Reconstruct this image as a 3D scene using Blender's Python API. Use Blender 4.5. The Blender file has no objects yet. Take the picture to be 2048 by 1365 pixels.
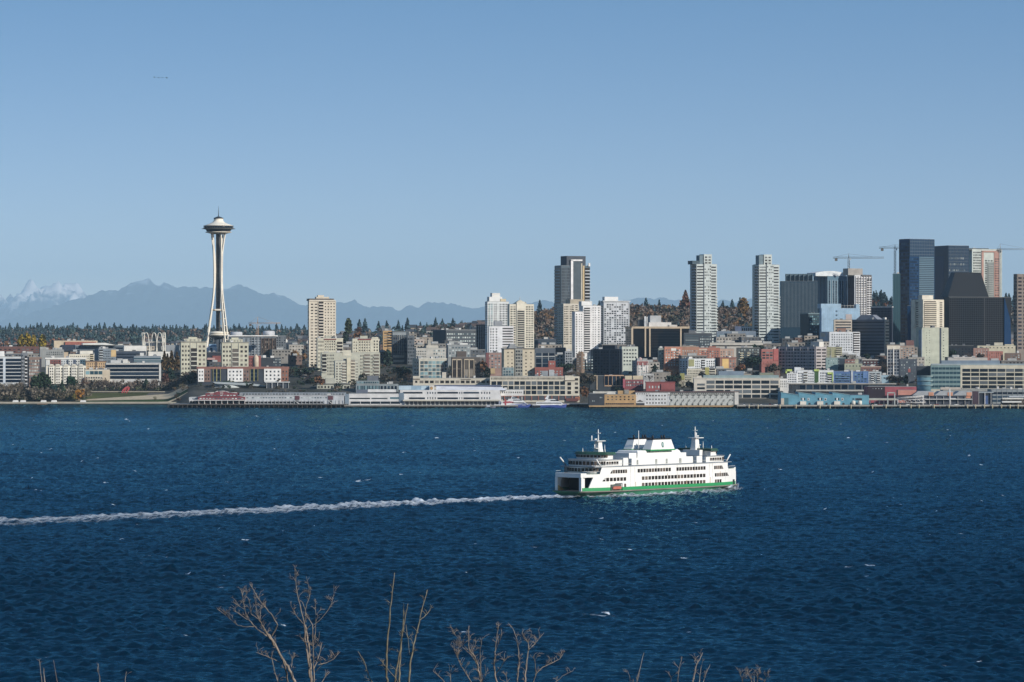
import bpy, math, random
import numpy as np
from math import radians as R
random.seed(7)
sc = bpy.context.scene
# ------------------------------------------------------------------ camera
F = 6690.0            # focal length in photograph pixels (photograph 2048 px wide)
CAMZ = 62.0           # viewpoint on the bluff, metres above the water
HZ = 690.0            # horizon row of the photograph
cd = bpy.data.cameras.new('camera')
cam = bpy.data.objects.new('camera', cd)
sc.collection.objects.link(cam)
cam.location = (0, 0, CAMZ)
cam.rotation_euler = (R(90), 0, 0)
cd.sensor_width = 36.0
cd.lens = F / 2048 * 36.0
cd.shift_y = (HZ - 682.5) / 2048
cd.clip_start = 1.0
cd.clip_end = 260000.0
sc.camera = cam
# ------------------------------------------------------------------ sky, sun, exposure
SUN_EL, SUN_AZ = 24.0, 50.0      # behind the viewer, to the right
wd = bpy.data.worlds.new('World'); sc.world = wd; wd.use_nodes = True
nt = wd.node_tree; nt.nodes.clear()
wo = nt.nodes.new('ShaderNodeOutputWorld'); bg = nt.nodes.new('ShaderNodeBackground')
sky = nt.nodes.new('ShaderNodeTexSky'); sky.sky_type = 'NISHITA'; sky.sun_disc = False
sky.sun_elevation = R(SUN_EL)
sky.sun_rotation = R(180 - SUN_AZ)
sky.altitude = 60; sky.air_density = 1.0; sky.dust_density = 0.8; sky.ozone_density = 3.0
tc = nt.nodes.new('ShaderNodeTexCoord'); mp = nt.nodes.new('ShaderNodeMapping')
mp.inputs['Scale'].default_value = (1, 1, 5.0)
mp.inputs['Location'].default_value = (0, 0, 0.025)
nt.links.new(tc.outputs['Generated'], mp.inputs['Vector']); nt.links.new(mp.outputs['Vector'], sky.inputs['Vector'])
wb = nt.nodes.new('ShaderNodeVectorMath'); wb.operation = 'MULTIPLY'; wb.inputs[1].default_value = (1.0, 1.12, 1.10)
# the air near the horizon is dustier and warmer than overhead
sx = nt.nodes.new('ShaderNodeSeparateXYZ'); nt.links.new(tc.outputs['Generated'], sx.inputs[0])
hr = nt.nodes.new('ShaderNodeMapRange'); hr.inputs['From Min'].default_value = 0.0; hr.inputs['From Max'].default_value = 0.11; nt.links.new(sx.outputs['Z'], hr.inputs['Value'])
hm = nt.nodes.new('ShaderNodeMix'); hm.data_type = 'RGBA'; hm.inputs[6].default_value = (1.40, .95, .70, 1); hm.inputs[7].default_value = (.90, 1.22, 1.26, 1)
nt.links.new(hr.outputs['Result'], hm.inputs[0]); nt.links.new(hm.outputs[2], wb.inputs[1])
nt.links.new(sky.outputs['Color'], wb.inputs[0]); nt.links.new(wb.outputs['Vector'], bg.inputs['Color']); nt.links.new(bg.outputs['Background'], wo.inputs['Surface'])
bg.inputs['Strength'].default_value = 0.135
sl = bpy.data.lights.new('sun', 'SUN'); so = bpy.data.objects.new('sun', sl); sc.collection.objects.link(so)
sl.energy = 4.1; sl.angle = R(0.53); sl.color = (1.0, 0.95, 0.88)
so.rotation_euler = (R(90 - SUN_EL), 0, R(SUN_AZ))
so.location = (0, 0, 2000)
sc.view_settings.view_transform = 'Standard'; sc.view_settings.look = 'None'
sc.view_settings.exposure = 0.3; sc.view_settings.gamma = 1.0
sc.cycles.max_bounces = 6; sc.cycles.diffuse_bounces = 2; sc.cycles.glossy_bounces = 3
sc.cycles.transparent_max_bounces = 12; sc.cycles.transmission_bounces = 4; sc.cycles.volume_bounces = 0
sc.cycles.caustics_reflective = False; sc.cycles.caustics_refractive = False
# ------------------------------------------------------------------ helpers
COL = sc.collection
def fx(px): return (px - 1024.0) / F
def X(px, D): return fx(px) * D
def Z(py, D): return CAMZ - (py - HZ) / F * D
def tag(o, label=None, cat=None, group=None, kind=None):
    if label: o['label'] = label
    if cat: o['category'] = cat
    if group: o['group'] = group
    if kind: o['kind'] = kind
    return o
def empty(name, loc, rz=0.0):
    o = bpy.data.objects.new(name, None); o.location = loc; o.rotation_euler = (0, 0, rz)
    o.empty_display_size = 1.0; COL.objects.link(o); return o
def link(name, me, parent=None, loc=(0, 0, 0), rot=None):
    o = bpy.data.objects.new(name, me); COL.objects.link(o)
    if parent is not None: o.parent = parent
    o.location = loc
    if rot is not None: o.rotation_euler = rot
    return o
class MB:
    """collects boxes, prisms, tubes and lathes; build() links them as one mesh object"""
    def __init__(s): s.v = []; s.f = []; s.m = []; s.cur = 0; s.sm = []
    def mat(s, i): s.cur = i; return s
    def add(s, vs, fs, smooth=False):
        b = len(s.v); s.v += [tuple(v) for v in vs]
        s.f += [tuple(b + i for i in f) for f in fs]; s.m += [s.cur] * len(fs); s.sm += [smooth] * len(fs)
        return s
    def box(s, x0, x1, y0, y1, z0, z1):
        return s.add([(x0,y0,z0),(x1,y0,z0),(x1,y1,z0),(x0,y1,z0),(x0,y0,z1),(x1,y0,z1),(x1,y1,z1),(x0,y1,z1)],
                     [(0,3,2,1),(4,5,6,7),(0,1,5,4),(1,2,6,5),(2,3,7,6),(3,0,4,7)])
    def prism(s, poly, axis, a, b):
        """poly: 2-d outline, extruded along axis from a to b"""
        n = len(poly)
        def p(u, v, w):
            return (w,u,v) if axis == 'x' else ((u,w,v) if axis == 'y' else (u,v,w))
        vs = [p(u, v, a) for u, v in poly] + [p(u, v, b) for u, v in poly]
        fs = [tuple(range(n)), tuple(range(2*n-1, n-1, -1))]
        fs += [(i, n+i, n+(i+1) % n, (i+1) % n) for i in range(n)]
        return s.add(vs, fs)
    def loft(s, rings, cap=True, smooth=False, closed=True):
        n = len(rings[0]); vs = [p for r in rings for p in r]; fs = []
        for k in range(len(rings)-1):
            for i in range(n if closed else n-1):
                j = (i+1) % n
                fs.append((k*n+i, k*n+j, (k+1)*n+j, (k+1)*n+i))
        s.add(vs, fs, smooth)
        if cap and closed:
            b = len(s.v) - len(vs)
            s.f.append(tuple(b+i for i in range(n-1, -1, -1))); s.m.append(s.cur); s.sm.append(False)
            s.f.append(tuple(b+len(vs)-n+i for i in range(n))); s.m.append(s.cur); s.sm.append(False)
        return s
    def lathe(s, prof, cx=0, cy=0, n=24, smooth=True):
        return s.loft([[(cx+r*math.cos(2*math.pi*i/n), cy+r*math.sin(2*math.pi*i/n), z) for i in range(n)] for r, z in prof], True, smooth)
    def tube(s, pts, rad, n=6, smooth=True):
        if not hasattr(rad, '__len__'): rad = [rad]*len(pts)
        P = [np.array(p, float) for p in pts]; rings = []
        for i, p in enumerate(P):
            t = P[min(i+1, len(P)-1)] - P[max(i-1, 0)]; t = t/(np.linalg.norm(t)+1e-9)
            a = np.cross(t, (0, 0, 1.0)); 
            if np.linalg.norm(a) < 1e-3: a = np.cross(t, (0, 1.0, 0))
            a /= np.linalg.norm(a); b = np.cross(t, a)
            rings.append([tuple(p + rad[i]*(a*math.cos(2*math.pi*k/n) + b*math.sin(2*math.pi*k/n))) for k in range(n)])
        return s.loft(rings, True, smooth)
    def mesh(s, name, mats):
        me = bpy.data.meshes.new(name); me.from_pydata(s.v, [], s.f)
        for m in (mats if isinstance(mats, (list, tuple)) else [mats]): me.materials.append(m)
        me.polygons.foreach_set('material_index', s.m); me.polygons.foreach_set('use_smooth', s.sm)
        me.update(); return me
    def build(s, name, mats, parent=None, loc=(0, 0, 0), rot=None):
        return link(name, s.mesh(name, mats), parent, loc, rot)
def np_mesh(name, V, Q, mat, smooth=True, tint=None):
    """mesh from numpy vertices and faces (all of one size)"""
    me = bpy.data.meshes.new(name); k = Q.shape[1]
    me.vertices.add(len(V)); me.vertices.foreach_set('co', np.ascontiguousarray(V, dtype=np.float32).ravel())
    me.loops.add(Q.size); me.loops.foreach_set('vertex_index', np.ascontiguousarray(Q, dtype=np.int32).ravel())
    me.polygons.add(len(Q)); me.polygons.foreach_set('loop_start', np.arange(len(Q), dtype=np.int32)*k)
    me.polygons.foreach_set('loop_total', np.full(len(Q), k, dtype=np.int32))
    me.update(calc_edges=True)
    if smooth: me.polygons.foreach_set('use_smooth', np.ones(len(Q), dtype=bool))
    if tint is not None:
        at = me.attributes.new('tint', 'FLOAT_COLOR', 'POINT')
        at.data.foreach_set('color', np.ascontiguousarray(np.c_[tint, np.ones(len(tint))], dtype=np.float32).ravel())
    me.materials.append(mat); return me
# ------------------------------------------------------------------ materials
MATS = {}
def srgb(h):
    c = [int(h[i:i+2], 16)/255 for i in (0, 2, 4)]
    return tuple(x/12.92 if x <= .04045 else ((x+.055)/1.055)**2.4 for x in c)
def mat_nodes(name):
    m = bpy.data.materials.new(name); m.use_nodes = True
    return m, m.node_tree, m.node_tree.nodes['Principled BSDF']
def paint(name, rgb, rough=.7, var=.10, scale=.12, metallic=0.0, spec=.35):
    """plain wall / metal colour, a little uneven with weathering"""
    if name in MATS: return MATS[name]
    m, t, b = mat_nodes(name)
    if isinstance(rgb, str): rgb = srgb(rgb)
    b.inputs['Roughness'].default_value = rough; b.inputs['Metallic'].default_value = metallic
    b.inputs['Specular IOR Level'].default_value = spec
    co = t.nodes.new('ShaderNodeTexCoord'); n = t.nodes.new('ShaderNodeTexNoise')
    n.inputs['Scale'].default_value = scale; n.inputs['Detail'].default_value = 5
    r = t.nodes.new('ShaderNodeMapRange'); r.inputs['To Min'].default_value = 1-var*1.6; r.inputs['To Max'].default_value = 1+var*1.2
    r.inputs['From Min'].default_value = .25; r.inputs['From Max'].default_value = .75
    x = t.nodes.new('ShaderNodeVectorMath'); x.operation = 'SCALE'; x.inputs[0].default_value = rgb
    t.links.new(co.outputs['Object'], n.inputs['Vector']); t.links.new(n.outputs['Fac'], r.inputs['Value'])
    t.links.new(r.outputs['Result'], x.inputs['Scale']); t.links.new(x.outputs['Vector'], b.inputs['Base Color'])
    MATS[name] = m; return m
def glass(name, dark, light, bias=.5, rough=.18, metallic=0.0, spec=.25):
    """window panes: dark glass, each pane with its own blind or curtain tone"""
    if name in MATS: return MATS[name]
    m, t, b = mat_nodes(name)
    b.inputs['Roughness'].default_value = rough; b.inputs['Metallic'].default_value = metallic
    b.inputs['Specular IOR Level'].default_value = spec
    oi = t.nodes.new('ShaderNodeObjectInfo'); gi = t.nodes.new('ShaderNodeNewGeometry')
    a = t.nodes.new('ShaderNodeMath'); a.operation = 'ADD'; f = t.nodes.new('ShaderNodeMath'); f.operation = 'FRACT'
    cr = t.nodes.new('ShaderNodeValToRGB'); e = cr.color_ramp.elements
    e[0].position = bias; e[0].color = (*srgb(dark), 1); e[1].position = 1.0; e[1].color = (*srgb(light), 1)
    t.links.new(oi.outputs['Random'], a.inputs[0]); t.links.new(gi.outputs['Random Per Island'], a.inputs[1])
    t.links.new(a.outputs[0], f.inputs[0]); t.links.new(f.outputs[0], cr.inputs['Fac'])
    t.links.new(cr.outputs['Color'], b.inputs['Base Color'])
    MATS[name] = m; return m
def tintmat(name, rough=.85, spec=.15, lo=.6, hi=1.45):
    """vegetation: every plant carries its colour, far conifers with haze mixed in, as a vertex attribute, leaves vary a little"""
    if name in MATS: return MATS[name]
    m, t, b = mat_nodes(name)
    b.inputs['Roughness'].default_value = rough; b.inputs['Specular IOR Level'].default_value = spec
    at = t.nodes.new('ShaderNodeAttribute'); at.attribute_name = 'tint'
    gi = t.nodes.new('ShaderNodeNewGeometry'); r = t.nodes.new('ShaderNodeMapRange')
    r.inputs['To Min'].default_value = lo; r.inputs['To Max'].default_value = hi
    x = t.nodes.new('ShaderNodeVectorMath'); x.operation = 'SCALE'
    t.links.new(gi.outputs['Random Per Island'], r.inputs['Value'])
    t.links.new(at.outputs['Color'], x.inputs[0]); t.links.new(r.outputs['Result'], x.inputs['Scale'])
    t.links.new(x.outputs['Vector'], b.inputs['Base Color'])
    MATS[name] = m; return m
# ------------------------------------------------------------------ ground
def lerp_tab(tab, x):
    return np.interp(x, [t[0] for t in tab], [t[1] for t in tab])
RAMP = [(0,-6),(3300,-6),(3335,-5),(3345,2.6),(3420,4),(3480,14),(3600,25),(3750,35),(4000,44),(4300,48)]
RAMP_W = [(0,-6),(3300,-6),(3474,-5),(3484,2.2),(3500,3),(3560,11),(3620,17),(3750,30),(4000,40),(4300,44)]
# (photo column, distance of the hill crest, crest height in metres)
CREST_PX = [-1500, 0, 300, 600, 700, 850, 1000, 1090, 1250, 1380, 1500, 1750, 2000, 3500]
CREST_D  = [7000,7000,7000,6800,6000,5600,5500, 5300, 5200, 5200, 5200, 5200, 5200, 5200]
CREST_Z  = [  84,  84,  84,  80,  82,  86,  92,  106,  112,  110,  108,  124,  112,  100]
def hgt(x, y):
    x = np.asarray(x, float); y = np.asarray(y, float)
    px = 1024 + F*x/np.maximum(y, 1)
    w = np.clip((px - 330)/60, 0, 1)
    w = w*w*(3-2*w)
    base = (1-w)*lerp_tab(RAMP_W, y) + w*lerp_tab(RAMP, y)
    cD = np.interp(px, CREST_PX, CREST_D); cZ = np.interp(px, CREST_PX, CREST_Z)
    t = np.clip((y-4300)/(cD-4300), 0, 1); t = t*t*(3-2*t)
    h = np.where(y > 4300, base + (cZ-base)*t, base)
    back = np.clip((y-cD)/2500, 0, 1); back = back*back*(3-2*back)
    h = np.where(y > cD, cZ + (30-cZ)*back, h)
    # bluff below the viewpoint, on the near side of the water
    near = np.where(y < 260, np.maximum(60.2 - 0.36*np.maximum(y, -40)*(1+0*x), -6), -6)
    near = np.where(y < 0, 60.2, near)
    return np.where(y < 1000, near, h)
def ground():
    ys = np.r_[np.linspace(-400, 0, 5), np.linspace(5, 260, 30), [600, 1500, 2800], np.linspace(3280, 3760, 97), np.linspace(3780, 4600, 50),
               np.linspace(4650, 7600, 80), np.linspace(7800, 10000, 20), [14000, 20000, 30000, 45000, 140000]]
    us = np.r_[np.linspace(-1.2, -.2, 8)[:-1], np.linspace(-.2, .2, 161), np.linspace(.2, 1.2, 8)[1:]]
    W = np.maximum(ys, 350)
    Xg = us[None, :]*W[:, None]; Yg = np.repeat(ys[:, None], len(us), 1)
    H = hgt(Xg, Yg)
    rng = np.random.RandomState(3); H = H + np.where((Yg > 3800) | (Yg < 250), rng.randn(*H.shape)*.35, 0)
    V = np.c_[Xg.ravel(), Yg.ravel(), H.ravel()]
    n, m = len(ys), len(us); i = np.arange((n-1)*m).reshape(n-1, m)[:, :-1].ravel()
    Q = np.c_[i, i+1, i+m+1, i+m]
    m_, t, b = mat_nodes('ground'); b.inputs['Roughness'].default_value = .95; b.inputs['Specular IOR Level'].default_value = .1
    co = t.nodes.new('ShaderNodeTexCoord'); n1 = t.nodes.new('ShaderNodeTexNoise'); n1.inputs['Scale'].default_value = .02; n1.inputs['Detail'].default_value = 8
    cr = t.nodes.new('ShaderNodeValToRGB'); cr.color_ramp.elements[0].position = .35; cr.color_ramp.elements[1].position = .68
    cr.color_ramp.elements[0].color = (.030, .034, .026, 1); cr.color_ramp.elements[1].color = (.11, .102, .088, 1)
    t.links.new(co.outputs['Object'], n1.inputs['Vector']); t.links.new(n1.outputs['Fac'], cr.inputs['Fac']); t.links.new(cr.outputs['Color'], b.inputs['Base Color'])
    tag(link('ground', np_mesh('ground', V, Q, m_)), kind='structure')
ground()
# ------------------------------------------------------------------ mountains
def fbm(x, y, seed, oct=6, base=1.0, ridged=False):
    rng = np.random.RandomState(seed); out = np.zeros_like(x); a = 1.0; f = base; tot = 0
    for o in range(oct):
        for k in range(3):
            th = rng.rand()*6.283; ph = rng.rand()*6.283
            w = np.sin((x*math.cos(th)+y*math.sin(th))*f*(1+.35*rng.rand()) + ph + 1.7*np.sin((x*math.sin(th)-y*math.cos(th))*f*.63+ph*2))
            out += a*((1-2*np.abs(w)) if ridged else w)/3
        tot += a; a *= .5; f *= 2.05
    return out/tot
def mountains(name, label, D, prof, depth, mat, seed, rough, jag, fine, u0=-.22, u1=.22, nu=640, nv=90):
    us = np.linspace(u0, u1, nu); vs = np.linspace(-1, 1, nv)
    px = 1024 + F*us
    zc = CAMZ - (np.interp(px, [p[0] for p in prof], [p[1] for p in prof]) - HZ)/F*D
    zc = zc + jag*(fbm(us*60, us*0, seed+9, 6, 3.0, True) - .05)
    U, Vv = np.meshgrid(us, vs)
    Y = D + Vv*depth; Xm = U*D
    fall = np.clip(1-np.abs(Vv)**1.25, 0, 1)
    n = fbm(Xm/1000, Y/1000, seed, 6, .4, True)
    H = 10 + (zc[None, :]-10)*fall + rough*n*np.clip(1-fall, .02, 1)*np.clip(fall*3, 0, 1) + rough*fine*3*fbm(Xm/1000, Y/1000, seed+5, 6, 2.2, True)*np.clip(fall*2, 0, 1)
    Vt = np.c_[Xm.ravel(), Y.ravel(), H.ravel()]
    i = np.arange((nv-1)*nu).reshape(nv-1, nu)[:, :-1].ravel()
    o = link(name, np_mesh(name, Vt, np.c_[i, i+1, i+nu+1, i+nu], mat)); tag(o, label, kind='structure')
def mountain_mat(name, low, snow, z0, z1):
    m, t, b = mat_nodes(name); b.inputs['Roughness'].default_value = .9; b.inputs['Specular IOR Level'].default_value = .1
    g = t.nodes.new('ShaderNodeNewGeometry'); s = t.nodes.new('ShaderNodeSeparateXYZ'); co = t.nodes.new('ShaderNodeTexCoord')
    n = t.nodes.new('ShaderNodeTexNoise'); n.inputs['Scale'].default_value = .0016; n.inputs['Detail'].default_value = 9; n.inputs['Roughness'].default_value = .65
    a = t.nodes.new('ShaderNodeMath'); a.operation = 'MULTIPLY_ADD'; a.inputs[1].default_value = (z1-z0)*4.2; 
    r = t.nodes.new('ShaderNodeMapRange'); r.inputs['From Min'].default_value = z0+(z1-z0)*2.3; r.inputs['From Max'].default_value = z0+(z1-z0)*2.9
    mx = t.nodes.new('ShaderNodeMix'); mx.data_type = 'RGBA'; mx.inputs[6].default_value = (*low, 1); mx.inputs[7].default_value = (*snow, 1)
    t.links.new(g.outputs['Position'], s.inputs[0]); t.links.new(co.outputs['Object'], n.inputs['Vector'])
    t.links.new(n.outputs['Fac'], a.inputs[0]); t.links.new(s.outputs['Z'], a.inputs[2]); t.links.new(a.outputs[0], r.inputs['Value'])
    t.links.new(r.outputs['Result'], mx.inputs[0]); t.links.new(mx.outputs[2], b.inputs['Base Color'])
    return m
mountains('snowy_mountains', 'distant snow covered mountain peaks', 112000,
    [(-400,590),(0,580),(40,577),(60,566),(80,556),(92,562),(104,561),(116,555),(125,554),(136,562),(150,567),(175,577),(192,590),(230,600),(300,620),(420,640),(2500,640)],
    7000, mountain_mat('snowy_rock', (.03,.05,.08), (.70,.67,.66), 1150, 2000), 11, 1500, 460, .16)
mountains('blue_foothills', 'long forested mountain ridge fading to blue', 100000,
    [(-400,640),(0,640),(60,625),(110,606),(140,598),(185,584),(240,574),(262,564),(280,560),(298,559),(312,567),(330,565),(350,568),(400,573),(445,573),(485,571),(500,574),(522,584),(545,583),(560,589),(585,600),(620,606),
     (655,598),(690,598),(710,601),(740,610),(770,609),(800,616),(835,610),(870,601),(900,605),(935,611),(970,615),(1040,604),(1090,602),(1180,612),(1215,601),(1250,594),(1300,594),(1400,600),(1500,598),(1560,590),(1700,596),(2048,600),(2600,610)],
    7800, mountain_mat('hazed_forest_rock', (.018,.038,.055), (.33,.37,.42), 1650, 2450), 23, 1500, 60, .05)  # bluish base colour carries part of the distance haze
# ------------------------------------------------------------------ water
rngw = np.random.RandomState(5)
WAVES = []
for lam, amp, cnt in ((38, .04, 3), (21, .05, 5), (13, .06, 7), (8.5, .068, 10), (5.5, .068, 12), (3.6, .052, 14), (2.4, .034, 14)):
    for k in range(cnt):
        th = R(62) + rngw.randn()*.55            # wind from the south
        l = lam*(.8+.45*rngw.rand()); WAVES.append((2*math.pi/l*math.cos(th), 2*math.pi/l*math.sin(th), amp*(.6+.7*rngw.rand()), rngw.rand()*6.283))
def wave(x, y):
    h = np.zeros_like(x)
    for kx, ky, a, p in WAVES: h += a*np.sin(kx*x+ky*y+p)
    gust = .8 + .6*fbm(x/300, y/300, 77, 4, 3.0)
    return (h + .35*h*np.abs(h))*gust*1.1
def water_mat():
    m = bpy.data.materials.new('sea_water'); m.use_nodes = True; t = m.node_tree; t.nodes.clear()
    out = t.nodes.new('ShaderNodeOutputMaterial'); mx = t.nodes.new('ShaderNodeMixShader')
    df = t.nodes.new('ShaderNodeBsdfDiffuse'); df.inputs['Color'].default_value = (.0011, .0132, .0285, 1)
    gl = t.nodes.new('ShaderNodeBsdfGlossy'); gl.inputs['Color'].default_value = (.215, .60, .775, 1); gl.inputs['Roughness'].default_value = .08
    fr = t.nodes.new('ShaderNodeFresnel'); fr.inputs['IOR'].default_value = 1.33
    mr = t.nodes.new('ShaderNodeMapRange'); mr.inputs['From Max'].default_value = 1.0; mr.inputs['To Max'].default_value = .59
    co = t.nodes.new('ShaderNodeTexCoord')
    n1 = t.nodes.new('ShaderNodeTexNoise'); n1.inputs['Scale'].default_value = .75; n1.inputs['Detail'].default_value = 6; n1.inputs['Roughness'].default_value = .62
    n2 = t.nodes.new('ShaderNodeTexNoise'); n2.inputs['Scale'].default_value = .22; n2.inputs['Detail'].default_value = 4
    ad = t.nodes.new('ShaderNodeMath'); ad.operation = 'MULTIPLY_ADD'; ad.inputs[1].default_value = 2.0
    bp = t.nodes.new('ShaderNodeBump'); bp.inputs['Strength'].default_value = .5; bp.inputs['Distance'].default_value = .55
    t.links.new(co.outputs['Object'], n1.inputs['Vector']); t.links.new(co.outputs['Object'], n2.inputs['Vector'])
    t.links.new(n2.outputs['Fac'], ad.inputs[0]); t.links.new(n1.outputs['Fac'], ad.inputs[2]); t.links.new(ad.outputs[0], bp.inputs['Height'])
    # gusts: lanes of rougher and smoother water
    n3 = t.nodes.new('ShaderNodeTexNoise'); n3.inputs['Scale'].default_value = .006; n3.inputs['Detail'].default_value = 3
    m3 = t.nodes.new('ShaderNodeMapRange'); m3.inputs['From Min'].default_value = .35; m3.inputs['From Max'].default_value = .65; m3.inputs['To Min'].default_value = .30; m3.inputs['To Max'].default_value = .62
    t.links.new(co.outputs['Object'], n3.inputs['Vector']); t.links.new(n3.outputs['Fac'], m3.inputs['Value']); t.links.new(m3.outputs['Result'], bp.inputs['Strength'])
    for n in (fr, gl): t.links.new(bp.outputs['Normal'], n.inputs['Normal'])
    t.links.new(fr.outputs['Fac'], mr.inputs['Value']); t.links.new(mr.outputs['Result'], mx.inputs['Fac'])
    t.links.new(df.outputs['BSDF'], mx.inputs[1]); t.links.new(gl.outputs['BSDF'], mx.inputs[2]); t.links.new(mx.outputs['Shader'], out.inputs['Surface'])
    return m
def polar(rs, us, zfun):
    U, Rr = np.meshgrid(us, rs); Xw = U*Rr; Yw = Rr+0*U
    V = np.c_[Xw.ravel(), Yw.ravel(), zfun(Xw, Yw).ravel()]
    n, m = len(rs), len(us); i = np.arange((n-1)*m).reshape(n-1, m)[:, :-1].ravel()
    return V, np.c_[i, i+1, i+m+1, i+m]
def water():
    rs = [480.0]
    while rs[-1] < 3600: rs.append(rs[-1] + max(.8, rs[-1]**2/(F*CAMZ)*.5))
    rs = np.array(rs); us = np.linspace(-.25, .25, 1000)
    def zf(x, y):
        e = np.clip((.25-np.abs(x/y))/.02, 0, 1)*np.clip((y-480)/40, 0, 1)*np.clip((3590-y)/200, 0.15, 1)
        return wave(x, y)*e
    V1, Q1 = polar(rs, us, zf)
    flat = lambda x, y: 0*x
    parts = [(V1, Q1), polar(np.r_[np.linspace(60, 480, 12)], np.linspace(-.25, .25, 11), flat),
             polar(np.r_[np.linspace(60, 3600, 24)], np.linspace(-1.3, -.25, 12), flat), polar(np.r_[np.linspace(60, 3600, 24)], np.linspace(.25, 1.3, 12), flat)]
    V = np.concatenate([p[0] for p in parts]); off = 0; Q = []
    for v, q in parts: Q.append(q+off); off += len(v)
    tag(link('water', np_mesh('water', V, np.concatenate(Q), water_mat())), kind='structure')
    print('water verts', len(V))
water()
# ------------------------------------------------------------------ buildings: builder
def col(h, rough=.75, var=.13):
    c = np.array(srgb(h)); g = float(c.mean()); k = float(c.max()-c.min())/max(.02, float(c.max()))
    c = (g + (c-g)*(.86-.22*k))*.80                  # weathered outdoor paint: duller than a fresh swatch
    return paint('paint_'+h, tuple(c), rough, var, .15)
GL = glass('window_glass', '1c2329', '6f7476', .55, .2)
GLB = glass('window_glass_brown', '2b2826', '8a8378', .6, .25)
GLN = glass('window_glass_navy', '0e1b2a', '344656', .6, .12, 0, .15)
GLT = glass('window_glass_teal', '2c4650', '7fa0a6', .5, .12)
GLL = glass('window_glass_light', '4a5a60', 'c4cdc8', .3, .2)
def towerglass(name, hexc, rough=.12, metallic=.0):
    metallic = 0.0
    m = glass(name, hexc, hexc, .5, rough, metallic, .06); return m
ROOFC = col('8b8c88')
WINM = {}
def winmesh(w, h, m, nm='window'):
    k = (round(w, 1), round(h, 1), m.name, nm)
    if k not in WINM:
        WINM[k] = MB().box(-k[0]/2, k[0]/2, -.10, .06, -k[1]/2, k[1]/2).mesh(nm, m)
    return WINM[k]
NB = [0]
class Bld:
    def __init__(s, name, label, D, x0, x1, yt, wall='c8c0b0', xs=None, side='L', psi=None, T=None, yb=None, cat='building', roof=None, group=None, body='wall', units=None):
        NB[0] += 1; s.rng = random.Random(NB[0]*13+1)
        s.D = D; s.side = side
        if xs is None:
            xc = x0; s.psi = -math.atan(fx((x0+x1)/2)) + R(2.5) if psi is None else R(psi); s.side = 'L'
        else:
            xc = xs; s.psi = R(psi if psi is not None else (20 if side == 'L' else -20))
        s.c, s.sn = math.cos(s.psi), math.sin(s.psi); s.X0 = X(xc, D)
        fx0, fx1 = (xc, x1) if s.side == 'L' else (x0, xc)
        s.fx0, s.fx1 = fx0, fx1
        s.L0, s.L1 = s.lx(fx0), s.lx(fx1)
        if T is None:
            T = s.ly(x0 if s.side == 'L' else x1) if xs is not None else min(26, max(8, (s.L1-s.L0)*.9))
        s.T = T; s.W = s.L1 - s.L0
        s.Dm = D + (s.L0+s.L1)/2*s.sn
        gx = [s.X0 + u*s.c - v*s.sn for u in (s.L0, s.L1) for v in (0, T)]; gy = [D + u*s.sn + v*s.c for u in (s.L0, s.L1) for v in (0, T)]
        g = hgt(np.array(gx), np.array(gy)); s.zg = float(np.clip(g.min(), 1.5, None)) if yb is None else Z(yb, s.Dm)
        s.root = empty(name, (s.X0, D, s.zg), s.psi)
        tag(s.root, label, cat, group)
        s.wall = col(wall) if isinstance(wall, str) else wall
        s.H = s.z(yt); s.yt = yt
        base = -3.0 if yb is None else 0.0
        MB().box(s.L0, s.L1, 0, T, base, s.H).build(body, s.wall, s.root)
        s.roofm = roof if roof is None or not isinstance(roof, str) else col(roof)
        MB().box(s.L0+.4, s.L1-.4, .4, T-.4, s.H, s.H+.35).build('roof', s.roofm or ROOFC, s.root)
        s.wins = []; s.units = units
    def lx(s, px): a = fx(px); return (a*s.D - s.X0)/(s.c - a*s.sn)
    def ly(s, px): a = fx(px); return (s.X0 - a*s.D)/(s.sn + a*s.c)
    def z(s, py): return Z(py, getattr(s, 'Dm', s.D)) - s.zg
    def uv(s, face, px): return s.lx(px) if face == 'F' else s.ly(px)
    def fr(s, face, x0, x1):
        if x0 is None: x0 = s.fx0 if face == 'F' else None
        if x1 is None: x1 = s.fx1 if face == 'F' else None
        if face == 'S' and x0 is None: return 0.0, s.T
        a, b = s.uv(face, x0), s.uv(face, x1); return min(a, b), max(a, b)
    def place(s, face, u, out):
        """local point on a face; out = metres in front of the wall"""
        if face == 'F': return (u, -out)
        return (-out, u) if s.side == 'L' else (out, u)
    def rot(s, face): return None if face == 'F' else ((0, 0, R(-90)) if s.side == 'L' else (0, 0, R(90)))
    def fbox(s, face, u0, u1, z0, z1, out, inn, mb=None):
        mb = mb or MB()
        if face == 'F': mb.box(u0, u1, -out, inn, z0, z1)
        elif s.side == 'L': mb.box(-out, inn, u0, u1, z0, z1)
        else: mb.box(-inn, out, u0, u1, z0, z1)
        return mb
    def win(s, rows, cols, x0=None, x1=None, y0=None, y1=None, wf=.55, hf=.55, m=None, face='F', name='window', skip=0.0, out=0.0):
        u0, u1 = s.fr(face, x0, x1); z1 = s.z(y0) if y0 is not None else s.H-1.0; z0 = s.z(y1)
        du, dz = (u1-u0)/cols, (z1-z0)/rows
        for r in range(rows):
            for c in range(cols):
                if skip and s.rng.random() < skip: continue
                s.wins.append((face, u0+(c+.5)*du, z1-(r+.5)*dz, du*wf, dz*hf, m or GL, name, out))
        return s
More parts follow.
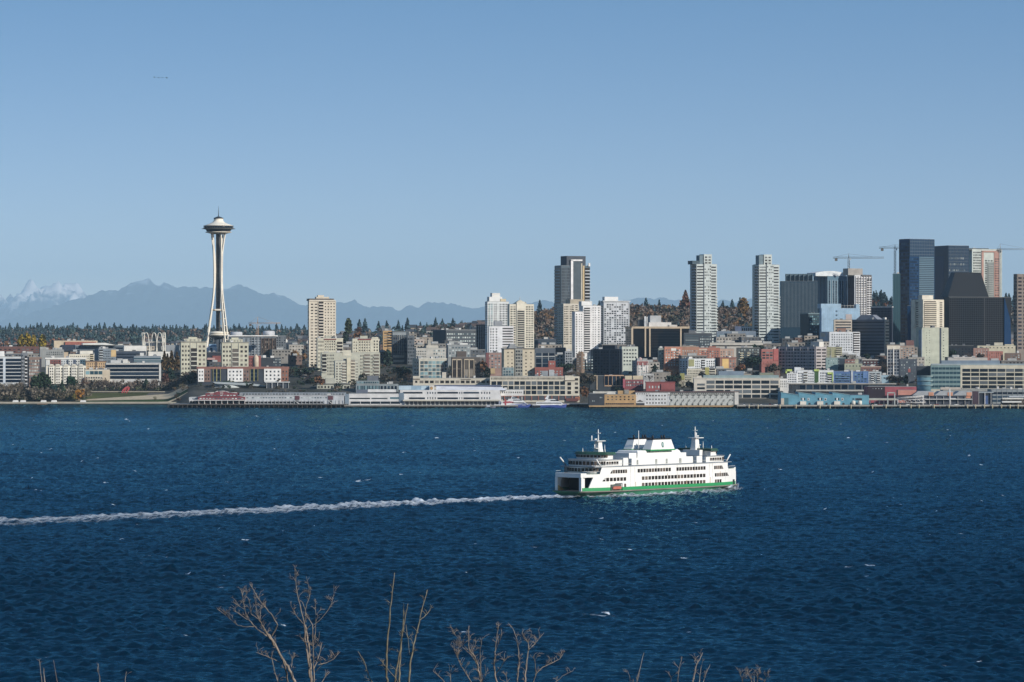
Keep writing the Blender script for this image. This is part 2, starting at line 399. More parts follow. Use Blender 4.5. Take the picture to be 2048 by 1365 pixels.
    def bands(s, rows, x0=None, x1=None, y0=None, y1=None, hf=.5, m=None, face='F', name='window_band', out=.07):
        u0, u1 = s.fr(face, x0, x1); z1 = s.z(y0) if y0 is not None else s.H; z0 = s.z(y1); dz = (z1-z0)/rows
        for r in range(rows):
            zc = z1-(r+.5)*dz
            s.fbox(face, u0, u1, zc-dz*hf/2, zc+dz*hf/2, out, .05).build(name, m or GL, s.root)
        return s
    def fins(s, cols, x0=None, x1=None, y0=None, y1=None, wf=.15, m=None, face='F', name='pier_column', out=.35):
        u0, u1 = s.fr(face, x0, x1); z1 = s.z(y0) if y0 is not None else s.H; z0 = s.z(y1); du = (u1-u0)/cols
        for c in range(cols+1):
            uc = u0+c*du; w = du*wf
            s.fbox(face, max(u0, uc-w/2), min(u1, uc+w/2), z0, z1, out, .05).build(name, m or s.wall, s.root)
        return s
    def balc(s, rows, x0, x1, y0, y1, m=None, face='F', out=1.4, back=True):
        u0, u1 = s.fr(face, x0, x1); z1 = s.z(y0); z0 = s.z(y1); dz = (z1-z0)/rows; m = m or s.wall
        if back:
            s.fbox(face, u0, u1, z0, z1, .05, .05).build('balcony_glazing', GLB, s.root)
        mb = MB(); w = u1-u0
        mb.box(-w/2, w/2, -out, -.06, 0, .22); mb.box(-w/2, w/2, -out, -out+.08, .22, min(1.1, dz*.4))
        me = mb.mesh('balcony', m)
        for r in range(rows):
            p = s.place(face, (u0+u1)/2, 0)
            link('balcony', me, s.root, (p[0], p[1], z0+r*dz), s.rot(face))
        return s
    def panel(s, x0, x1, y0, y1, m, name='wall_panel', face='F', out=.12, inn=.05):
        u0, u1 = s.fr(face, x0, x1)
        s.fbox(face, u0, u1, s.z(y1), s.z(y0), out, inn).build(name, col(m) if isinstance(m, str) else m, s.root); return s
    def box(s, name, x0, x1, y0, y1, m, back=2.0, depth=None, roof=True):
        """a volume standing behind the front plane (penthouse, upper floors)"""
        u0, u1 = s.lx(x0), s.lx(x1); d = depth or max(4.0, min(s.T-back-1, (u1-u0)))
        z0, z1 = s.z(y1), s.z(y0); mm = col(m) if isinstance(m, str) else m
        MB().box(u0, u1, back, back+d, z0, z1).build(name, mm, s.root); return s
    def cornice(s, y0, y1, m, out=.6):
        MB().box(s.L0-out, s.L1+out, -out, s.T+out, s.z(y1), s.z(y0)).build('cornice', col(m) if isinstance(m, str) else m, s.root); return s
    def done(s):
        n = s.units if s.units is not None else (s.rng.randint(2, 4) if s.W > 18 else s.rng.randint(0, 2))
        for k in range(n):
            w = s.rng.uniform(1.5, 4.5); d = s.rng.uniform(1.5, 4); h = s.rng.uniform(.9, 2.6)
            u = s.rng.uniform(s.L0+w, s.L1-w) if s.W > 2.2*w else (s.L0+s.L1)/2; v = s.rng.uniform(min(4, s.T*.3), max(5, s.T*.7))
            if v + d > s.T: continue
            MB().box(u-w/2, u+w/2, v, v+d, s.H+.3, s.H+.35+h).build('rooftop_unit', [col('b9b9b4'), col('8d9094'), col('d8d6cf'), col('6b6e72')][s.rng.randint(0, 3)], s.root)
        ws = s.wins
        lim = 100
        for i, (face, u, z, w, h, m, nm, out) in enumerate(ws[:lim]):
            p = s.place(face, u, out); link(nm, winmesh(w, h, m, nm), s.root, (p[0], p[1], z), s.rot(face))
        rest = {}
        for (face, u, z, w, h, m, nm, out) in ws[lim:]:
            s.fbox(face, u-w/2, u+w/2, z-h/2, z+h/2, .10+out, .06, rest.setdefault((m.name, nm), (MB(), m))[0])
        for (mn, nm), (mb, m) in rest.items():
            tag(mb.build(nm, m, s.root), kind='stuff')
        return s
# ------------------------------------------------------------------ city, left third
b = Bld('office_building', 'round ended office with white floor bands and dark glass at the far left edge', 3560, -60, 42, 714, 'c9cccb', T=30, cat='office')
b.bands(7, None, None, 717, 766, .78, GLN).box('penthouse', -40, 9, 703, 714, 'eeeeea', 3).panel(6, 11, 716, 768, 'c9d4dc', 'painted_shine').done()  # pale strip paints a shiny streak onto the glass
b = Bld('apartment_building', 'slim grey apartment block with white balconies beside the round ended office', 3575, 43, 55, 706, '7d8288', T=15, cat='apartments')
b.win(8, 2, 43, 49, 708, 766, .6, .5).balc(8, 49.5, 54.5, 712, 768, col('dfe0dc')).done()
b = Bld('apartment_building', 'brown brick block with rows of pale framed windows near the far left', 3600, 55, 83, 715, '8a6f60', T=18, cat='apartments', xs=58)
b.win(6, 8, 58, 82, 719, 758, .62, .55, GLL).panel(79, 83, 718, 745, '3a3c48', 'shaft').done()
b = Bld('house', 'long low red brown roofed building behind the yellow poplars', 4300, -30, 78, 694, '7a4a3c', T=25, roof='8a5040')
b.win(2, 12, None, None, 697, 706, .5, .4).done()
b = Bld('auditorium', 'big tan windowless hall with an orange red side wing', 4250, 108, 195, 682, 'd8bd96', T=40, cat='hall', units=5)
b.panel(130, 165, 684, 695, 'b8583c', 'red_wing', out=2.0).panel(165, 192, 684, 689, 'b4623f', 'red_wing', out=1.2).panel(123, 150, 690, 702, '2c3a50', 'dark_glass', out=3).panel(108, 123, 683, 701, 'dcc49c').done()
b = Bld('auditorium', 'low grey hall with a thin bright sloping roof', 4150, 150, 250, 691, '5c6a76', T=45, cat='hall', roof='d8d8d0')
b.bands(2, 152, 248, 694, 706, .5, GLN)
mb = MB(); mb.prism([(b.lx(165), b.z(687)), (b.lx(210), b.z(686)), (b.lx(232), b.z(691)), (b.lx(165), b.z(690))], 'y', -6, 30); mb.build('canopy_roof', col('e6e4da'), b.root); b.done()
b = Bld('warehouse', 'small grey industrial building with a stepped flat roof', 3900, 80, 128, 700, '9a9b96', T=20)
b.box('upper_floor', 80, 92, 694, 700, 'a3a49f', 1).win(2, 8, 92, 126, 703, 711, .5, .5).box('penthouse', 115, 124, 697, 700, '9fa29f', 3).done()
b = Bld('apartment_building', 'cream apartments with stepped terraces and a dark recessed corner', 3820, 138, 188, 709, 'e9dec2', T=18, cat='apartments')
b.box('upper_floor', 160, 186, 702, 709, 'efe8d4', 2).win(3, 10, 140, 178, 711, 724, .4, .55).balc(4, 180, 187, 708, 724, col('e6d3a4')).done()
b = Bld('apartment_building', 'blue grey apartment tower with stacked balconies behind cream apartments', 3850, 186, 232, 698, '7f8c96', T=20, cat='apartments', xs=197)
b.win(5, 8, 206, 230, 701, 725, .55, .5).balc(5, 198, 206, 700, 725, col('b3bcc0')).panel(222, 232, 700, 714, 'd8b060', 'yellow_panel', out=.4).done()
b = Bld('exhibition_hall', 'long windowless white hall left of the white arches', 4080, 248, 293, 692, 'ece7dc', T=30, cat='hall', units=1).done()
b = Bld('commercial_building', 'dark low building in front of the long white hall', 4000, 215, 292, 703, '3c4a5c', T=25, cat='building')
b.bands(2, None, None, 706, 718, .4, GLN).panel(280, 288, 706, 716, 'dcdcd6', 'white_screen').done()
b = Bld('rowhouse_block', 'flat roofed row of coloured townhouse fronts above white gabled apartments', 3720, 92, 171, 717, 'd9d9d2', T=15, cat='apartments')
b.cornice(716, 718.5, 'f4f1e6', 1.0).panel(100, 122, 720, 731, '8c4438', 'red_bay').panel(122, 133, 720, 731, 'cfd2d0', 'white_bay').panel(133, 137, 720, 731, '46566c', 'blue_bay').panel(137, 146, 719, 731, 'd8d8d2', 'white_bay').panel(146, 152, 720, 731, '5c6880', 'blue_bay').panel(160, 171, 720, 731, '3a6478', 'teal_bay')
b.win(2, 14, 102, 170, 721, 731, .4, .5, out=.12).done()
b = Bld('apartment_building', 'white apartment block with bay windows and round gables above the waterfront trees', 3640, 92, 172, 732, 'ece6d2', T=20, cat='apartments')
b.win(6, 18, 96, 172, 735, 770, .5, .55, GLB)
for px in (103, 116, 132, 148, 162):
    b.panel(px-5, px+5, 734, 768, 'f0ebda', 'bay', out=1.5)
    u = b.lx(px); zz = b.z(732); MB().prism([(u+2.8*math.cos(k*math.pi/8), zz+1.9*math.sin(k*math.pi/8)) for k in range(9)], 'y', -1.5, 4).build('round_gable', col('e4dcc8'), b.root)
for px in (103, 116, 132, 148, 162): b.win(6, 2, px-4.2, px+4.2, 735, 768, .55, .55, GLB, out=1.5)
b.done()
b = Bld('apartment_building', 'yellow tan apartment block beside the dark ribbon windowed office', 3680, 172, 212, 723, 'd9ac6c', T=18, cat='apartments')
b.win(4, 8, 174, 210, 726, 745, .45, .5).panel(190, 194, 724, 745, '7a6048', 'recess').cornice(722.5, 724.5, '8a6a48', .5).done()
b = Bld('office_building', 'white framed low office with blue glass next to a plain tan wing', 3600, 170, 220, 740, 'ddd2b8', T=18, cat='office')
b.win(1, 4, 171, 205, 742, 750, .9, .85, GLT).win(2, 7, 171, 205, 753, 765, .6, .5).panel(205, 220, 741, 766, 'd0be9e').done()
b = Bld('office_building', 'long dark office with thin white bands between ribbon windows', 3620, 212, 322, 727, 'c9c8c2', T=30, cat='office', units=7)
b.bands(4, 212, 318, 729, 759, .82, GLN).panel(318, 322, 728, 765, 'd8d6ce', 'end_wall', out=.6).box('penthouse', 222, 244, 721, 727, 'c9cbca', 6, 8).box('penthouse', 246, 256, 719, 727, 'dcdad2', 4, 6).done()
b = Bld('commercial_building', 'grey glassy block with cluttered roof behind the ribbon windowed office', 3780, 268, 322, 713, '8a96a0', T=22, units=6)
b.bands(3, None, None, 715, 730, .5, GLT).done()
b = Bld('pavilion', 'plain white low wall building at the foot of the arches', 4090, 297, 342, 704, 'efeade', T=25, cat='hall', units=0).done()
b = Bld('warehouse', 'big ribbed grey shed right of the white arches', 4180, 328, 366, 691, '9aa0a4', T=40, cat='hall', units=1)
b.fins(14, None, None, 692, 716, .25, col('b0b4b6')).done()
# white arches
def arches():
    D = 4100; root = empty('arch_sculpture', (X(306, D), D, float(hgt(X(306, D), D)))); zg = root.location.z
    tag(root, 'cluster of tall white gothic arches beside the tower', 'arches')
    wm = col('e9e2cf')
    def arch(cx, cy, w, rz):
        mb = MB()
        for off in (-1.3, 1.3):
            pts = []
            for k in range(-9, 10):
                t = k/9; 
                zz = 5 + (Z(666, D)-zg-5)*(1-abs(t)**3.2); pts.append((t*w/2, off, zz))
            L = [(-w/2, off, -2)] + pts + [(w/2, off, -2)]
            mb.tube(L, .42, 6)
        for k in range(-9, 10, 1):
            t = k/9; zz = 5 + (Z(666, D)-zg-5)*(1-abs(t)**3.2)
            mb.tube([(t*w/2, -1.3, zz), (t*w/2, 1.3, zz)], .25, 4)
        for z in (8, 16, 24): 
            for sx in (-1, 1): mb.tube([(sx*w/2, -1.3, z), (sx*w/2, 1.3, z)], .3, 4)
        mb.build('arch', wm, root, (cx, cy, 0), (0, 0, rz))
    s = D/F
    arch(-13.5*s, 0, 15*s, 0); arch(13.5*s, 0, 15*s, 0); arch(0, 12, 14*s, 0); arch(-21*s, 7, 9, R(90)); arch(21*s, 7, 9, R(90))
    MB().box(-20*s, 20*s, 1, 1.5, (Z(685, D)-zg), (Z(684, D)-zg)).build('tie_beam', wm, root)
arches()
# twin condo towers
def condo(D, x0, x1, yt, xs, label, pent, wall):
    b = Bld('condominium_tower', label, D, x0, x1, yt, wall, xs=xs, psi=17, cat='apartments', group='twin beige condominium towers', units=3)
    w = x1-xs; h = 86/53*w*.0 + 80
    rows = 9 if x0 < 400 else 6
    yb = yt+6+rows*8.7
    b.cornice(yt-.6, yt+1.4, '8f8d80', .5)
    b.win(rows, 3, xs+1, xs+.36*w, yt+5, yb, .5, .45, GLB).win(rows, 2, xs+.66*w, x1-1, yt+5, yb, .55, .5, GLB)
    b.win(rows, 2, xs+1, xs+6, yt+5, yb, .2, .5, GLB)
    b.balc(rows-1, xs+.38*w, xs+.62*w, yt+13, yb, col('c8c6b4'))
    b.fins(1, xs+.36*w, xs+.64*w, yt+2, yb+10, .12, col('d2cfbb'), out=.8)
    b.box('penthouse', pent[0], pent[1], yt-6, yt, wall, 4, 8).box('penthouse', pent[2], pent[3], yt-9.5, yt, wall, 8, 7)
    b.win(2, 4, pent[0]+1, pent[1]-1, yt-5, yt-1, .4, .4, out=-3.9); b.done()
condo(3660, 360, 413, 684, 362, 'beige green condo tower left of the two, trees shading its foot', (369, 404, 380, 397), 'c6c3a8')
condo(3660, 442, 497, 685, 444, 'beige green condo tower standing in front of the white roofed office', (461, 487, 466, 480), 'c6c3a8')
b = Bld('shop_building', 'small white building with a light blue roof between the condo towers', 3950, 413, 434, 694, 'e2e4e6', T=12, cat='building')
b.box('blue_roof', 418, 433, 688.5, 694, '7fb0d4', 1).panel(420, 425, 696, 704, '4a6478', 'window', out=.1).done()
b = Bld('commercial_building', 'dark block with a red wing between the condo towers', 3850, 413, 444, 705, '2c3440', T=15)
b.panel(425, 443, 712, 725, 'a34a3c', 'red_wing', out=1.5).panel(414, 430, 716, 720, 'cf9c90', 'awning', out=3).done()
b = Bld('office_building', 'wide office with a thin white roof slab and two round roof drums', 3900, 459, 552, 673, '8d979e', T=35, cat='office', units=2)
b.cornice(671, 673.2, 'f2f0ea', 2.0).win(7, 5, 499, 511, 676, 712, .5, .5).win(7, 4, 461, 497, 676, 690, .5, .5).fins(3, 503, 522, 675, 713, .12, col('dfe2e2'), out=1.0).win(7, 8, 503, 522, 676, 712, .55, .5)
b.panel(522, 552, 677, 713, '4c4038', 'brown_wing', out=.3).fins(4, 522, 552, 676, 713, .12, col('8a6a54'), out=1.2).win(7, 9, 523, 552, 677, 712, .6, .55, GLB, out=.3)
for (a, c, y) in ((462, 486, 664), (527, 551, 662)):
    u0, u1 = b.lx(a), b.lx(c); MB().lathe([((u1-u0)/2, b.z(673)), ((u1-u0)/2, b.z(y+2)), ((u1-u0)/2*.86, b.z(y))], (u0+u1)/2, 16, 20).build('roof_drum', col('c9cacb'), b.root)
b.done()
b = Bld('commercial_building', 'tall slim grey annex right of the white roofed office', 3920, 552, 572, 672, '6f767c', T=20)
b.win(8, 4, None, None, 674, 712, .55, .5).done()
b = Bld('house', 'red brick house with a round turret above the coloured apartment row', 3720, 494, 522, 712, 'a24a3c', T=12)
b.win(3, 3, 495, 504, 715, 734, .4, .5)
MB().lathe([(3, -3), (3, b.z(716)), (2.2, b.z(713)), (.1, b.z(709))], b.lx(512), 0, 14).build('turret', col('d8c0a0'), b.root); b.done()
b = Bld('apartment_building', 'dark grey block with white parapet caps above the coloured row', 3740, 516, 562, 716, '3a4048', T=16, cat='apartments')
b.panel(526, 532, 711, 716, 'e8e6e0', 'parapet_cap', out=.6).panel(541, 548, 712, 716, 'e8e6e0', 'parapet_cap', out=.6).win(3, 4, 546, 562, 717, 733, .45, .55, GLL).done()
b = Bld('apartment_building', 'long row of apartments with white, brick and yellow framed bays', 3540, 395, 577, 737, '39424e', T=22, cat='apartments', units=4)
b.cornice(734, 738.5, '9a5f4a', .8)
for a, c, kind in ((396,408,'w'),(408,421,'k'),(426,441,'y'),(455,486,'w'),(486,499,'k'),(500,516,'y'),(528,562,'w'),(562,577,'k')):
    if kind == 'w': b.panel(a, c, 738, 764, 'efede6', 'white_bay', out=1.2).win(3, max(2, int((c-a)/7)), a+1, c-1, 740, 762, .4, .45, out=1.2)
    elif kind == 'k': b.panel(a, c, 738, 764, 'a0603f' if a > 560 else '8a6a5a', 'brick_bay', out=.7).win(3, 2, a+1, c-1, 740, 762, .4, .5, out=.7)
    else: b.fins(2, a, c, 738, 763, .16, col('c8bc50'), out=.9).win(3, 2, a+1, c-1, 739, 762, .7, .75, GLN)
b.done()
b = Bld('pavilion', 'low museum pavilion with a long sloping grey roof by the park', 3510, 428, 536, 772, '7a8288', T=16, cat='pavilion', yb=778, units=0)
mb = MB(); mb.prism([(b.lx(425), b.z(764)), (b.lx(500), b.z(767)), (b.lx(536), b.z(772)), (b.lx(536), b.z(774)), (b.lx(430), b.z(767.5))], 'y', -5, 18); mb.build('sloping_roof', col('a8b2b4'), b.root)
MB().lathe([(4.5*4, 0), (4.5*4, b.z(770)), (4.4*4, b.z(769.5))], b.lx(460), 14, 24).build('curved_wall', col('cfd6d2'), b.root); b.done()
b = Bld('pavilion', 'open white post frame pavilion beside the sloping museum roof', 3505, 533, 577, 764.5, '3a4450', T=10, cat='pavilion', yb=778, units=0)
b.fins(4, None, None, 764, 777, .1, col('d6d8d6'), out=1.5).cornice(764, 765.5, 'd9dad8', 1.5).done()
# tall cream tower
b = Bld('apartment_tower', 'tall lone cream apartment tower with rows of small dark windows', 3800, 615.5, 672, 602, 'ddd0b6', xs=618, psi=14, cat='tower', units=3)
b.win(21, 2, 620, 636, 606, 735, .58, .36, GLB).balc(20, 637, 647, 604, 722, col('e4d9c4')).win(20, 4, 648, 671, 605, 722, .42, .36, GLB)
b.fins(1, 617.9, 636.5, 601, 740, .08, col('e6dac2'), out=.5).box('penthouse', 620, 668, 597.5, 602, '6a6258', 3, 18).box('penthouse', 634, 660, 594, 602, 'd8cab0', 5, 8).box('penthouse', 638, 650, 590.5, 602, 'd8cab0', 7, 6).panel(618, 671, 600.5, 603, 'e8dcc4', 'parapet', out=.8).win(17, 4, face='S', y0=606, y1=730, wf=.4, hf=.4).done()
# stepped beige condominium complex
W1, W2 = 'd6d0b4', 'bcbba6'
b = Bld('condominium_building', 'cream condo block with a dark red roof line right of the lone cream tower', 3720, 633, 686, 677, W1, xs=635, psi=14, cat='apartments')
b.win(8, 3, 636, 648, 680, 742, .5, .5, GLB).cornice(677, 679, 'dcd6bc', .3).panel(648, 672, 678, 680, '8f3f34', 'red_cornice', out=.9).win(4, 5, 649, 671, 681, 702, .45, .55, GLB).fins(5, 649, 671, 680, 702, .14, col('e2dcc4')).balc(3, 674, 685, 684, 704, col('d8d2ba')).box('penthouse', 652, 668, 672, 677, W2, 4).done()
b = Bld('condominium_building', 'twin peaked cream condo block with red roof line behind the stepped block', 3720, 703, 758, 678, W1, xs=705, psi=14, cat='apartments')
b.panel(716, 742, 678, 680.5, '8f3f34', 'red_cornice', out=.9).win(4, 5, 717, 741, 682, 704, .45, .55, GLB).fins(5, 717, 741, 680, 704, .14, col('e2dcc4')).win(4, 2, 706, 715, 682, 706, .45, .5, GLB).win(4, 2, 746, 757, 680, 704, .45, .5, GLB).box('upper_floor', 744, 757, 675, 678, W1, 1).box('penthouse', 722, 737, 672, 678, W2, 5).done()
b = Bld('condominium_building', 'grey beige stepped condo block with dark balcony stacks', 3600, 641, 760, 706, W2, xs=643, psi=14, cat='apartments', units=8)
b.balc(5, 644, 653, 709, 745, col('c9c8b6')).win(7, 5, 654, 668, 708, 752, .45, .5, GLB).win(9, 3, 720, 728, 709, 768, .45, .5, GLB).balc(9, 728, 740, 709, 768, col('c9c8b6')).win(9, 2, 741, 746, 709, 768, .5, .5, GLB).balc(9, 747, 758, 709, 768, col('c9c8b6')).panel(686, 702, 701, 712, 'd8d2b8', 'stair_tower', out=.3).done()
b = Bld('condominium_building', 'front stepped grey beige condo with pale corner tower and balconies', 3540, 668, 716, 722, 'c2c1ad', xs=670, psi=14, cat='apartments', units=5)
b.win(9, 2, 671, 683, 725, 772, .42, .5, GLB).balc(8, 684, 692, 726, 772, col('d2d0be')).panel(693, 701, 716, 780, 'd4cbaa', 'corner_tower', out=1.4).balc(9, 700, 710, 720, 778, col('d9cdb0'), out=1.6).win(9, 2, 711, 716, 725, 775, .5, .5, GLB).done()
b = Bld('condominium_building', 'low terraced foot of the stepped condo complex', 3500, 634, 700, 768, 'b9b9a6', T=14, cat='apartments', units=1)
b.cornice(768, 769.5, '4a4a48', .4).win(1, 10, None, None, 771, 778, .5, .6, GLB).box('upper_floor', 651, 670, 757, 768, 'c0bfac', 1).done()
b = Bld('commercial_building', 'low grey glass fronted building with dark bays below the stepped condos', 3470, 712, 797, 769, '8b9698', T=14, units=3)
b.win(1, 14, 714, 760, 771, 781, .7, .8, GLT).win(1, 5, 760, 795, 771, 781, .6, .7, GLN).box('upper_floor', 713, 759, 762, 769, '8d989a', 1).win(1, 10, 714, 758, 763, 768, .65, .6, GLT, out=-.9).box('penthouse', 735, 757, 752, 762, '6a7078', 4).done()
# ------------------------------------------------------------------ city, middle
b = Bld('apartment_building', 'narrow ochre apartment block with stacked balconies on the hill', 3980, 766, 784, 662, 'd8a448', T=14, cat='apartments')
b.bands(6, 768, 780, 664, 696, .35, GLB).balc(6, 776, 783, 664, 696, col('e0b060')).done()
b = Bld('office_building', 'dark glass office with pale concrete frame and tan lower decks', 3880, 783, 818, 663, '4c565c', xs=785, psi=14, cat='office')
b.fins(3, 795, 807, 671, 710, .15, col('b9b9b2'), out=.6).win(6, 6, 786, 814, 667, 708, .7, .6, GLN).panel(785, 812, 665, 671, '8c9496', 'top_fascia', out=.5)
for k in range(3): b.panel(786, 808, 711+k*9, 716+k*9, 'bfb09a', 'deck_parapet', out=1.5)
b.done()
b = Bld('office_building', 'slim grey office strip next to the framed dark glass office', 3860, 815, 829, 672, '6a7278', T=18, cat='office')
b.win(9, 4, None, None, 675, 735, .6, .55).done()
b = Bld('apartment_building', 'small pinkish beige block with nine square windows', 3900, 827, 849, 679, 'c8b4a2', T=14, cat='apartments')
b.win(3, 3, 828, 847, 681, 697, .45, .5).done()
b = Bld('hotel', 'big dark grey hotel slab with faint window rows on the hilltop', 4150, 866, 956, 661, '4b5157', xs=892, psi=30, cat='hotel', units=5)
b.win(5, 14, 893, 955, 665, 700, .65, .4, GLL).cornice(659.5, 661.5, '7b7f80', .6).done()
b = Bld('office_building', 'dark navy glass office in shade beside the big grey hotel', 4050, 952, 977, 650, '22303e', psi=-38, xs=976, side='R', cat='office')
b.fins(5, 953, 975, 652, 710, .12, col('6f8698')).win(9, 4, 953, 975, 653, 712, .7, .6, GLN).done()
b = Bld('condominium_building', 'pale stacked terrace condos with a central brick chimney tower', 3760, 829, 892, 697, 'bcb8ac', xs=832, psi=14, cat='apartments', units=5)
b.box('stair_tower', 853, 877, 691, 697, 'c4beae', 1).box('stair_tower', 857, 863, 680, 697, 'a8a498', 3, 3).win(3, 6, 832, 853, 701, 716, .5, .5).win(3, 5, 866, 890, 699, 717, .55, .5, GLL).done()
b = Bld('condominium_building', 'white topped grey condos with bright penthouse boxes', 3790, 893, 941, 690, '8f9494', xs=896, psi=14, cat='apartments', units=4)
b.box('penthouse', 895, 903, 688, 691, 'e6e8e4', 1).box('penthouse', 920, 936, 687, 691, 'e8e8e2', 1).win(4, 7, 897, 940, 693, 715, .55, .5, GLL).box('upper_floor', 900, 927, 683, 690, 'a9aca8', 5).done()
b = Bld('apartment_building', 'teal glass apartment block in a pale grid frame above the waterfront', 3560, 825, 893, 718, 'c2bfae', xs=838, psi=22, cat='apartments', units=4)
b.win(5, 6, 840, 888, 722, 758, .86, .8, GLT).win(5, 2, 828, 837, 722, 758, .5, .5, GLN, face='S').cornice(717.5, 719.5, 'd3cfbc', .6).balc(5, 889, 893, 722, 758, col('c9c6b8')).done()
b = Bld('apartment_building', 'dark brown apartment block with two pairs of cream window frames', 3560, 902, 960, 715, '57504a', xs=904, psi=12, cat='apartments')
for a, c in ((904, 923), (928, 948)):
    b.fins(2, a, c, 719, 756, .18, col('cbb897'), out=.8).panel(a, c, 718.5, 720.5, 'cbb897', 'frame_head', out=.8).win(2, 2, a, c, 721, 755, .62, .85, GLB)
b.win(5, 2, 949, 958, 720, 755, .5, .5, GLB).box('penthouse', 915, 934, 703, 715, '5c5048', 4).done()
b = Bld('apartment_tower', 'white and teal condo tower half in the shadow of its cream neighbour', 3960, 970, 1018, 604, 'dcdfdb', xs=975, psi=16, cat='tower', units=1)
b.win(14, 2, 976, 986, 607, 672, .6, .6, GLT).win(14, 2, 988, 994, 607, 672, .6, .5).win(14, 3, 998, 1016, 607, 672, .62, .5).win(14, 2, face='S', y0=607, y1=672, wf=.6, hf=.5)
b.box('penthouse', 980, 1006, 594, 604, 'e4e4de', 3, 10).box('penthouse', 986, 1002, 586.5, 594, 'e6e4da', 4, 8).box('penthouse', 1002, 1013, 598, 604, 'd8c79c', 2, 6).done()
b = Bld('apartment_tower', 'cream condo tower with dark balcony column and small pointed roof', 3860, 1015, 1068, 609, 'e0d9c0', xs=1019, psi=15, cat='tower', units=1)
b.win(18, 2, 1020, 1032, 612, 696, .66, .5, GLB).balc(17, 1035, 1049, 622, 698, col('cfcab6')).win(18, 3, 1051, 1067, 612, 696, .62, .5, GLB).fins(1, 1033, 1050, 606, 700, .14, col('ece6d0'), out=1.0)
b.panel(1034, 1049, 604, 622, 'e8e0c6', 'gable_wall', out=.8)
mb = MB(); u0, u1 = b.lx(1029), b.lx(1056); mb.loft([[(u0,1,b.H),(u1,1,b.H),(u1,12,b.H),(u0,12,b.H)], [((u0+u1)/2-1.5,5,b.z(601)),((u0+u1)/2+1.5,5,b.z(601)),((u0+u1)/2+1.5,8,b.z(601)),((u0+u1)/2-1.5,8,b.z(601))]]); mb.build('pointed_roof', col('cfc6a6'), b.root)
MB().tube([((u0+u1)/2, 6, b.z(602)), ((u0+u1)/2, 6, b.z(594))], .3, 5).build('mast', col('d0d0cc'), b.root); b.done()
b = Bld('apartment_building', 'white banded apartment block in front of the cream pointed tower', 3780, 976, 1027, 653, 'e3e4e4', xs=978, psi=14, cat='apartments')
b.win(9, 2, 979, 989, 656, 705, .5, .5).bands(10, 1005, 1026, 655, 708, .48, GLB).win(9, 1, 990, 996, 656, 705, .5, .5).box('penthouse', 990, 1006, 642.5, 653, '93999e', 3).done()
b = Bld('house', 'small pink and brick building with bay windows in a shaded street', 3620, 972, 1004, 706, 'b08878', T=12)
b.win(5, 4, 974, 1002, 709, 738, .5, .5, GLL).panel(981, 990, 737, 748, 'cfae72', 'tan_sign', out=.8).panel(972, 978, 706, 740, '8c4a48', 'brick_bay', out=.5).done()
b = Bld('apartment_building', 'beige apartment block with square windows and a glazed centre bay', 3540, 1003, 1069, 698, 'cdbf9f', xs=1008, psi=14, cat='apartments', units=4)
b.win(7, 2, 1012, 1028, 702, 752, .35, .35, GLB).win(7, 2, 1047, 1067, 702, 752, .3, .35, GLB).panel(1030, 1045, 698, 752, '9a9a90', 'glass_bay', out=1.2).win(8, 3, 1030.5, 1044.5, 700, 752, .7, .6, GL, out=1.2).panel(1004, 1027, 735, 752, '8f9898', 'glass_bay', out=2.5).win(3, 4, 1005, 1026, 736, 752, .7, .7, GLT, out=2.5).cornice(697, 699, '4c4740', .5)
mb = MB(); u0, u1 = b.lx(1018), b.lx(1037); mb.loft([[(u0,3,b.H),(u1,3,b.H),(u1,13,b.H),(u0,13,b.H)], [(u0+3,6,b.z(688)),(u1-3,6,b.z(688)),(u1-3,10,b.z(688)),(u0+3,10,b.z(688))]]); mb.build('hipped_roof', col('8d9090'), b.root); b.done()
b = Bld('convention_hall', 'wide hall with dark blue grey roof left of the tall dark tower', 4000, 1052, 1112, 679, '46525e', T=45, cat='hall', roof='5a6a7c')
b.bands(1, 1066, 1110, 684, 689, .5, GLN).panel(1077, 1080, 688, 694, 'a8484a', 'red_panel').panel(1088, 1096, 674.5, 679, 'd6d0c4', 'roof_box', out=-2, inn=6).done()
b = Bld('commercial_building', 'dark glass block with thin white frames and four tall bays', 3640, 1070, 1111, 697, '5c6670', T=18, cat='building')
b.win(3, 3, 1071, 1110, 706, 738, .85, .85, GLN).fins(3, 1071, 1110, 706, 740, .06, col('c8cac6'), out=.4).panel(1071, 1110, 712.5, 714, 'c8cac6', 'frame_rail', out=.4).done()
b = Bld('commercial_building', 'small red box shop above the old brick row', 3600, 1097, 1111, 722, 'b0503c', T=8, units=1); b.win(1, 2, 1099, 1109, 725, 731, .4, .5, GLL).done()
b = Bld('brick_building', 'red brick row with grey bay fronts behind the cream dock warehouse', 3540, 1070, 1126, 740, 'a4503e', T=14, cat='building')
b.win(3, 8, 1072, 1124, 741, 754, .4, .5, GLL).panel(1083, 1096, 742, 754, '9aa0a4', 'grey_bay', out=.6).panel(1098, 1108, 740, 754, 'b9bcbe', 'grey_bay', out=.8).cornice(735, 740, 'a8523e', .2).done()
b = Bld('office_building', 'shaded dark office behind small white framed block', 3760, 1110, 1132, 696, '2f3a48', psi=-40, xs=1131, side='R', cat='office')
b.bands(5, 1111, 1130, 699, 728, .5, GLN).done()
b = Bld('commercial_building', 'small grey white framed block at the foot of the beige tower', 3700, 1130, 1145, 703, 'a9aeb0', T=10)
b.win(4, 3, 1131, 1144, 705, 726, .7, .6).done()
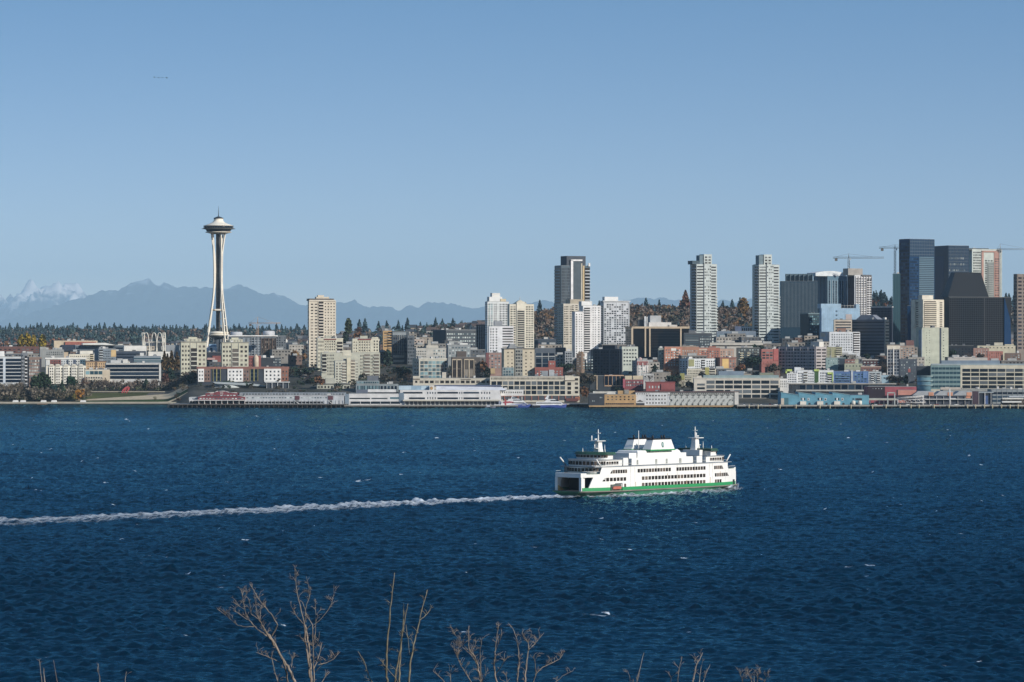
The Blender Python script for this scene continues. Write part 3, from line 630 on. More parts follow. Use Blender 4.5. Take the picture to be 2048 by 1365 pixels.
# towers in the middle
GT1 = towerglass('tower_glass_grey', '56646c', .15)
b = Bld('skyscraper', 'tall dark grey glass tower with a white edge line and gold strip', 4180, 1109, 1180, 532, GT1, xs=1122, psi=24, cat='tower', units=0)
b.fins(16, 1123, 1142, 534, 690, .22, col('7d8a90'), out=.25).win(26, 7, 1123, 1141, 536, 690, .7, .75, GLN, out=.02)
b.box('crown', 1134, 1172, 512.5, 532, '4a525c', 1.0, 18).panel(1141, 1145.5, 520, 610, 'f0eeea', 'white_edge', out=1.4).panel(1141, 1164, 519.5, 522.5, 'f0eeea', 'white_edge', out=1.4).panel(1146, 1161, 522, 610, '4f5f66', 'glass_wall', out=.8).fins(8, 1146, 1161, 522, 610, .2, col('6c7a80'), out=1.0)
b.panel(1161.5, 1164, 527, 605, 'c9bfa8', 'pale_strip', out=1.0).panel(1165, 1168, 532, 605, 'd8b878', 'gold_strip', out=1.2).balc(22, 1169, 1179.5, 536, 680, col('c8cdd0'), out=1.8).balc(25, 1110, 1121, 536, 690, col('8fa0aa'), face='S').panel(1176, 1179.5, 526.5, 533, 'e6e6e2', 'white_fin', out=1.6).done()
b = Bld('apartment_tower', 'beige apartment tower with tan roof band in front of the dark grey tower', 4060, 1114, 1166, 609, 'cfc6b0', xs=1127, psi=24, cat='tower', units=1)
b.win(17, 3, 1128, 1137, 612, 690, .75, .5, GLB).win(17, 2, 1139, 1146, 612, 690, .8, .35, GLB).win(4, 3, 1142, 1164, 610, 625, .6, .45, GLB).box('penthouse', 1141, 1166, 599, 609, 'b3a68c', .5, 14).cornice(608, 610, 'd8cfba', .4).win(17, 4, face='S', y0=614, y1=690, wf=.5, hf=.5).done()
b = Bld('apartment_tower', 'bright white apartment tower with small square windows and balcony column', 3920, 1144, 1202, 612, 'eceae6', xs=1166, psi=14, cat='tower', units=1, T=18)
b.balc(19, 1168, 1180, 616, 705, col('e6e6e2')).win(19, 2, 1184, 1193, 614, 705, .35, .4).win(19, 1, 1195, 1200, 614, 705, .55, .4).box('penthouse', 1164, 1185, 603, 612, 'ecebe6', 2).done()
b = Bld('apartment_tower', 'lower wing of white apartments with dark shaded side wall', 3900, 1144, 1167, 624, 'e8e6e2', xs=1150, psi=20, cat='tower', units=1)
b.win(18, 1, 1151.5, 1154.5, 627, 715, .8, .45).win(18, 2, 1157, 1165, 627, 715, .4, .4).done()
b = Bld('apartment_tower', 'pale grey tower with a scattered pattern of dark and white panes', 3960, 1200, 1259, 605, 'c9cdd0', xs=1207, psi=18, cat='tower', units=1)
b.win(19, 10, 1208, 1257, 608, 690, .72, .62, GL, skip=.28).fins(2, 1208, 1258, 604, 690, .03, col('dfe2e2'), out=.5).balc(17, 1201, 1206.5, 612, 690, col('b8bcc0'), face='S').cornice(602, 603.6, 'dfe1e0', 1.0).box('glass_top', 1210, 1256, 602, 605, '7f8d96', 1, 14).box('penthouse', 1211, 1238, 594, 602, 'e4e4e0', 3).done()
b = Bld('apartment_building', 'old tan and brown brick block below the white apartment tower', 3640, 1153, 1188, 708, '92765c', xs=1163, psi=-18, side='R', cat='apartments', T=12)
b.win(7, 2, 1154, 1162, 711, 745, .4, .4, GLL).win(5, 4, 1165, 1187, 712, 740, .5, .4, GLL, face='S').box('stair_tower', 1156, 1164, 704, 708, 'a8865c', 1).done()
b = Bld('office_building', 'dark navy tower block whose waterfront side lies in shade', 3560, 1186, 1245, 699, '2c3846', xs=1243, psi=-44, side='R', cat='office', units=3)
b.win(8, 9, 1189, 1241, 702, 748, .6, .5, GLN).fins(2, 1200, 1240, 700, 750, .05, col('5a6c7c')).box('penthouse', 1200, 1225, 691, 699, '2c3846', 4).done()
b = Bld('commercial_building', 'dark glass podium with tan portal frames below the navy tower block', 3480, 1180, 1249, 752, '3a424a', T=14, units=1)
b.fins(5, 1209, 1248, 752, 774, .10, col('d8a878'), out=.8).panel(1209, 1248, 750.5, 752.5, 'd8a878', 'frame_head', out=.8).panel(1209, 1248, 771, 773, 'd8a878', 'frame_sill', out=.8).win(1, 5, 1209, 1248, 753, 771, .85, .95, GLN).panel(1180, 1194, 751, 752.5, 'cbb08c', 'frame_head', out=.8).panel(1193, 1195, 751, 780, 'cbb08c', 'frame_post', out=.8).done()
b = Bld('office_building', 'pale green grey office with rows of square windows', 3660, 1238, 1276, 694, 'c3cabb', xs=1244, psi=16, cat='office')
b.win(5, 5, 1246, 1274, 697, 733, .6, .4).done()
GBK = towerglass('black_glass', '0c141c', .08)
b = Bld('office_building', 'wide black glass office with thin tan columns and parapet', 3880, 1262, 1378, 657, GBK, T=40, xs=1265, psi=10, cat='office', units=4)
for px in (1290.5, 1299.5, 1361.5): b.panel(px-1.4, px+1.4, 656, 714, 'cdb592', 'tan_column', out=.8)
b.panel(1262.5, 1266, 656, 714, 'cdb592', 'tan_column', out=.8).cornice(653.5, 657.5, 'c8b08c', .5)
for k in range(9): b.panel(1303, 1360, 660+k*5.6, 660.5+k*5.6, '1d2a34', 'spandrel_line', out=.1)
b.box('penthouse', 1300, 1345, 645, 654, 'd8d4cc', 6, 12).box('penthouse', 1304, 1326, 631.5, 645, 'b9bbba', 10, 10).box('vent_stack', 1292, 1294.5, 633, 654, 'dfe2e2', 8, 2).box('vent_stack', 1296, 1298, 634, 654, 'dfe2e2', 8, 2).box('penthouse', 1282, 1300, 640, 654, '4a5058', 14, 6).box('penthouse', 1340, 1356, 650, 654, 'cfcac0', 4, 6).done()
b = Bld('apartment_building', 'dark grey apartment block with layered balconies right of the black office', 3820, 1368, 1424, 667, '4a5056', T=22, cat='apartments', units=4)
b.bands(6, 1371, 1397, 670, 696, .4, GLL).win(5, 7, 1400, 1422, 671, 697, .55, .5, GLL).box('penthouse', 1378, 1390, 661, 667, '6c7074', 3).done()
b = Bld('hotel_building', 'narrow old pinkish block with white bay windows and a water tank', 3560, 1264, 1297, 722, 'c9c2bc', xs=1274, psi=26, cat='building', units=1)
b.panel(1274, 1296, 723, 731, '8f4844', 'red_band', out=.2).win(5, 4, 1275, 1296, 724, 752, .5, .5, GLL).fins(2, 1276, 1294, 726, 752, .14, col('e0dcd4'), out=.8).win(5, 3, face='S', y0=725, y1=752, wf=.4, hf=.45)
MB().lathe([(2.2, b.H), (2.2, b.H+2.6), (.3, b.H+3.8)], (b.L0+b.L1)/2, 6, 12).build('water_tank', col('c8a8a0'), b.root); b.done()
b = Bld('brick_building', 'crimson brick building with cream upper walls by the pier road', 3470, 1248, 1287, 760, '9c3f42', T=14, cat='building')
b.box('upper_floor', 1250, 1264, 752, 760, 'd8c49c', .5).box('upper_floor', 1266, 1286, 752, 760, 'd8c49c', .5).win(2, 9, 1252, 1285, 762, 774, .5, .5, GLL).panel(1246, 1250, 758, 776, 'c84a60', 'red_flag').done()
b = Bld('brick_building', 'low red brick warehouse with pale arched windows', 3450, 1292, 1350, 765, 'b04540', T=16, cat='building', units=2)
b.win(1, 8, 1296, 1345, 771, 778, .4, .7, GLL).cornice(764, 766, '98403c', .4).panel(1322, 1350, 768, 780, 'aa4844', out=1).done()
b = Bld('commercial_building', 'plain low white annex behind the red brick warehouse', 3500, 1287, 1308, 748, 'd4d4ce', T=10); b.win(1, 3, None, None, 751, 756, .4, .5).done()
# orange brick terraces
b = Bld('apartment_building', 'grey green end block of the orange brick terrace', 3660, 1317, 1328, 697, 'a3aa9c', T=16, cat='apartments'); b.win(7, 2, 1318, 1327, 700, 735, .5, .5, GLL).done()
b = Bld('apartment_building', 'bright orange brick apartment terrace with pale windows, tallest section', 3650, 1327, 1364, 694, 'c9794f', xs=1329, psi=14, cat='apartments', units=3)
b.win(7, 6, 1330, 1362, 698, 733, .5, .5, GLL).panel(1342, 1352, 697, 702, 'e0dcd0', 'white_panel', out=.4).balc(6, 1352, 1357, 700, 733, col('d8a080')).done()
b = Bld('apartment_building', 'tan roofed middle section of the orange brick terrace', 3680, 1360, 1398, 694, 'c4865e', T=16, cat='apartments', units=3)
b.win(5, 7, 1364, 1396, 700, 722, .5, .5, GLL).box('upper_floor', 1365, 1392, 692, 695, 'b9a88c', 1).done()
b = Bld('apartment_building', 'orange brick terrace section with stepped parapet on its east end', 3690, 1396, 1440, 696, 'c4714e', T=16, cat='apartments', units=3)
b.win(5, 8, 1398, 1438, 701, 724, .5, .5, GLL).box('upper_floor', 1418, 1432, 693, 696, 'b8694a', 1).panel(1398, 1414, 698, 701, 'd8c8b0', 'pale_cornice', out=.3).done()
b = Bld('apartment_building', 'beige and salmon end section of the orange brick terrace', 3700, 1438, 1468, 698, 'c8a68c', T=16, cat='apartments', units=2)
b.win(5, 5, 1440, 1466, 702, 725, .5, .5, GLL).done()
b = Bld('apartment_building', 'white and olive apartment block below the orange brick terrace', 3590, 1359, 1431, 718, 'd5d9d8', xs=1376, psi=26, cat='apartments', units=3)
b.panel(1377, 1388, 719, 733, '98985c', 'olive_bay', out=.6).win(4, 3, 1390, 1400, 721, 740, .5, .6).balc(4, 1402, 1410, 720, 740, col('c2cacc')).win(4, 4, 1412, 1430, 721, 740, .5, .6).win(5, 3, face='S', y0=722, y1=745, wf=.5, hf=.5).done()
b = Bld('apartment_building', 'cream stepped condos with a lime yellow panel and pale balconies', 3540, 1374, 1432, 738, 'd8cfb4', T=14, cat='apartments', units=2)
b.win(3, 10, 1376, 1406, 740, 755, .45, .45, GLB).panel(1410, 1418, 735, 750, 'b9b040', 'lime_panel', out=.6).balc(3, 1404, 1410, 738, 752, col('e2dac2')).balc(3, 1419, 1430, 738, 752, col('e2dac2')).done()
b = Bld('apartment_building', 'small terrace with a yellow green painted gable end', 3520, 1358, 1384, 752, 'cfc6a8', T=10, cat='apartments', units=1)
b.panel(1360, 1369, 747, 760, 'a8a43c', 'yellow_gable', out=.5).win(2, 5, 1370, 1383, 753, 762, .5, .5).done()
b = Bld('apartment_building', 'brick block with one bright yellow panel on its front', 3600, 1430, 1472, 716, '9c6a54', xs=1440, psi=24, cat='apartments', units=2)
b.panel(1444, 1457, 718, 737, 'e2b23c', 'yellow_panel', out=.5).win(3, 2, 1458, 1470, 720, 736, .5, .5, GLL).cornice(715, 717, '8a4a3a', .5).panel(1443, 1458, 737, 744, 'a8a44c', 'lime_panel', out=.6).done()
b = Bld('commercial_building', 'long low beige building with flat roofs between two slim towers', 3780, 1420, 1526, 686, 'cfc8b8', T=30, units=8)
b.box('upper_floor', 1450, 1470, 682, 686, 'c8c2b4', 3).box('upper_floor', 1500, 1524, 682, 686, 'd4cdbe', 3).bands(1, 1424, 1524, 690, 694, .6, GLB).done()
b = Bld('apartment_building', 'dark apartment block dotted with cream balconies', 3700, 1474, 1521, 696, '5a5c58', T=18, cat='apartments', units=3)
b.win(6, 8, 1476, 1519, 698, 726, .5, .5, GLL).balc(5, 1480, 1487, 703, 726, col('ddd2a8')).balc(5, 1494, 1501, 703, 726, col('ddd2a8')).balc(5, 1508, 1514, 700, 726, col('8c9088')).done()
b = Bld('brick_building', 'square red brick office with grids of wide windows', 3680, 1519, 1557, 699, 'b05a4a', xs=1523, psi=16, cat='building', units=3)
b.win(3, 3, 1524, 1546, 703, 719, .78, .6).panel(1547, 1556, 698, 722, 'b84a40', 'stair_tower', out=.5).done()
b = Bld('office_building', 'white colonnaded rooftop block below the wooded hill', 4080, 1480, 1510, 654, 'e4e2da', T=14, cat='office')
b.win(1, 6, 1483, 1508, 656, 663, .5, .9, GLN).box('penthouse', 1490, 1496, 648, 654, 'cfc8b0', 3, 5).done()
b = Bld('office_building', 'blue grey flat office with glassy roof between the slim towers', 4020, 1434, 1512, 663, '7d8fa0', T=24, cat='office', units=4)
b.bands(2, 1436, 1486, 668, 680, .4, GLT).panel(1452, 1510, 672, 682, '2c3c4c', 'dark_podium', out=2).panel(1470, 1482, 653, 663, '5a6a8a', 'blue_lift_shaft', out=-1, inn=5).done()
# slim white towers
def slim(D, x0, x1, xs, yt, dark_top, core, label):
    b = Bld('apartment_tower', label, D, x0, x1, yt, 'c4cdc8', xs=xs, psi=20, cat='tower', units=0, group='pair of slim white residential towers', T=20)
    n = 27
    w = x1-xs; m1 = xs+.33*w; m2 = xs+.38*w; m3 = xs+.72*w
    b.bands(n, xs+1, m1, yt+2, 690, .42, GL, out=.08).panel(m1, m2, yt-2, 690, '33404c', 'recess').win(n, 4, m2, m3, yt+1, 690, .62, .42, GL, skip=.35).bands(n, m3, x1-2, yt+3, 690, .45, GL, out=.09)
    b.balc(n, x0, xs, yt+3, 690, col('b8c2c8'), face='S', out=1.6)
    b.balc(n-9, x1-4, x1+1.0, yt+60, 690, col('c6cdc8'), out=1.5, back=False)
    b.box('upper_core', core[0], core[1], core[2], yt, 'c4cdc6', .3, 14).win(3, 2, core[0]+1, core[1]-1, core[2]+3, yt, .65, .5, GL, out=-.28)
    b.box('upper_shaft', core[3], core[0], core[4], yt, '6f8790', 1.5, 10)
    b.box('dark_top', dark_top[0], dark_top[1], dark_top[2], yt, '48606c', 2, 14); b.done()
slim(4060, 1383, 1434, 1393, 529, (1386, 1407, 522), (1408, 1424, 509, 1400, 511), 'slim white residential tower standing right of the black glass office')
slim(4060, 1509, 1559, 1518, 530, (1518, 1530, 529), (1528, 1544, 509.5, 1519, 511), 'slim white residential tower standing left of the blue finned tower')
# ------------------------------------------------------------------ city, right third
GBF = towerglass('finned_glass', '2a3f4e', .12)
b = Bld('skyscraper', 'blue grey tower lined with thin vertical fins', 4140, 1560, 1636, 563, GBF, T=34, cat='tower', units=0, psi=-4)
b.fins(26, 1563, 1635, 565, 655, .22, col('8397a2'), out=.5).box('crown_drum', 1571, 1626, 548, 563, '55707c', 4, 24).fins(6, 1572, 1625, 549, 562, .08, col('7f949c'), name='crown_rib', out=-3.8).done()
b = Bld('office_building', 'dark glass mid rise with teal frames beside the pale blue wrapped block', 4020, 1606, 1640, 628, '2b4650', T=20, cat='office', xs=1617, psi=24)
b.win(8, 5, 1619, 1638, 631, 672, .65, .6, GLT).cornice(626.5, 628.5, '6f8a90', .3).done()
GGT = towerglass('pale_tower_glass', '5c7482', .1)
b = Bld('skyscraper', 'blue glass tower with bright curved roof crown', 4200, 1627, 1697, 553, GGT, xs=1655, psi=30, cat='tower', units=0)
b.fins(9, 1656, 1696, 560, 640, .22, col('9fb2bd'), out=.4).fins(4, 1628, 1655, 556, 640, .2, col('5c7482'), face='S').win(16, 6, 1656, 1696, 562, 640, .5, .85, GLN)
u0, u1 = b.lx(1640), b.lx(1690); mb = MB()
mb.prism([(u0-6, b.H)] + [(u0-6+(u1-u0+8)*k/10, b.H + 4 + 2.6*math.sin(math.pi*k/10)) for k in range(11)] + [(u1+2, b.H)], 'y', 1, 20); mb.build('curved_crown', col('dfe4e4'), b.root)
b.done()
b = Bld('apartment_tower', 'concrete tower under construction with rows of white balconies', 4120, 1694, 1743, 551, 'd9d8d6', xs=1709, psi=26, cat='tower', units=1)
b.bands(18, 1711, 1743, 556, 640, .45, GLB).fins(6, 1711, 1743, 553, 640, .12, col('e8e6e4'), out=1.2).balc(17, 1733, 1742, 560, 640, col('e4e2e0')).panel(1696, 1708, 553, 640, '5c4040', 'brown_side', face='S').box('lift_core', 1698, 1727, 537.5, 551, 'a9a39a', 2, 12).panel(1722, 1742, 550, 553, '6a6a6a', 'slab_edge', out=1.5).done()
b = Bld('construction_building', 'block wrapped in pale sky blue sheeting', 3980, 1639, 1720, 617, '93bbd6', xs=1643, psi=12, cat='building', units=0)
b.box('upper_wrap', 1642, 1682, 608, 617, '98bfd8', .1, 14).box('upper_wrap', 1712, 1719, 609, 617, '98bfd8', .1, 8).win(3, 1, 1671, 1675, 619, 643, .8, .4, GLN).fins(18, 1644, 1719, 617, 665, .10, col('9ccdee'), out=.15)
mb = MB()
for px in (1684, 1690, 1696, 1702, 1708): mb.tube([(b.lx(px), 2, b.H), (b.lx(px), 2, b.z(610))], .3, 4)
mb.tube([(b.lx(1682), 2, b.z(612)), (b.lx(1714), 2, b.z(612))], .35, 4); mb.build('scaffolding', col('a8a49a'), b.root); b.done()
b = Bld('office_building', 'office slab coloured as in shade with pale ribbon bands, one end coloured sunlit', 3900, 1702, 1778, 640, '606a78', xs=1770, psi=-44, side='R', cat='office', units=2)
b.bands(11, 1703, 1768, 642, 712, .38, GLN).bands(11, 1771, 1778, 642, 712, .40, GLB, face='S')
b.fins(1, 1769.2, 1778, 640, 712, .01, col('e0cdb0'), face='S').panel(1770, 1778, 640, 712, 'dcc8a8', 'painted_sunlit_end', face='S', out=.02)  # beige end, slate front: sun and shade put into the wall colours
mb = MB(); a0, a1 = b.lx(1708), b.lx(1752); mb.loft([[(a0,3,b.H),(a1,3,b.H),(a1,14,b.H),(a0,14,b.H)], [(a0+7,5,b.z(630)),(a1-9,5,b.z(630)),(a1-9,12,b.z(630)),(a0+7,12,b.z(630))]]); mb.build('sloped_penthouse', col('8a8f98'), b.root); b.done()
b = Bld('office_building', 'beige office wing with dark ribbon windows in full sun', 3910, 1668, 1704, 640, 'ddcbb0', T=18, cat='office', units=1)
b.bands(4, 1671, 1702, 642, 664, .42, GLN).panel(1674, 1692, 657, 666, 'a87a60', 'brown_panel', out=.5).box('penthouse', 1692, 1704, 629, 640, 'c9b8b0', 4, 8).done()
b = Bld('apartment_building', 'pale grid fronted hotel block below the sky blue sheeting', 3820, 1640, 1720, 664.5, 'c9cdd0', xs=1659, psi=26, cat='hotel', units=2)
b.win(7, 9, 1662, 1705, 667, 703, .45, .5).balc(8, 1706, 1719, 666, 705, col('dfe0e0')).panel(1641, 1651, 666, 674, 'dccab0', 'painted_sun_patch', face='S').win(2, 2, 1642, 1650, 667, 673, .4, .5, face='S').panel(1655, 1659, 664, 700, 'd8cfc6', 'corner_pier', face='S').done()  # pale patch on the dark side face paints in a spot of sun
b = Bld('office_building', 'dark blue hatched office block below the wooded skyline', 4040, 1742, 1786, 615, '2d3b4f', psi=-38, xs=1784, side='R', cat='office', units=2)
b.fins(14, 1744, 1784, 616, 650, .12, col('46566c')).bands(7, 1744, 1784, 616, 650, .35, GLN).cornice(613.5, 615.5, 'c8c8c6', .4).done()
b = Bld('office_building', 'broad grey pink block with deep window grid, right end sunlit', 3660, 1556, 1653, 694, 'b9b0ac', xs=1632, psi=-40, side='R', cat='office', units=5)
b.win(7, 12, 1558, 1630, 697, 741, .7, .45, GLN).fins(5, 1558, 1630, 695, 745, .08, col('aaa4a4'), out=.5).bands(7, 1633, 1642, 697, 741, .45, GLB, face='S').bands(7, 1644, 1652, 697, 741, .45, GLB, face='S').box('penthouse', 1615, 1632, 684, 694, 'dcd8cc', 6, 9).done()
b = Bld('apartment_building', 'olive green brick apartments beside the broad grey pink block', 3700, 1652, 1684, 695, 'b4b07e', T=16, cat='apartments', units=2)
b.win(5, 2, 1654, 1662, 698, 715, .5, .5, GLL).fins(1, 1654, 1663, 696, 716, .15, col('d8d4b4')).balc(5, 1672, 1683, 697, 716, col('d8d4b0')).done()
b = Bld('commercial_building', 'pale sea green stucco building with a slanted roof edge', 3620, 1652, 1692, 716, '94b0aa', T=14)
b.win(3, 5, 1655, 1680, 719, 735, .3, .4, GLL).panel(1676, 1692, 717, 741, '3a4a56', 'painted_wall_shade', out=.1).done()  # dark panel paints shade onto the end of the front
b = Bld('apartment_building', 'small sage green house row with a red brick top', 3600, 1689, 1725, 728, 'b3b696', T=12, cat='apartments', units=2)
b.box('brick_floor', 1690, 1711, 719, 728, 'a06a58', 1).win(1, 5, 1690, 1723, 730, 735, .35, .5).win(1, 5, 1692, 1710, 721, 726, .4, .5, GLL, out=-.9).box('stair_tower', 1710, 1717, 719, 728, 'bdbc9c', 1, 4).done()
b = Bld('brick_building', 'low long brown brick building with a pale roof line', 3580, 1722, 1762, 734, '96604f', T=12, cat='building', units=3)
b.cornice(733, 735, 'c8a890', .3).win(1, 8, None, None, 737, 741, .5, .5).done()
b = Bld('house', 'dark red house with white trim among brown trees', 3680, 1726, 1760, 720, '5a3034', T=12, units=1)
b.panel(1724, 1760, 719, 721, 'c9c2b8', 'eaves', out=.8).win(2, 5, None, None, 723, 732, .5, .5, GLL).done()
b = Bld('apartment_building', 'white apartments with lime green accent frames', 3480, 1594, 1667, 741, 'e9ebea', T=16, cat='apartments', units=3)
b.box('upper_floor', 1589, 1602, 735, 746, 'e3e6e8', .5, 8).win(4, 4, 1596, 1607, 745, 766, .55, .55).balc(4, 1607, 1615, 744, 766, col('dfe3e0')).win(4, 3, 1616, 1628, 745, 766, .5, .5).panel(1628, 1638, 739, 743, 'c8e43c', 'lime_frame', out=1.2).panel(1629, 1637, 743, 766, '3f6a30', 'green_recess', out=.2).win(4, 5, 1640, 1655, 744, 766, .5, .55).panel(1655, 1665, 745, 749, 'c8e43c', 'lime_frame', out=1.2).panel(1664, 1666, 745, 767, 'b4dc34', 'lime_frame', out=1.2).balc(4, 1655, 1663, 749, 767, col('dfe3e0')).done()
b = Bld('apartment_building', 'lower white wing with a lime corner at the left of the lime framed apartments', 3470, 1574, 1594, 747, 'e6e8e8', T=12, cat='apartments', units=1)
b.panel(1571, 1584, 739, 743, 'c8e43c', 'lime_frame', out=1.2).panel(1571, 1574, 739, 747, 'c8e43c', 'lime_frame', out=1.2).win(4, 5, 1576, 1593, 748, 766, .55, .5).done()
b = Bld('apartment_building', 'bright blue apartments split by a pale grey stair strip', 3480, 1667, 1737, 743, '3f74b4', T=14, cat='apartments', units=3)
b.win(4, 5, 1671, 1700, 747, 765, .75, .5, GLT).balc(4, 1672, 1699, 747, 766, col('5a88c0'), back=False).panel(1702, 1706, 741, 766, 'c2cace', 'stair_strip', out=.6).win(4, 4, 1708, 1734, 747, 765, .6, .5, GLT).panel(1726, 1735, 743, 757, '4a86c8', 'blue_bay', out=.5).panel(1688, 1697, 741, 743.5, 'e4e8ea', 'white_parapet', out=.3).panel(1712, 1720, 741, 743.5, 'e4e8ea', 'white_parapet', out=.3).done()
b = Bld('apartment_building', 'grey white apartments with checkered balconies right of the blue block', 3485, 1736, 1763, 744, 'b9c2c2', T=12, cat='apartments', units=2)
b.win(5, 5, 1738, 1761, 746, 765, .5, .5).balc(4, 1742, 1748, 747, 765, col('dfe2e0')).balc(4, 1754, 1760, 747, 765, col('dfe2e0')).done()
b = Bld('house', 'small pale blue building beside brown bushes', 3500, 1759, 1778, 751, '9cc0d0', T=10, units=1); b.win(1, 3, None, None, 754, 759, .4, .5).done()
b = Bld('market_building', 'long dark glass fronted market hall with thin pale posts', 3420, 1578, 1790, 768, '3c4650', T=18, cat='hall', units=9)
b.win(1, 10, 1598, 1738, 771, 779, .93, .95, GLN).fins(10, 1598, 1738, 770, 784, .05, col('b9bab8'), out=.6).cornice(767.3, 769, 'b9b2a4', 1.2).panel(1592, 1736, 780, 783, 'c2bfb4', 'parapet', out=1.5).done()
b = Bld('office_building', 'cream waterfront office with grid of dark wide windows and blue grey roof box', 3440, 1388, 1560, 757, 'ddd3bf', T=28, cat='office', units=4)
b.win(5, 8, 1412, 1558, 760, 807, .90, .70, GL).win(3, 1, 1393, 1411, 766, 788, .85, .55, GL).box('glass_floor', 1407, 1558, 751, 757, '8fa6a6', 2, 20).box('roof_plant', 1438, 1488, 743, 757, '7e92a4', 6, 14).cornice(756.3, 757.6, 'e6decc', .5).box('roof_plant', 1520, 1548, 746, 751, '8d9078', 8, 10).box('upper_floor', 1393, 1403, 752, 757, 'd9cfbb', 1, 5).done()
b = Bld('office_building', 'small white end block with slit windows at the cream waterfront office', 3460, 1558, 1576, 758, 'e2e2de', T=10, cat='office', units=1)
b.win(3, 4, 1560, 1574, 761, 776, .35, .6).done()
b = Bld('office_building', 'pale office with tall white pilasters between dark windows', 3640, 1773, 1800, 697, '7a8088', xs=1774, psi=10, cat='office', units=2)
b.fins(2, 1774, 1799.5, 696, 752, .14, col('e6e2d8'), out=1).win(8, 4, 1775, 1799, 700, 750, .7, .6, GLN).panel(1774, 1800, 692, 699, 'd8cfb8', 'cornice_wall', out=.6).done()
b = Bld('brick_building', 'tan brick hotel with scattered pale window bays', 3660, 1800, 1829, 692, 'b89a84', T=14, cat='building', units=2)
b.win(6, 5, 1801, 1828, 695, 720, .55, .5, GLL).box('brick_top', 1812, 1828, 681, 692, '8a5a50', 1, 8).box('penthouse', 1800, 1812, 686, 692, 'cfc8bc', 2, 7).done()
b = Bld('apartment_building', 'dark slate block with small lit windows and a red sign panel', 3560, 1799, 1834, 719, '555d66', T=14, cat='building', units=1)
b.win(6, 6, 1801, 1832, 722, 756, .35, .4, GLL, skip=.3).panel(1816, 1821, 738, 745, 'c05a48', 'red_sign').done()
# dark towers
GD1 = towerglass('navy_tower_glass', '15385a', .06); GPN = glass('navy_pane', '0c2236', '2c4a66', .45, .06, 0, .1); GD2 = towerglass('slate_tower_glass', '2c4054', .12)
b = Bld('skyscraper', 'tallest dark blue glass tower with plain slate upper box', 4140, 1798, 1869, 479, GD1, xs=1819, psi=30, cat='tower', units=0)
b.panel(1819, 1868.5, 480, 514, GD2, 'upper_box', out=.6).panel(1838, 1868, 514, 640, GGT, 'bright_glass', out=.3).bands(34, 1838, 1868, 515, 640, .35, GLN, out=.36).win(30, 5, face='S', y0=485, y1=690, wf=.86, hf=.7, m=GPN).win(30, 5, 1820, 1837, 516, 690, .86, .7, GPN).fins(10, 1819, 1868, 480, 513, .06, col('55646e'), out=.7).bands(5, 1819, 1868, 481, 513, .10, col('5c7082'), name='floor_line', out=.72).done()
b = Bld('skyscraper', 'lower slate tower joined to the right of the tallest blue tower', 4170, 1868, 1938, 492, GD2, xs=1897, psi=22, cat='tower', units=0)
b.win(9, 14, 1898, 1930, 511, 620, .35, .3, GLL).fins(14, 1898, 1937, 493, 620, .10, col('55646e')).panel(1870, 1888, 512, 640, GD1, 'navy_glass', face='S').bands(30, 1897, 1938, 494, 690, .12, col('54687a'), name='floor_line', out=.12).done()
b = Bld('skyscraper', 'narrow greenish glass tower at the left flank of the tallest blue tower', 4110, 1786, 1801, 548, towerglass('green_tower_glass', '3c5a62', .12), T=16, cat='tower', units=1)
b.fins(4, None, None, 549, 690, .12, col('5d7c84')).done()
b = Bld('skyscraper', 'slim blue glass slab in the shade beside the cream balcony tower', 4040, 1815, 1838, 612, GD1, T=16, cat='tower', units=0)
b.fins(6, 1818, 1837, 613, 680, .15, col('3c5468')).done()
b = Bld('apartment_tower', 'new residential tower with orange panels and pale framed glass', 4280, 1937, 2004, 499, 'cbd3c8', xs=1944, psi=16, cat='tower', units=1)
b.win(18, 4, 1946, 1962, 503, 598, .7, .55).panel(1963, 1967, 503, 570, 'c48e78', 'orange_strip', out=.8).panel(1963, 1990, 502, 505, 'c48e78', 'orange_strip', out=.8).panel(1988, 1999, 502, 600, 'bd8873', 'orange_strip', out=.6).win(17, 2, 1989, 1998, 516, 598, .6, .5, out=.6).win(18, 3, 1969, 1986, 520, 598, .7, .6, GL).panel(1974, 1987, 525, 600, '8f958f', 'grey_bay', out=.3).balc(16, 1976, 1986, 528, 600, col('a8aca6')).box('roof_screen', 1938, 1978, 497, 501, '5a6468', 1, 14).done()
b = Bld('office_tower', 'black stepped office tower with a tapering top', 4000, 1888, 2022, 595, towerglass('black_stone', '2b2e32', .25), xs=1898, psi=10, cat='tower', units=0)
b.bands(22, 1899, 2010, 597, 690, .4, GBK, out=.05).fins(30, 1899, 2010, 596, 690, .12, col('3c4248'), name='mullion', out=.12)
u0, u1, t0, t1 = b.lx(1896), b.lx(1978), b.lx(1914), b.lx(1966)
mb = MB(); mb.loft([[(u0,.5,b.H),(u1,.5,b.H),(u1,30,b.H),(u0,30,b.H)], [(t0,8,b.z(545)),(t1,8,b.z(545)),(t1,24,b.z(545)),(t0,24,b.z(545))]]); mb.build('tapered_top', towerglass('black_stone', '2b2e32', .25), b.root)
MB().prism([(b.lx(2008), b.H), (b.lx(2020), b.z(640)), (b.lx(2022), b.z(690)), (b.lx(2008), b.z(690))], 'y', -1.5, 20).build('flank', GD1, b.root)
b.panel(1968, 1970, 596, 690, '3a3e44', 'seam', out=.4).done()
b = Bld('apartment_tower', 'cream tower with rows of dark balconies rising behind a pale concrete slab', 3840, 1822, 1888, 600, 'e6dcc0', xs=1846, psi=22, cat='tower', units=0)
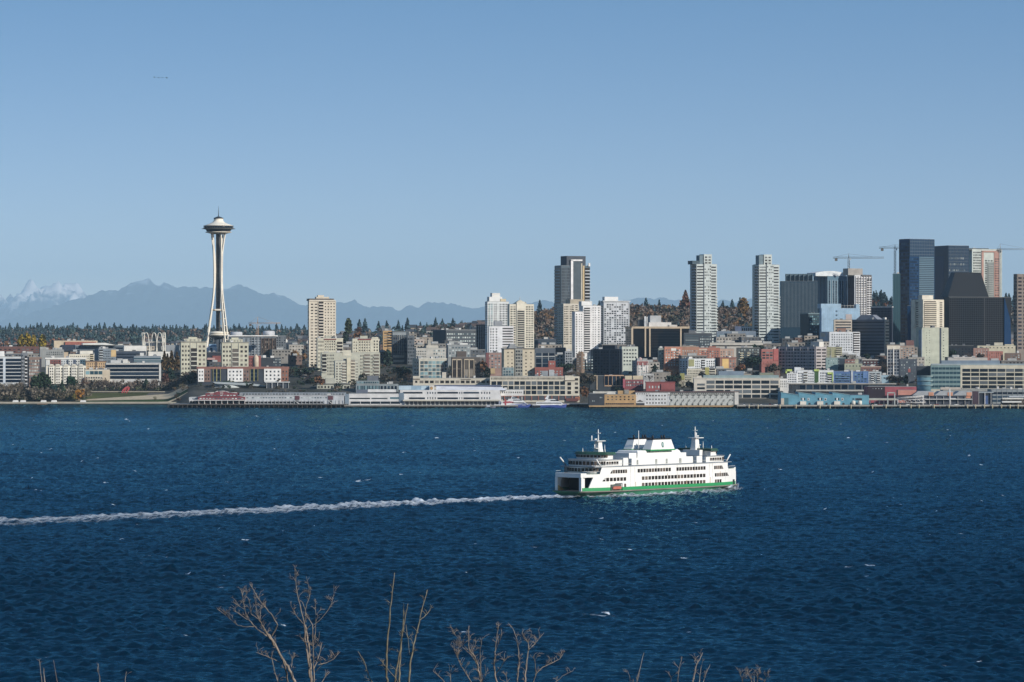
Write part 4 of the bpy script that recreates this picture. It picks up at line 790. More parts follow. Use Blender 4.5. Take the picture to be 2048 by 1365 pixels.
b.balc(12, 1848, 1873, 606, 655, col('e4dabc')).bands(2, 1848, 1872, 602, 609, .5, GLB).win(12, 1, 1879, 1885, 604, 655, .9, .5, GLB).win(12, 1, 1832, 1837, 604, 655, .9, .5, GLB, face='S').panel(1826, 1832, 600, 655, 'e8dec2', 'pale_edge', face='S', out=1.5).box('penthouse', 1846, 1868, 591, 600, 'e8dec6', 2, 9).done()  # slightly paler strip standing out from the side wall
b = Bld('warehouse_tower', 'plain pale green concrete slab block with few tiny windows', 3740, 1832, 1897, 656, 'b9bda6', xs=1844, psi=22, cat='tower', units=1)
b.win(14, 2, 1850, 1862, 659, 728, .22, .25, GLN, skip=.35).win(12, 1, 1884, 1890, 662, 728, .4, .25, GLN, skip=.2).panel(1879, 1882.5, 656, 728, '2c3c50', 'slot').panel(1838, 1844, 660, 735, '8fa4b4', 'blue_edge', face='S', out=.5).done()
b = Bld('apartment_tower', 'brown concrete tower cut off by the right edge of the view', 3900, 2027, 2075, 549, '8a7c70', xs=2034, psi=18, cat='tower', units=0)
b.win(20, 4, 2035, 2074, 553, 700, .7, .5, GLN).win(20, 2, face='S', y0=553, y1=700, wf=.7, hf=.6).fins(3, 2035, 2075, 549, 700, .1, col('978a7c')).done()
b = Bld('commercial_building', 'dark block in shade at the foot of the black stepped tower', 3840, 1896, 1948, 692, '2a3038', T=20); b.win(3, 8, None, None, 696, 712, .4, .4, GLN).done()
b = Bld('apartment_building', 'cream stuccoed block with square windows right of the shaded black tower foot', 3800, 1955, 2031, 692, 'ded3ae', T=18, cat='apartments', units=4)
b.win(1, 9, 1962, 2028, 694, 698, .35, .5).box('penthouse', 1989, 2006, 685.5, 692, 'd8d0b4', 3, 7).box('penthouse', 2010, 2028, 689, 692, 'ded3ae', 2, 7).done()
b = Bld('brick_building', 'pinkish brick apartment block below the cream stuccoed block', 3760, 1947, 1978, 697, 'b8836c', T=14, cat='building', units=1)
b.win(4, 5, 1950, 1976, 699, 712, .4, .45, GLL).done()
b = Bld('brick_building', 'square red brick block with rows of punched windows', 3720, 1974, 2006, 703, 'ae5f48', xs=1975, psi=12, cat='building', units=1)
b.win(4, 6, 1977, 2004, 705, 720, .4, .45).done()
b = Bld('brick_building', 'small brown block at the far right above the long waterfront office', 3720, 2010, 2042, 707, '8a6b58', T=14, cat='building', units=1)
b.win(2, 4, 2020, 2040, 709, 717, .5, .5, GLL).done()
b = Bld('commercial_building', 'white roofed low building behind the long waterfront office', 3640, 1896, 1975, 716, 'cfc8bc', T=20, units=5); b.panel(1907, 1944, 714.5, 716.5, 'e2d8cc', 'roof_edge', out=.5).done()
b = Bld('office_building', 'long waterfront office with cream frame grid and rounded teal glass end', 3440, 1862, 2110, 731, 'e0d6b8', T=30, cat='office', units=3)
b.win(5, 8, 1924, 2064, 737, 778, .91, .74, GL).bands(5, 1863, 1921, 733, 778, .5, GLT).panel(1862, 1921, 731, 779, '7fa09e', 'teal_front', out=.04).fins(8, 1862, 1921, 732, 778, .05, col('a9c2bc'), out=.25)
b.panel(1863, 2100, 728, 731.5, 'a2b4b8', 'glass_floor', out=-.5, inn=20).box('roof_plant', 1883, 2000, 721.5, 728, '8296a6', 3, 18)
r = 14.0; mb = MB(); mb.lathe([(r, -3), (r, b.z(752))], b.lx(1862), r, 24); mb.build('round_end', GLT, b.root)
for k in range(3): MB().lathe([(r+.3, b.z(752+k*9)), (r+.3, b.z(754.5+k*9))], b.lx(1862), r, 24).build('floor_band', col('a9c2bc'), b.root)
b.done()
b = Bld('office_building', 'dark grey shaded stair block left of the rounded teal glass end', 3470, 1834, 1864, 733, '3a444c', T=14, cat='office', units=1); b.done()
# ------------------------------------------------------------------ waterfront
WOODD = col('4a4038'); CONC = col('b5b0a2'); DECKM = col('8c857a')
def sign_text(txt, parent, loc, size, m, name='sign_number'):
    cu = bpy.data.curves.new(name, 'FONT'); cu.body = txt; cu.size = size; cu.extrude = .08; cu.align_x = 'CENTER'
    cu.materials.append(m); t = bpy.data.objects.new(name, cu); COL.objects.link(t)
    me = bpy.data.meshes.new_from_object(t.evaluated_get(bpy.context.evaluated_depsgraph_get())); bpy.data.objects.remove(t)
    if not me.materials: me.materials.append(m)
    return link(name, me, parent, loc, (R(90), 0, 0))
def pier(label, x0, x1, D, ytop, depth, n, fas, thick=1.0, nm='pier', dm=None, rad=.38):
    root = empty(nm, (X((x0+x1)/2, D), D, 0)); tag(root, label, 'pier')
    a, b_ = X(x0, D)-root.location.x, X(x1, D)-root.location.x; z = Z(ytop, D)
    MB().box(a, b_, 0, depth, z-.6, z).build('deck', dm or DECKM, root)
    MB().box(a, b_, -.35, 0, z-thick, z+.05).build('fascia', fas, root)
    MB().box(a+1, b_-1, 9, 10, -3, z-.6).build('underdeck_dark_sheet', col('3a342e'), root)  # dark sheet standing for the darkness under the deck
    me = MB().tube([(0, 0, -4), (0, 0, z-.5)], rad, 6).mesh('pile', WOODD)
    rng = random.Random(int(x0))
    for k in range(n):
        for row in (0.3, 5.0):
            link('pile', me, root, (a+.6+(b_-a-1.2)*(k+.5*(row > 1))/max(1, n-1)+rng.uniform(-.3, .3) if k < n-1 or row < 1 else b_-.8, row, 0))
    return root
pier('dark timber pier on close set piles under the red gabled hall and long grey shed', 335, 692, 3292, 809, 70, 38, col('55504a'), .7)
pier('concrete pier under the white cruise terminal', 688, 1036, 3292, 811, 60, 20, col('9a958a'), 1.0)
pier('pier with an ochre painted edge under the waterside hotel', 1178, 1476, 3286, 811.5, 60, 22, col('c89a4c'), 1.3)
pier('long concrete pier with fender posts at the right of the waterfront', 1474, 2110, 3262, 811, 90, 40, CONC, 1.0)
pier('low concrete quay between the moored catamarans and the waterside hotel', 1030, 1182, 3330, 808, 40, 14, CONC, .8)
# fender posts of the right pier (each one stands by itself in front of the deck edge)
fm = MB().lathe([(.55, -3), (.55, 3.4), (.25, 4.0)], 0, 0, 8).mesh('fender_post', col('c9b78c'))
for i, px in enumerate([1498,1516,1560,1592,1640,1660,1702,1745,1772,1800,1822,1838,1868,1898,1935,1951,1969,1985,2003,2020,2036]):
    o = link('fender_post', fm, None, (X(px, 3260), 3260, 0)); tag(o, 'pale timber fender post along the edge of the long concrete pier', 'post', 'fender posts along the concrete pier')
# red gabled hall
b = Bld('pier_hall', 'dark red gabled pier hall with white trim and the number 70', 3312, 396, 490, 793.5, '93303a', T=30, yb=809, cat='pier hall', psi=0, units=0, roof='8a8c90')
poly = [(b.lx(p), b.z(y)) for p, y in ((411,794),(411,786.5),(428,785.5),(436,783),(450,783),(458,785.5),(474,786.5),(474,794))]
MB().prism(poly, 'y', -.5, 20).build('stepped_gable', col('93303a'), b.root)
WT = col('dedbd6')
for (p0, y0), (p1, y1) in (((411,786.3),(428,785.3)),((428,785.3),(436,782.8)),((436,782.8),(450,782.8)),((450,782.8),(458,785.3)),((458,785.3),(474,786.3)),((396,793.6),(411,791)),((474,791),(490,793.6))):
    MB().tube([(b.lx(p0), -.6, b.z(y0)), (b.lx(p1), -.6, b.z(y1))], .3, 4).build('white_trim', WT, b.root)
MB().prism([(b.lx(396), b.H), (b.lx(411), b.z(791)), (b.lx(411), b.H)], 'y', -.3, 14).build('gable_shoulder', col('93303a'), b.root)
MB().prism([(b.lx(490), b.H), (b.lx(474), b.H), (b.lx(474), b.z(791))], 'y', -.3, 14).build('gable_shoulder', col('93303a'), b.root)
b.win(1, 9, 414, 472, 790, 792.5, .7, .7, GLL, out=.55).win(1, 14, 398, 488, 796, 799, .6, .7, GLL)
sign_text('70', b.root, (b.lx(443), -.62, b.z(789.2)), 3.4, WT); 
b.panel(380, 492, 800, 801.4, 'dcdad6', 'porch_roof', out=4.0).fins(8, 398, 490, 801, 809, .05, WT, 'F', 'porch_post', 3.8).bands(1, 398, 489, 802, 808, .9, GLB)
b.panel(420, 427, 787, 789.2, 'c9a0a0', 'name_board', out=.6).done()
b = Bld('shed', 'low white grey annex with porch at the left end of the red gabled hall', 3316, 378, 397, 795, 'c5c8ca', T=24, yb=809, cat='pier shed', psi=0, units=0)
b.win(1, 3, 384, 396, 796.5, 799, .5, .7).bands(1, 380, 396, 802, 808, .8, GLB).fins(3, 379, 396, 801, 809, .06, WT, out=2).done()
b = Bld('shed', 'very long pale grey two storey pier shed right of the red gabled hall', 3314, 489, 688, 791, 'bfc3c6', T=34, yb=809, cat='pier shed', psi=0, units=6, roof='70757a')
b.box('clerestory', 478, 690, 786, 791, '98a0a6', 6, 16).win(1, 34, 484, 688, 787.5, 790, .6, .7, GL, out=-5.9).cornice(790.4, 791.4, 'd8dada', .6)
b.win(1, 30, 492, 655, 794.5, 797.5, .62, .7, GLL).panel(590, 599, 792.5, 800, '6e3a44', 'maroon_panel', out=.5).panel(656, 666, 792.5, 800, '6e3a44', 'maroon_panel', out=.5)
b.fins(26, 490, 687, 801, 809, .10, col('cfd2d4'), out=.8).bands(1, 490, 646, 803, 808, .8, GLB)
for a in (590, 657): b.panel(a, a+8, 801.5, 809, '2c3038', 'open_bay', out=.3)
for a in (589, 656): MB().tube([(b.lx(a), -.6, b.z(801.5)), (b.lx(a+9), -.6, b.z(808.5))], .3, 4).build('stair_rail', WT, b.root)
b.panel(668, 676, 792, 809, 'c9cdd0', 'blank_wall', out=.2).done()
# white cruise terminal
b = Bld('cruise_terminal', 'long white terminal with dark ribbon windows and a square sign tower', 3316, 697, 1002, 788, 'e2e0dc', T=40, yb=811, cat='terminal', psi=0, units=5)
b.box('main_block', 800, 1000, 780.5, 788, 'e4e2de', .05, 34).bands(1, 806, 845, 784, 788, .8, GLN, out=.12).bands(1, 875, 916, 784, 788, .8, GLN, out=.12).bands(1, 927, 958, 784, 788, .8, GLN, out=.12)
b.bands(1, 818, 850, 795, 799, .85, GLN).bands(1, 875, 916, 795, 799, .85, GLN).bands(1, 927, 958, 795, 799, .85, GLN)
b.win(1, 4, 853, 873, 784, 788.5, .35, .85, GLN, out=.05).win(1, 4, 853, 873, 794.5, 799, .35, .85, GLN).win(1, 2, 917, 926, 784, 788.5, .3, .85, GLN, out=.05).win(1, 2, 917, 926, 794.5, 799, .3, .85, GLN).win(1, 4, 961, 982, 784, 788.5, .35, .85, GLN, out=.05).win(1, 4, 961, 982, 794.5, 799, .35, .85, GLN)
b.bands(1, 699, 740, 796, 798.8, .9, GL).bands(1, 743, 775, 796, 798.8, .9, GL).bands(1, 780, 800, 794.5, 798.8, .9, GLT).bands(1, 701, 800, 803.2, 808.5, .9, GL).fins(5, 701, 801, 803, 809, .05, col('deddd8'), out=.5)
b.panel(690, 698, 788, 809, '7f93a2', 'glass_end', out=.2).panel(798, 808, 786, 806, '6f8698', 'glass_link', out=.3)
b.panel(810, 1000, 802.2, 808.5, '59606a', 'painted_arcade_shade', out=.15).panel(806, 1000, 799.8, 802.6, 'cbc4b2', 'canopy', out=3.5).fins(22, 810, 998, 802, 809, .05, col('c9c6be'), out=2.8)  # grey panel paints the shade under the canopy
b.box('upper_pavilion', 735, 792, 779.5, 785, 'e6e4e0', 8, 12).box('upper_pavilion', 712, 735, 780, 788, '6a7486', 8, 10)
b.panel(748, 792, 785, 788, '2c3440', 'ribbon_window', out=-7.9, inn=10)
b.box('glass_pavilion', 797, 858, 772, 780.5, '8fb0c4', 6, 14).panel(797, 822, 772.5, 780, 'b8d0dc', 'glass_panel', out=-5.8, inn=6.2).panel(842, 852, 772.5, 780, 'b8d0dc', 'glass_panel', out=-5.8, inn=6.2)
b.box('sign_tower', 859, 867.5, 772, 780.5, 'e8e6e2', 1.5, 5)
MB().loft([[(b.lx(863)+1.45*math.cos(t*math.pi/10), y, b.z(776.8)+1.7*math.sin(t*math.pi/10)) for t in range(20)] for y in (1.2, 1.5)]).build('orange_disc', col('cf9a3c'), b.root)
mb = MB(); mb.loft([[(b.lx(872), 4, b.z(780.5)), (b.lx(1013), 4, b.z(781)), (b.lx(1013), 30, b.z(781)), (b.lx(872), 30, b.z(780.5))], [(b.lx(872), 10, b.z(773)), (b.lx(1003), 10, b.z(775)), (b.lx(1003), 30, b.z(775)), (b.lx(872), 30, b.z(773))]]); mb.build('sloped_roof', col('dfdfe2'), b.root)
b.box('roof_band', 868, 1002, 771.3, 774, '5a6788', 12, 18).done()
b = Bld('conference_wing', 'white overhanging wing with a row of small square windows beside the catamarans', 3322, 984, 1047, 780, 'e6e3dc', T=22, yb=792.5, cat='terminal', psi=0, units=1)
b.win(1, 16, 985, 1044, 782.5, 788, .42, .6, GLB).panel(984, 1047, 792, 793, 'c9805c', 'soffit', out=.1)
for p in (990, 1004, 1018, 1032, 1044): MB().box(b.lx(p)-.4, b.lx(p)+.4, 4, 5, b.z(811), 0).build('support_column', WT, b.root)
b.done()
# cream dock warehouse in two lengths
b = Bld('dock_warehouse', 'cream arched warehouse wing set back behind the white terminal', 3425, 826, 984, 757, 'd8cdb4', T=20, cat='warehouse', psi=0, units=4)
b.win(1, 14, 838, 982, 761, 767.5, .72, .8, GLB).win(1, 1, 829, 836, 761, 767, .6, .7, GLB).panel(826, 838, 752.5, 757, 'dacfb6', 'end_parapet', out=.4, inn=8).panel(826, 840, 758.5, 759.6, '6a5a50', 'cornice_line', out=.5).panel(922, 942, 758.5, 759.6, '6a5a50', 'cornice_line', out=.5).panel(884, 892, 745, 757, 'dcd2bc', 'stair_tower', out=-4, inn=9).done()
b = Bld('dock_warehouse', 'large cream four storey warehouse with brick coloured ground floor', 3400, 980, 1159, 753.5, 'ddd2b8', T=22, cat='warehouse', psi=0, units=5)
b.win(1, 60, 982, 1130, 755, 760, .5, .85, GLB).win(3, 13, 982, 1131, 762, 790, .84, .78, GL).win(4, 1, 1134, 1143, 755, 790, .8, .7, GLB).win(4, 1, 1149, 1157, 755, 789, .8, .55, GLB)
b.panel(980, 1159, 790, 792, 'ded4ba', 'string_course', out=.4).panel(1130, 1147, 751.5, 762, 'dfd5bb', 'gabled_bay', out=.6).panel(1128, 1150, 761, 762, '6a5a50', 'cornice_line', out=.8)
b.panel(981, 1158, 792, 801, '54565c', 'ground_floor', out=.05).fins(13, 982, 1158, 792, 801, .14, col('b8694a'), out=.6).panel(1150, 1160, 794, 800, 'b8642f', 'orange_bay', out=.9).panel(1132, 1156, 797, 803, '7a4038', 'brick_base', out=1.5).done()
# waterside hotel
b = Bld('pier_house', 'ochre yellow pier building with rows of small windows', 3300, 1209, 1272, 789.5, 'cf9d4a', T=30, yb=812, cat='pier building', psi=0, units=4)
b.win(2, 7, 1212, 1270, 791.5, 802, .38, .45, GLB).bands(1, 1211, 1268, 806.8, 809.5, .9, GLN).fins(14, 1211, 1268, 806.5, 810, .12, col('b98a48'), out=.3).box('upper_floor', 1236, 1270, 782, 789.5, 'd2a04c', 4, 14).box('roof_hut', 1249, 1258, 780, 788, '9a9488', 3, 5).panel(1214, 1236, 783.5, 789.5, 'd9d6cc', 'white_parapet', out=-6, inn=12).done()
b = Bld('pier_house', 'dark side of the ochre pier building, shade put into its walls', 3296, 1178, 1209, 788, '3a3f46', T=26, yb=812, cat='pier building', psi=0, units=2)
b.win(2, 8, 1184, 1208, 792, 806, .45, .35, GLL, skip=.4).panel(1190, 1215, 783.5, 787, 'cfcabd', 'pale_awning', out=-4, inn=9).done()  # shade of this side is put into the dark wall colour
b = Bld('waterside_hotel', 'long low waterside hotel on the pier, white then grey with zigzag balconies', 3302, 1271, 1477, 784.5, 'aeb0aa', T=22, yb=812, cat='hotel', psi=0, units=5)
b.panel(1271, 1336, 785, 812, 'd9dad8', 'white_front', out=.3).cornice(783.4, 785, '6e4c42', .9).win(3, 7, 1291, 1333, 788, 810, .45, .4, GLB, out=.3).win(1, 6, 1273, 1300, 786.8, 789.5, .5, .6, GLB, out=.3)
b.win(1, 34, 1340, 1470, 786.5, 789, .5, .7, GLB).panel(1336, 1470, 789.6, 790.6, '6e6a62', 'eaves', out=1.0)
b.panel(1336, 1340, 785, 812, 'dcdcd8', 'white_pier', out=.5).panel(1469, 1477, 783, 812, 'd6d2c8', 'white_end', out=.8).panel(1272, 1289, 806.5, 811, '3f4248', 'painted_entrance_shade', out=.5)  # dark panel at the entrance is painted shade
MB().prism([(b.lx(1273), b.z(804)), (b.lx(1280), b.z(800)), (b.lx(1287), b.z(804))], 'y', -.6, 1).build('porch_gable', col('55524e'), b.root)
zz = MB().prism([(-2.9, -2.2), (-2.9, .9), (-.4, 2.4), (2.1, .9), (2.1, -.6), (.6, -.6), (.6, -2.2)], 'y', -1.1, 0).mesh('zigzag_balcony', col('c0c2bb'))
for r, yy in enumerate((794.5, 800.5, 806.5)):
    for k in range(11):
        px = 1346 + k*11.6 + (r % 2)*4
        if px < 1466: link('zigzag_balcony', zz, b.root, (b.lx(px), -.05, b.z(yy)))
b.win(3, 22, 1341, 1468, 792, 810, .34, .34, GLN).done()
# turquoise sawtooth shed
b = Bld('pier_shed', 'turquoise pier shed with a sawtooth roofline and white loading boxes', 3296, 1562, 1700, 794, '3fa0bc', T=40, yb=811, cat='pier shed', psi=0, units=0, roof='5a6478')
for a in (1562, 1597, 1631, 1665):
    e = a+34.2
    MB().prism([(b.lx(a), b.H), (b.lx(a), b.z(785.2)), (b.lx(e), b.z(790.5)), (b.lx(e), b.H)], 'y', -.05, 38).build('sawtooth_bay', col('3fa0bc'), b.root)
    MB().prism([(b.lx(a)-.3, b.z(785.0)), (b.lx(a)-.3, b.z(784.4)), (b.lx(e), b.z(789.8)), (b.lx(e), b.z(790.3))], 'y', -.6, 38).build('roof_edge', col('a9d4dc'), b.root)
for a in (1600, 1634, 1668):
    b.panel(a, a+12, 803, 811, 'e4dccb', 'loading_box', out=2.4).win(1, 3, a+1, a+11, 796, 801, .7, .85, GL).panel(a+5, a+7.5, 796, 801.5, 'e2e2de', 'window_surround', out=.3).panel(a+15, a+19, 796.5, 801.5, 'e2e2de', 'window_surround', out=.25).win(1, 1, a+15.5, a+18.5, 797, 801, .8, .8, GL, out=.25).panel(a+17, a+21, 806, 809.5, '3a4048', 'side_door', out=.2)
b.panel(1568, 1577, 796, 810, '2c7484', 'dark_door', out=.2).panel(1562, 1568, 797, 811, 'cdbfa8', 'beige_end', out=.6).done()
b = Bld('pier_shed', 'flat turquoise end shed with cream tanks beside the sawtooth shed', 3300, 1700, 1738, 791, '4aa6be', T=30, yb=811, cat='pier shed', psi=0, units=1, roof='5a6478')
b.win(1, 4, 1704, 1722, 796, 801, .5, .7, GL).panel(1712, 1724, 797, 801, '2c3440', 'dark_opening', out=.2)
for p in (1706, 1719): MB().lathe([(2.0, 0), (2.0, 4.2), (.4, 4.8)], b.lx(p), -4, 14).build('tank', col('d8d4c4'), b.root)
b.done()
# crimson hall, sheds and gangways
b = Bld('pier_hall', 'crimson flat roofed hall whose left half is dark maroon', 3340, 1735, 1833, 774, 'b53a4a', T=34, yb=806, cat='pier hall', psi=0, units=1)
b.panel(1735, 1770, 774, 797, '33202c', 'maroon_front', out=.5).win(1, 4, 1743, 1766, 776.5, 779, .25, .7, GLL, out=.5).panel(1764, 1768, 790, 797, '7a2a38').done()
b = Bld('shed', 'salmon coloured low front shed before the crimson hall', 3318, 1796, 1832, 781, 'dc8468', T=14, yb=806, cat='pier shed', psi=0, units=0)
b.panel(1796, 1826, 790.5, 800, '35323a', 'painted_bay_shade', out=.3).done()  # dark panel paints the shade of the bay
b = Bld('shed', 'grey metal roofed pier shed with orange gable panels', 3312, 1826, 1945, 791.5, '3f4654', T=26, yb=810, cat='pier shed', psi=0, units=0, roof='a8acae')
for a, e in ((1824, 1868), (1868, 1906), (1906, 1944)):
    MB().prism([(b.lx(a), b.z(791.5)), (b.lx(a+12), b.z(783)), (b.lx(e), b.z(783)), (b.lx(e), b.z(791.5))], 'y', -1.2, 24).build('metal_roof', col('aaaeb0'), b.root)
    b.panel(e-11, e-1, 785, 792, 'dd8c58', 'orange_panel', out=1.5)
b.panel(1932, 1941, 790, 797, 'd98450', 'orange_panel', out=.6).fins(8, 1830, 1944, 793, 810, .04, WT, out=1.5).panel(1850, 1944, 798, 799.6, 'd0d0ca', 'canopy', out=3).done()
b = Bld('shed', 'dark purple framed shed bay beside the tall boat lift posts', 3320, 1944, 1957, 783, '4a3442', T=16, yb=810, cat='pier shed', psi=0, units=0); b.done()
b = Bld('boat_lift', 'tall dark open boat shed with white posts and a blue gate', 3322, 1957, 1985, 786, '24303e', T=20, yb=810, cat='shed', psi=0, units=0)
b.fins(2, 1957, 1982, 786, 810, .10, WT, out=1.5).panel(1968, 1976, 792, 810, '2a5a9a', 'blue_gate', out=.5).cornice(784.5, 786.5, '9aa4a8', 1.0).done()
b = Bld('parking_deck', 'long grey open parking deck at the far right waterfront', 3350, 1982, 2110, 780, '8e9698', T=26, yb=808, cat='car park', psi=0, units=3)
b.bands(3, 1984, 2108, 783, 806, .55, GLN).fins(12, 1984, 2108, 780, 808, .05, col('b4b9b8'), out=.5).done()
b = Bld('parking_deck', 'flat grey roofed deck in front of the cream frame grid office', 3390, 1886, 2060, 779, 'a3a39a', T=22, cat='terrace', psi=0, units=6)
b.bands(1, 1930, 2050, 782, 788, .5, GLN).panel(1881, 1922, 775, 780, 'c4b8a8', 'beige_terrace', out=.5).done()
b = Bld('restaurant', 'curved white balconied pavilion at the right end of the pier', 3290, 2006, 2100, 799, '5a4c40', T=16, yb=810, cat='restaurant', psi=0, units=0)
b.panel(2004, 2046, 796, 799, 'dcd8cc', 'white_canopy', out=2.5).panel(2003, 2042, 802.5, 805.5, 'd8d8d2', 'white_balcony', out=4).win(1, 16, 2010, 2090, 799.3, 802, .6, .8, GLB).win(1, 14, 2012, 2090, 806, 809.5, .6, .8, GLB).panel(2018, 2100, 792.5, 794.5, 'c9cfd4', 'upper_canopy', out=1.5, inn=6).done()
def lattice(name, label, cat, D, x0, y0, x1, y1, h, m, n=7, w=2.4, legs=()):
    root = empty(name, (X(x0, D), D, Z(max(y0, y1), D))); tag(root, label, cat)
    P0 = np.array([0, 0, Z(y0, D)-root.location.z]); P1 = np.array([X(x1, D)-X(x0, D), 0, Z(y1, D)-root.location.z]); up = np.array([0, 0, h])
    for yy in (0, w):
        o = np.array([0, yy, 0]); mb = MB()
        mb.tube([P0+o, P1+o], .28, 4); mb.tube([P0+o+up, P1+o+up], .28, 4)
        for k in range(n):
            a = P0+(P1-P0)*k/n; c = P0+(P1-P0)*(k+1)/n; mid = (a+c)/2
            mb.tube([a+o, mid+o+up, c+o], .2, 4)
        mb.build('truss_side', m, root)
    MB().box(0, P1[0], .3, w-.3, min(P0[2], P1[2])-.1, min(P0[2], P1[2])+.1).build('walkway', DECKM, root)
    for px in legs:
        u = X(px, D)-X(x0, D); MB().box(u-.35, u+.35, 0, w, -9, P0[2]+(P1[2]-P0[2])*u/max(1e-3, P1[0])).build('leg', m, root)
    return root
lattice('gangway', 'white zigzag truss gangway on the long concrete pier', 'gangway', 3275, 1797, 807, 1851, 805, 3.2, WT, 6)
lattice('gangway', 'slender white covered ramp rising above the truss gangway', 'gangway', 3282, 1793, 798, 1848, 794, 1.0, WT, 9, 2.4, (1796, 1847))
r = empty('gantry', (X(1783, 3270), 3270, Z(811, 3270))); tag(r, 'grey portal gantry standing on the pier before the crimson hall', 'gantry')
for px in (1775.5, 1789.5): MB().box(X(px, 3270)-r.location.x-.5, X(px, 3270)-r.location.x+.5, 0, 2, 0, Z(786, 3270)-r.location.z).build('leg', col('b4bab4'), r)
MB().box(X(1774.5, 3270)-r.location.x, X(1790.5, 3270)-r.location.x, 0, 2, Z(787, 3270)-r.location.z, Z(785, 3270)-r.location.z).build('crossbeam', col('b4bab4'), r)
r = empty('flagpole_mast', (X(1899.5, 3280), 3280, Z(811, 3280))); tag(r, 'tall thick white mast standing on the pier before the metal roofed shed', 'mast')
MB().lathe([(.75, 0), (.6, 12), (.4, Z(778, 3280)-r.location.z)], 0, 0, 10).build('mast_pole', col('e8e8e4'), r); MB().box(-.2, 6, -.2, .2, 6.2, 6.8).build('yard_arm', col('e0e0dc'), r)
b = Bld('overpass_ramp', 'long grey covered walkway with trestle between turquoise and crimson sheds', 3306, 1728, 1796, 797.5, 'b4b0a2', T=6, yb=801, cat='walkway', psi=0, units=0)
for p in range(1732, 1796, 9): MB().box(b.lx(p)-.3, b.lx(p)+.3, 1, 2, b.z(811), 0).build('trestle_leg', col('6a7078'), b.root)
b.done()
# moored catamarans
def catamaran(label, px0, px1, D, bow_right, parts):
    root = empty('catamaran_ferry', (X(px0, D), D, 0)); tag(root, label, 'ferry boat', 'moored catamaran ferries')
    L = X(px1, D)-X(px0, D)
    return root, L
def cat_hull(root, L, m, m2, wht):
    for y in (0, 7):
        rings = []
        for t, zt, hw in ((0, 2.4, 1.6), (.2, 2.4, 1.8), (.75, 2.7, 1.7), (.92, 3.1, 1.0), (1.0, 3.3, .15)):
            x = t*L; rings.append([(x-(.0 if t < 1 else 1.6), y-hw*.5, -1.0), (x-(.0 if t < 1 else 1.6), y+hw*.5, -1.0), (x, y+hw, zt), (x, y-hw, zt)])
        MB().loft(rings).build('hull', m, root)
    MB().box(.5, L*.86, -1.6, 8.6, 2.35, 3.0).build('main_deck', wht, root)
WB = col('e6e6e4', .4); BLU = col('1c4cb4', .4); RED = col('cf2434', .4)
root, L = catamaran('moored catamaran ferry with a big red and white emblem on its side', 987, 1062, 3300, True, 0)
cat_hull(root, L, BLU, BLU, WB)
MB().loft([[(x, -1.4, 3.0), (x, 8.4, 3.0), (x2, 8.0, h), (x2, -1.0, h)] for x, x2, h in ((L*.2, L*.22, 6.0), (L*.8, L*.78, 6.2), (L*.93, L*.82, 5.6))]).build('cabin', WB, root)
MB().loft([[(x, -.6, 6.1), (x, 7.6, 6.1), (x2, 7.2, h), (x2, -.3, h)] for x, x2, h in ((L*.36, L*.40, 8.6), (L*.70, L*.66, 8.8), (L*.84, L*.70, 8.2))]).build('upper_cabin', WB, root)
MB().loft([[(x, .6, 8.6), (x, 6.4, 8.6), (x2, 6.2, h), (x2, .8, h)] for x, x2, h in ((L*.46, L*.48, 10.6), (L*.60, L*.56, 10.6))]).build('wheelhouse', WB, root)
MB().prism([(L*.50, 8.9), (L*.62, 8.9), (L*.56, 10.2), (L*.50, 10.2)], 'y', .45, .58).build('wheelhouse_window', GLN, root)
MB().prism([(L*.52, 7.0), (L*.77, 7.0), (L*.74, 7.9), (L*.53, 7.9)], 'y', -.62, -.5).build('window_band', GLN, root)
MB().prism([(L*.5, 4.4), (L*.84, 4.3), (L*.82, 5.1), (L*.5, 5.1)], 'y', -1.55, -1.42).build('window_band', GLN, root)
MB().box(L*.30, L*.34, -1.62, -1.5, 1.2, 8.2).build('red_cross_upright', RED, root)
MB().prism([(L*.26, 4.6), (L*.36, 4.6), (L*.5, 5.0), (L*.56, 5.6), (L*.42, 6.3), (L*.26, 5.7)], 'y', -1.66, -1.52).build('red_emblem', RED, root)
MB().prism([(L*.42, 2.9), (L*.72, 3.7), (L*.88, 4.2), (L*.88, 3.0)], 'y', -1.7, -1.55).build('blue_swoosh', BLU, root)
MB().box(L*.14, L*.2, 0, 7, 3, 6.4).build('stern_rail', col('9aa0b4'), root)
MB().tube([(L*.5, 3.4, 10.6), (L*.47, 3.4, 13.6)], [.5, .2], 6).build('mast', WB, root)
root, L = catamaran('moored catamaran ferry with a plain blue hull and raked mast', 1064, 1134, 3298, True, 0)
cat_hull(root, L, BLU, BLU, WB)
MB().loft([[(x, -1.4, 3.0), (x, 8.4, 3.0), (x2, 8.0, h), (x2, -1.0, h)] for x, x2, h in ((L*.12, L*.12, 5.6), (L*.75, L*.75, 5.8), (L*.92, L*.84, 5.2))]).build('cabin', WB, root)
MB().loft([[(x, -.6, 5.7), (x, 7.6, 5.7), (x2, 7.2, h), (x2, -.3, h)] for x, x2, h in ((L*.34, L*.44, 8.4), (L*.66, L*.64, 8.4), (L*.82, L*.68, 7.6))]).build('upper_cabin', WB, root)
MB().prism([(L*.52, 6.6), (L*.78, 6.4), (L*.72, 7.4), (L*.54, 7.5)], 'y', -.64, -.5).build('window_band', GLN, root)
MB().prism([(L*.14, 4.2), (L*.84, 4.2), (L*.82, 4.9), (L*.14, 4.9)], 'y', -1.56, -1.42).build('window_band', GLN, root)
MB().prism([(L*.36, 8.4), (L*.46, 8.4), (L*.50, 12.8), (L*.46, 12.8)], 'y', 3, 4).build('raked_mast', WB, root)
MB().box(L*.02, L*.24, -1.9, -1.6, .2, 2.3).build('dark_fender', col('1c2430'), root)
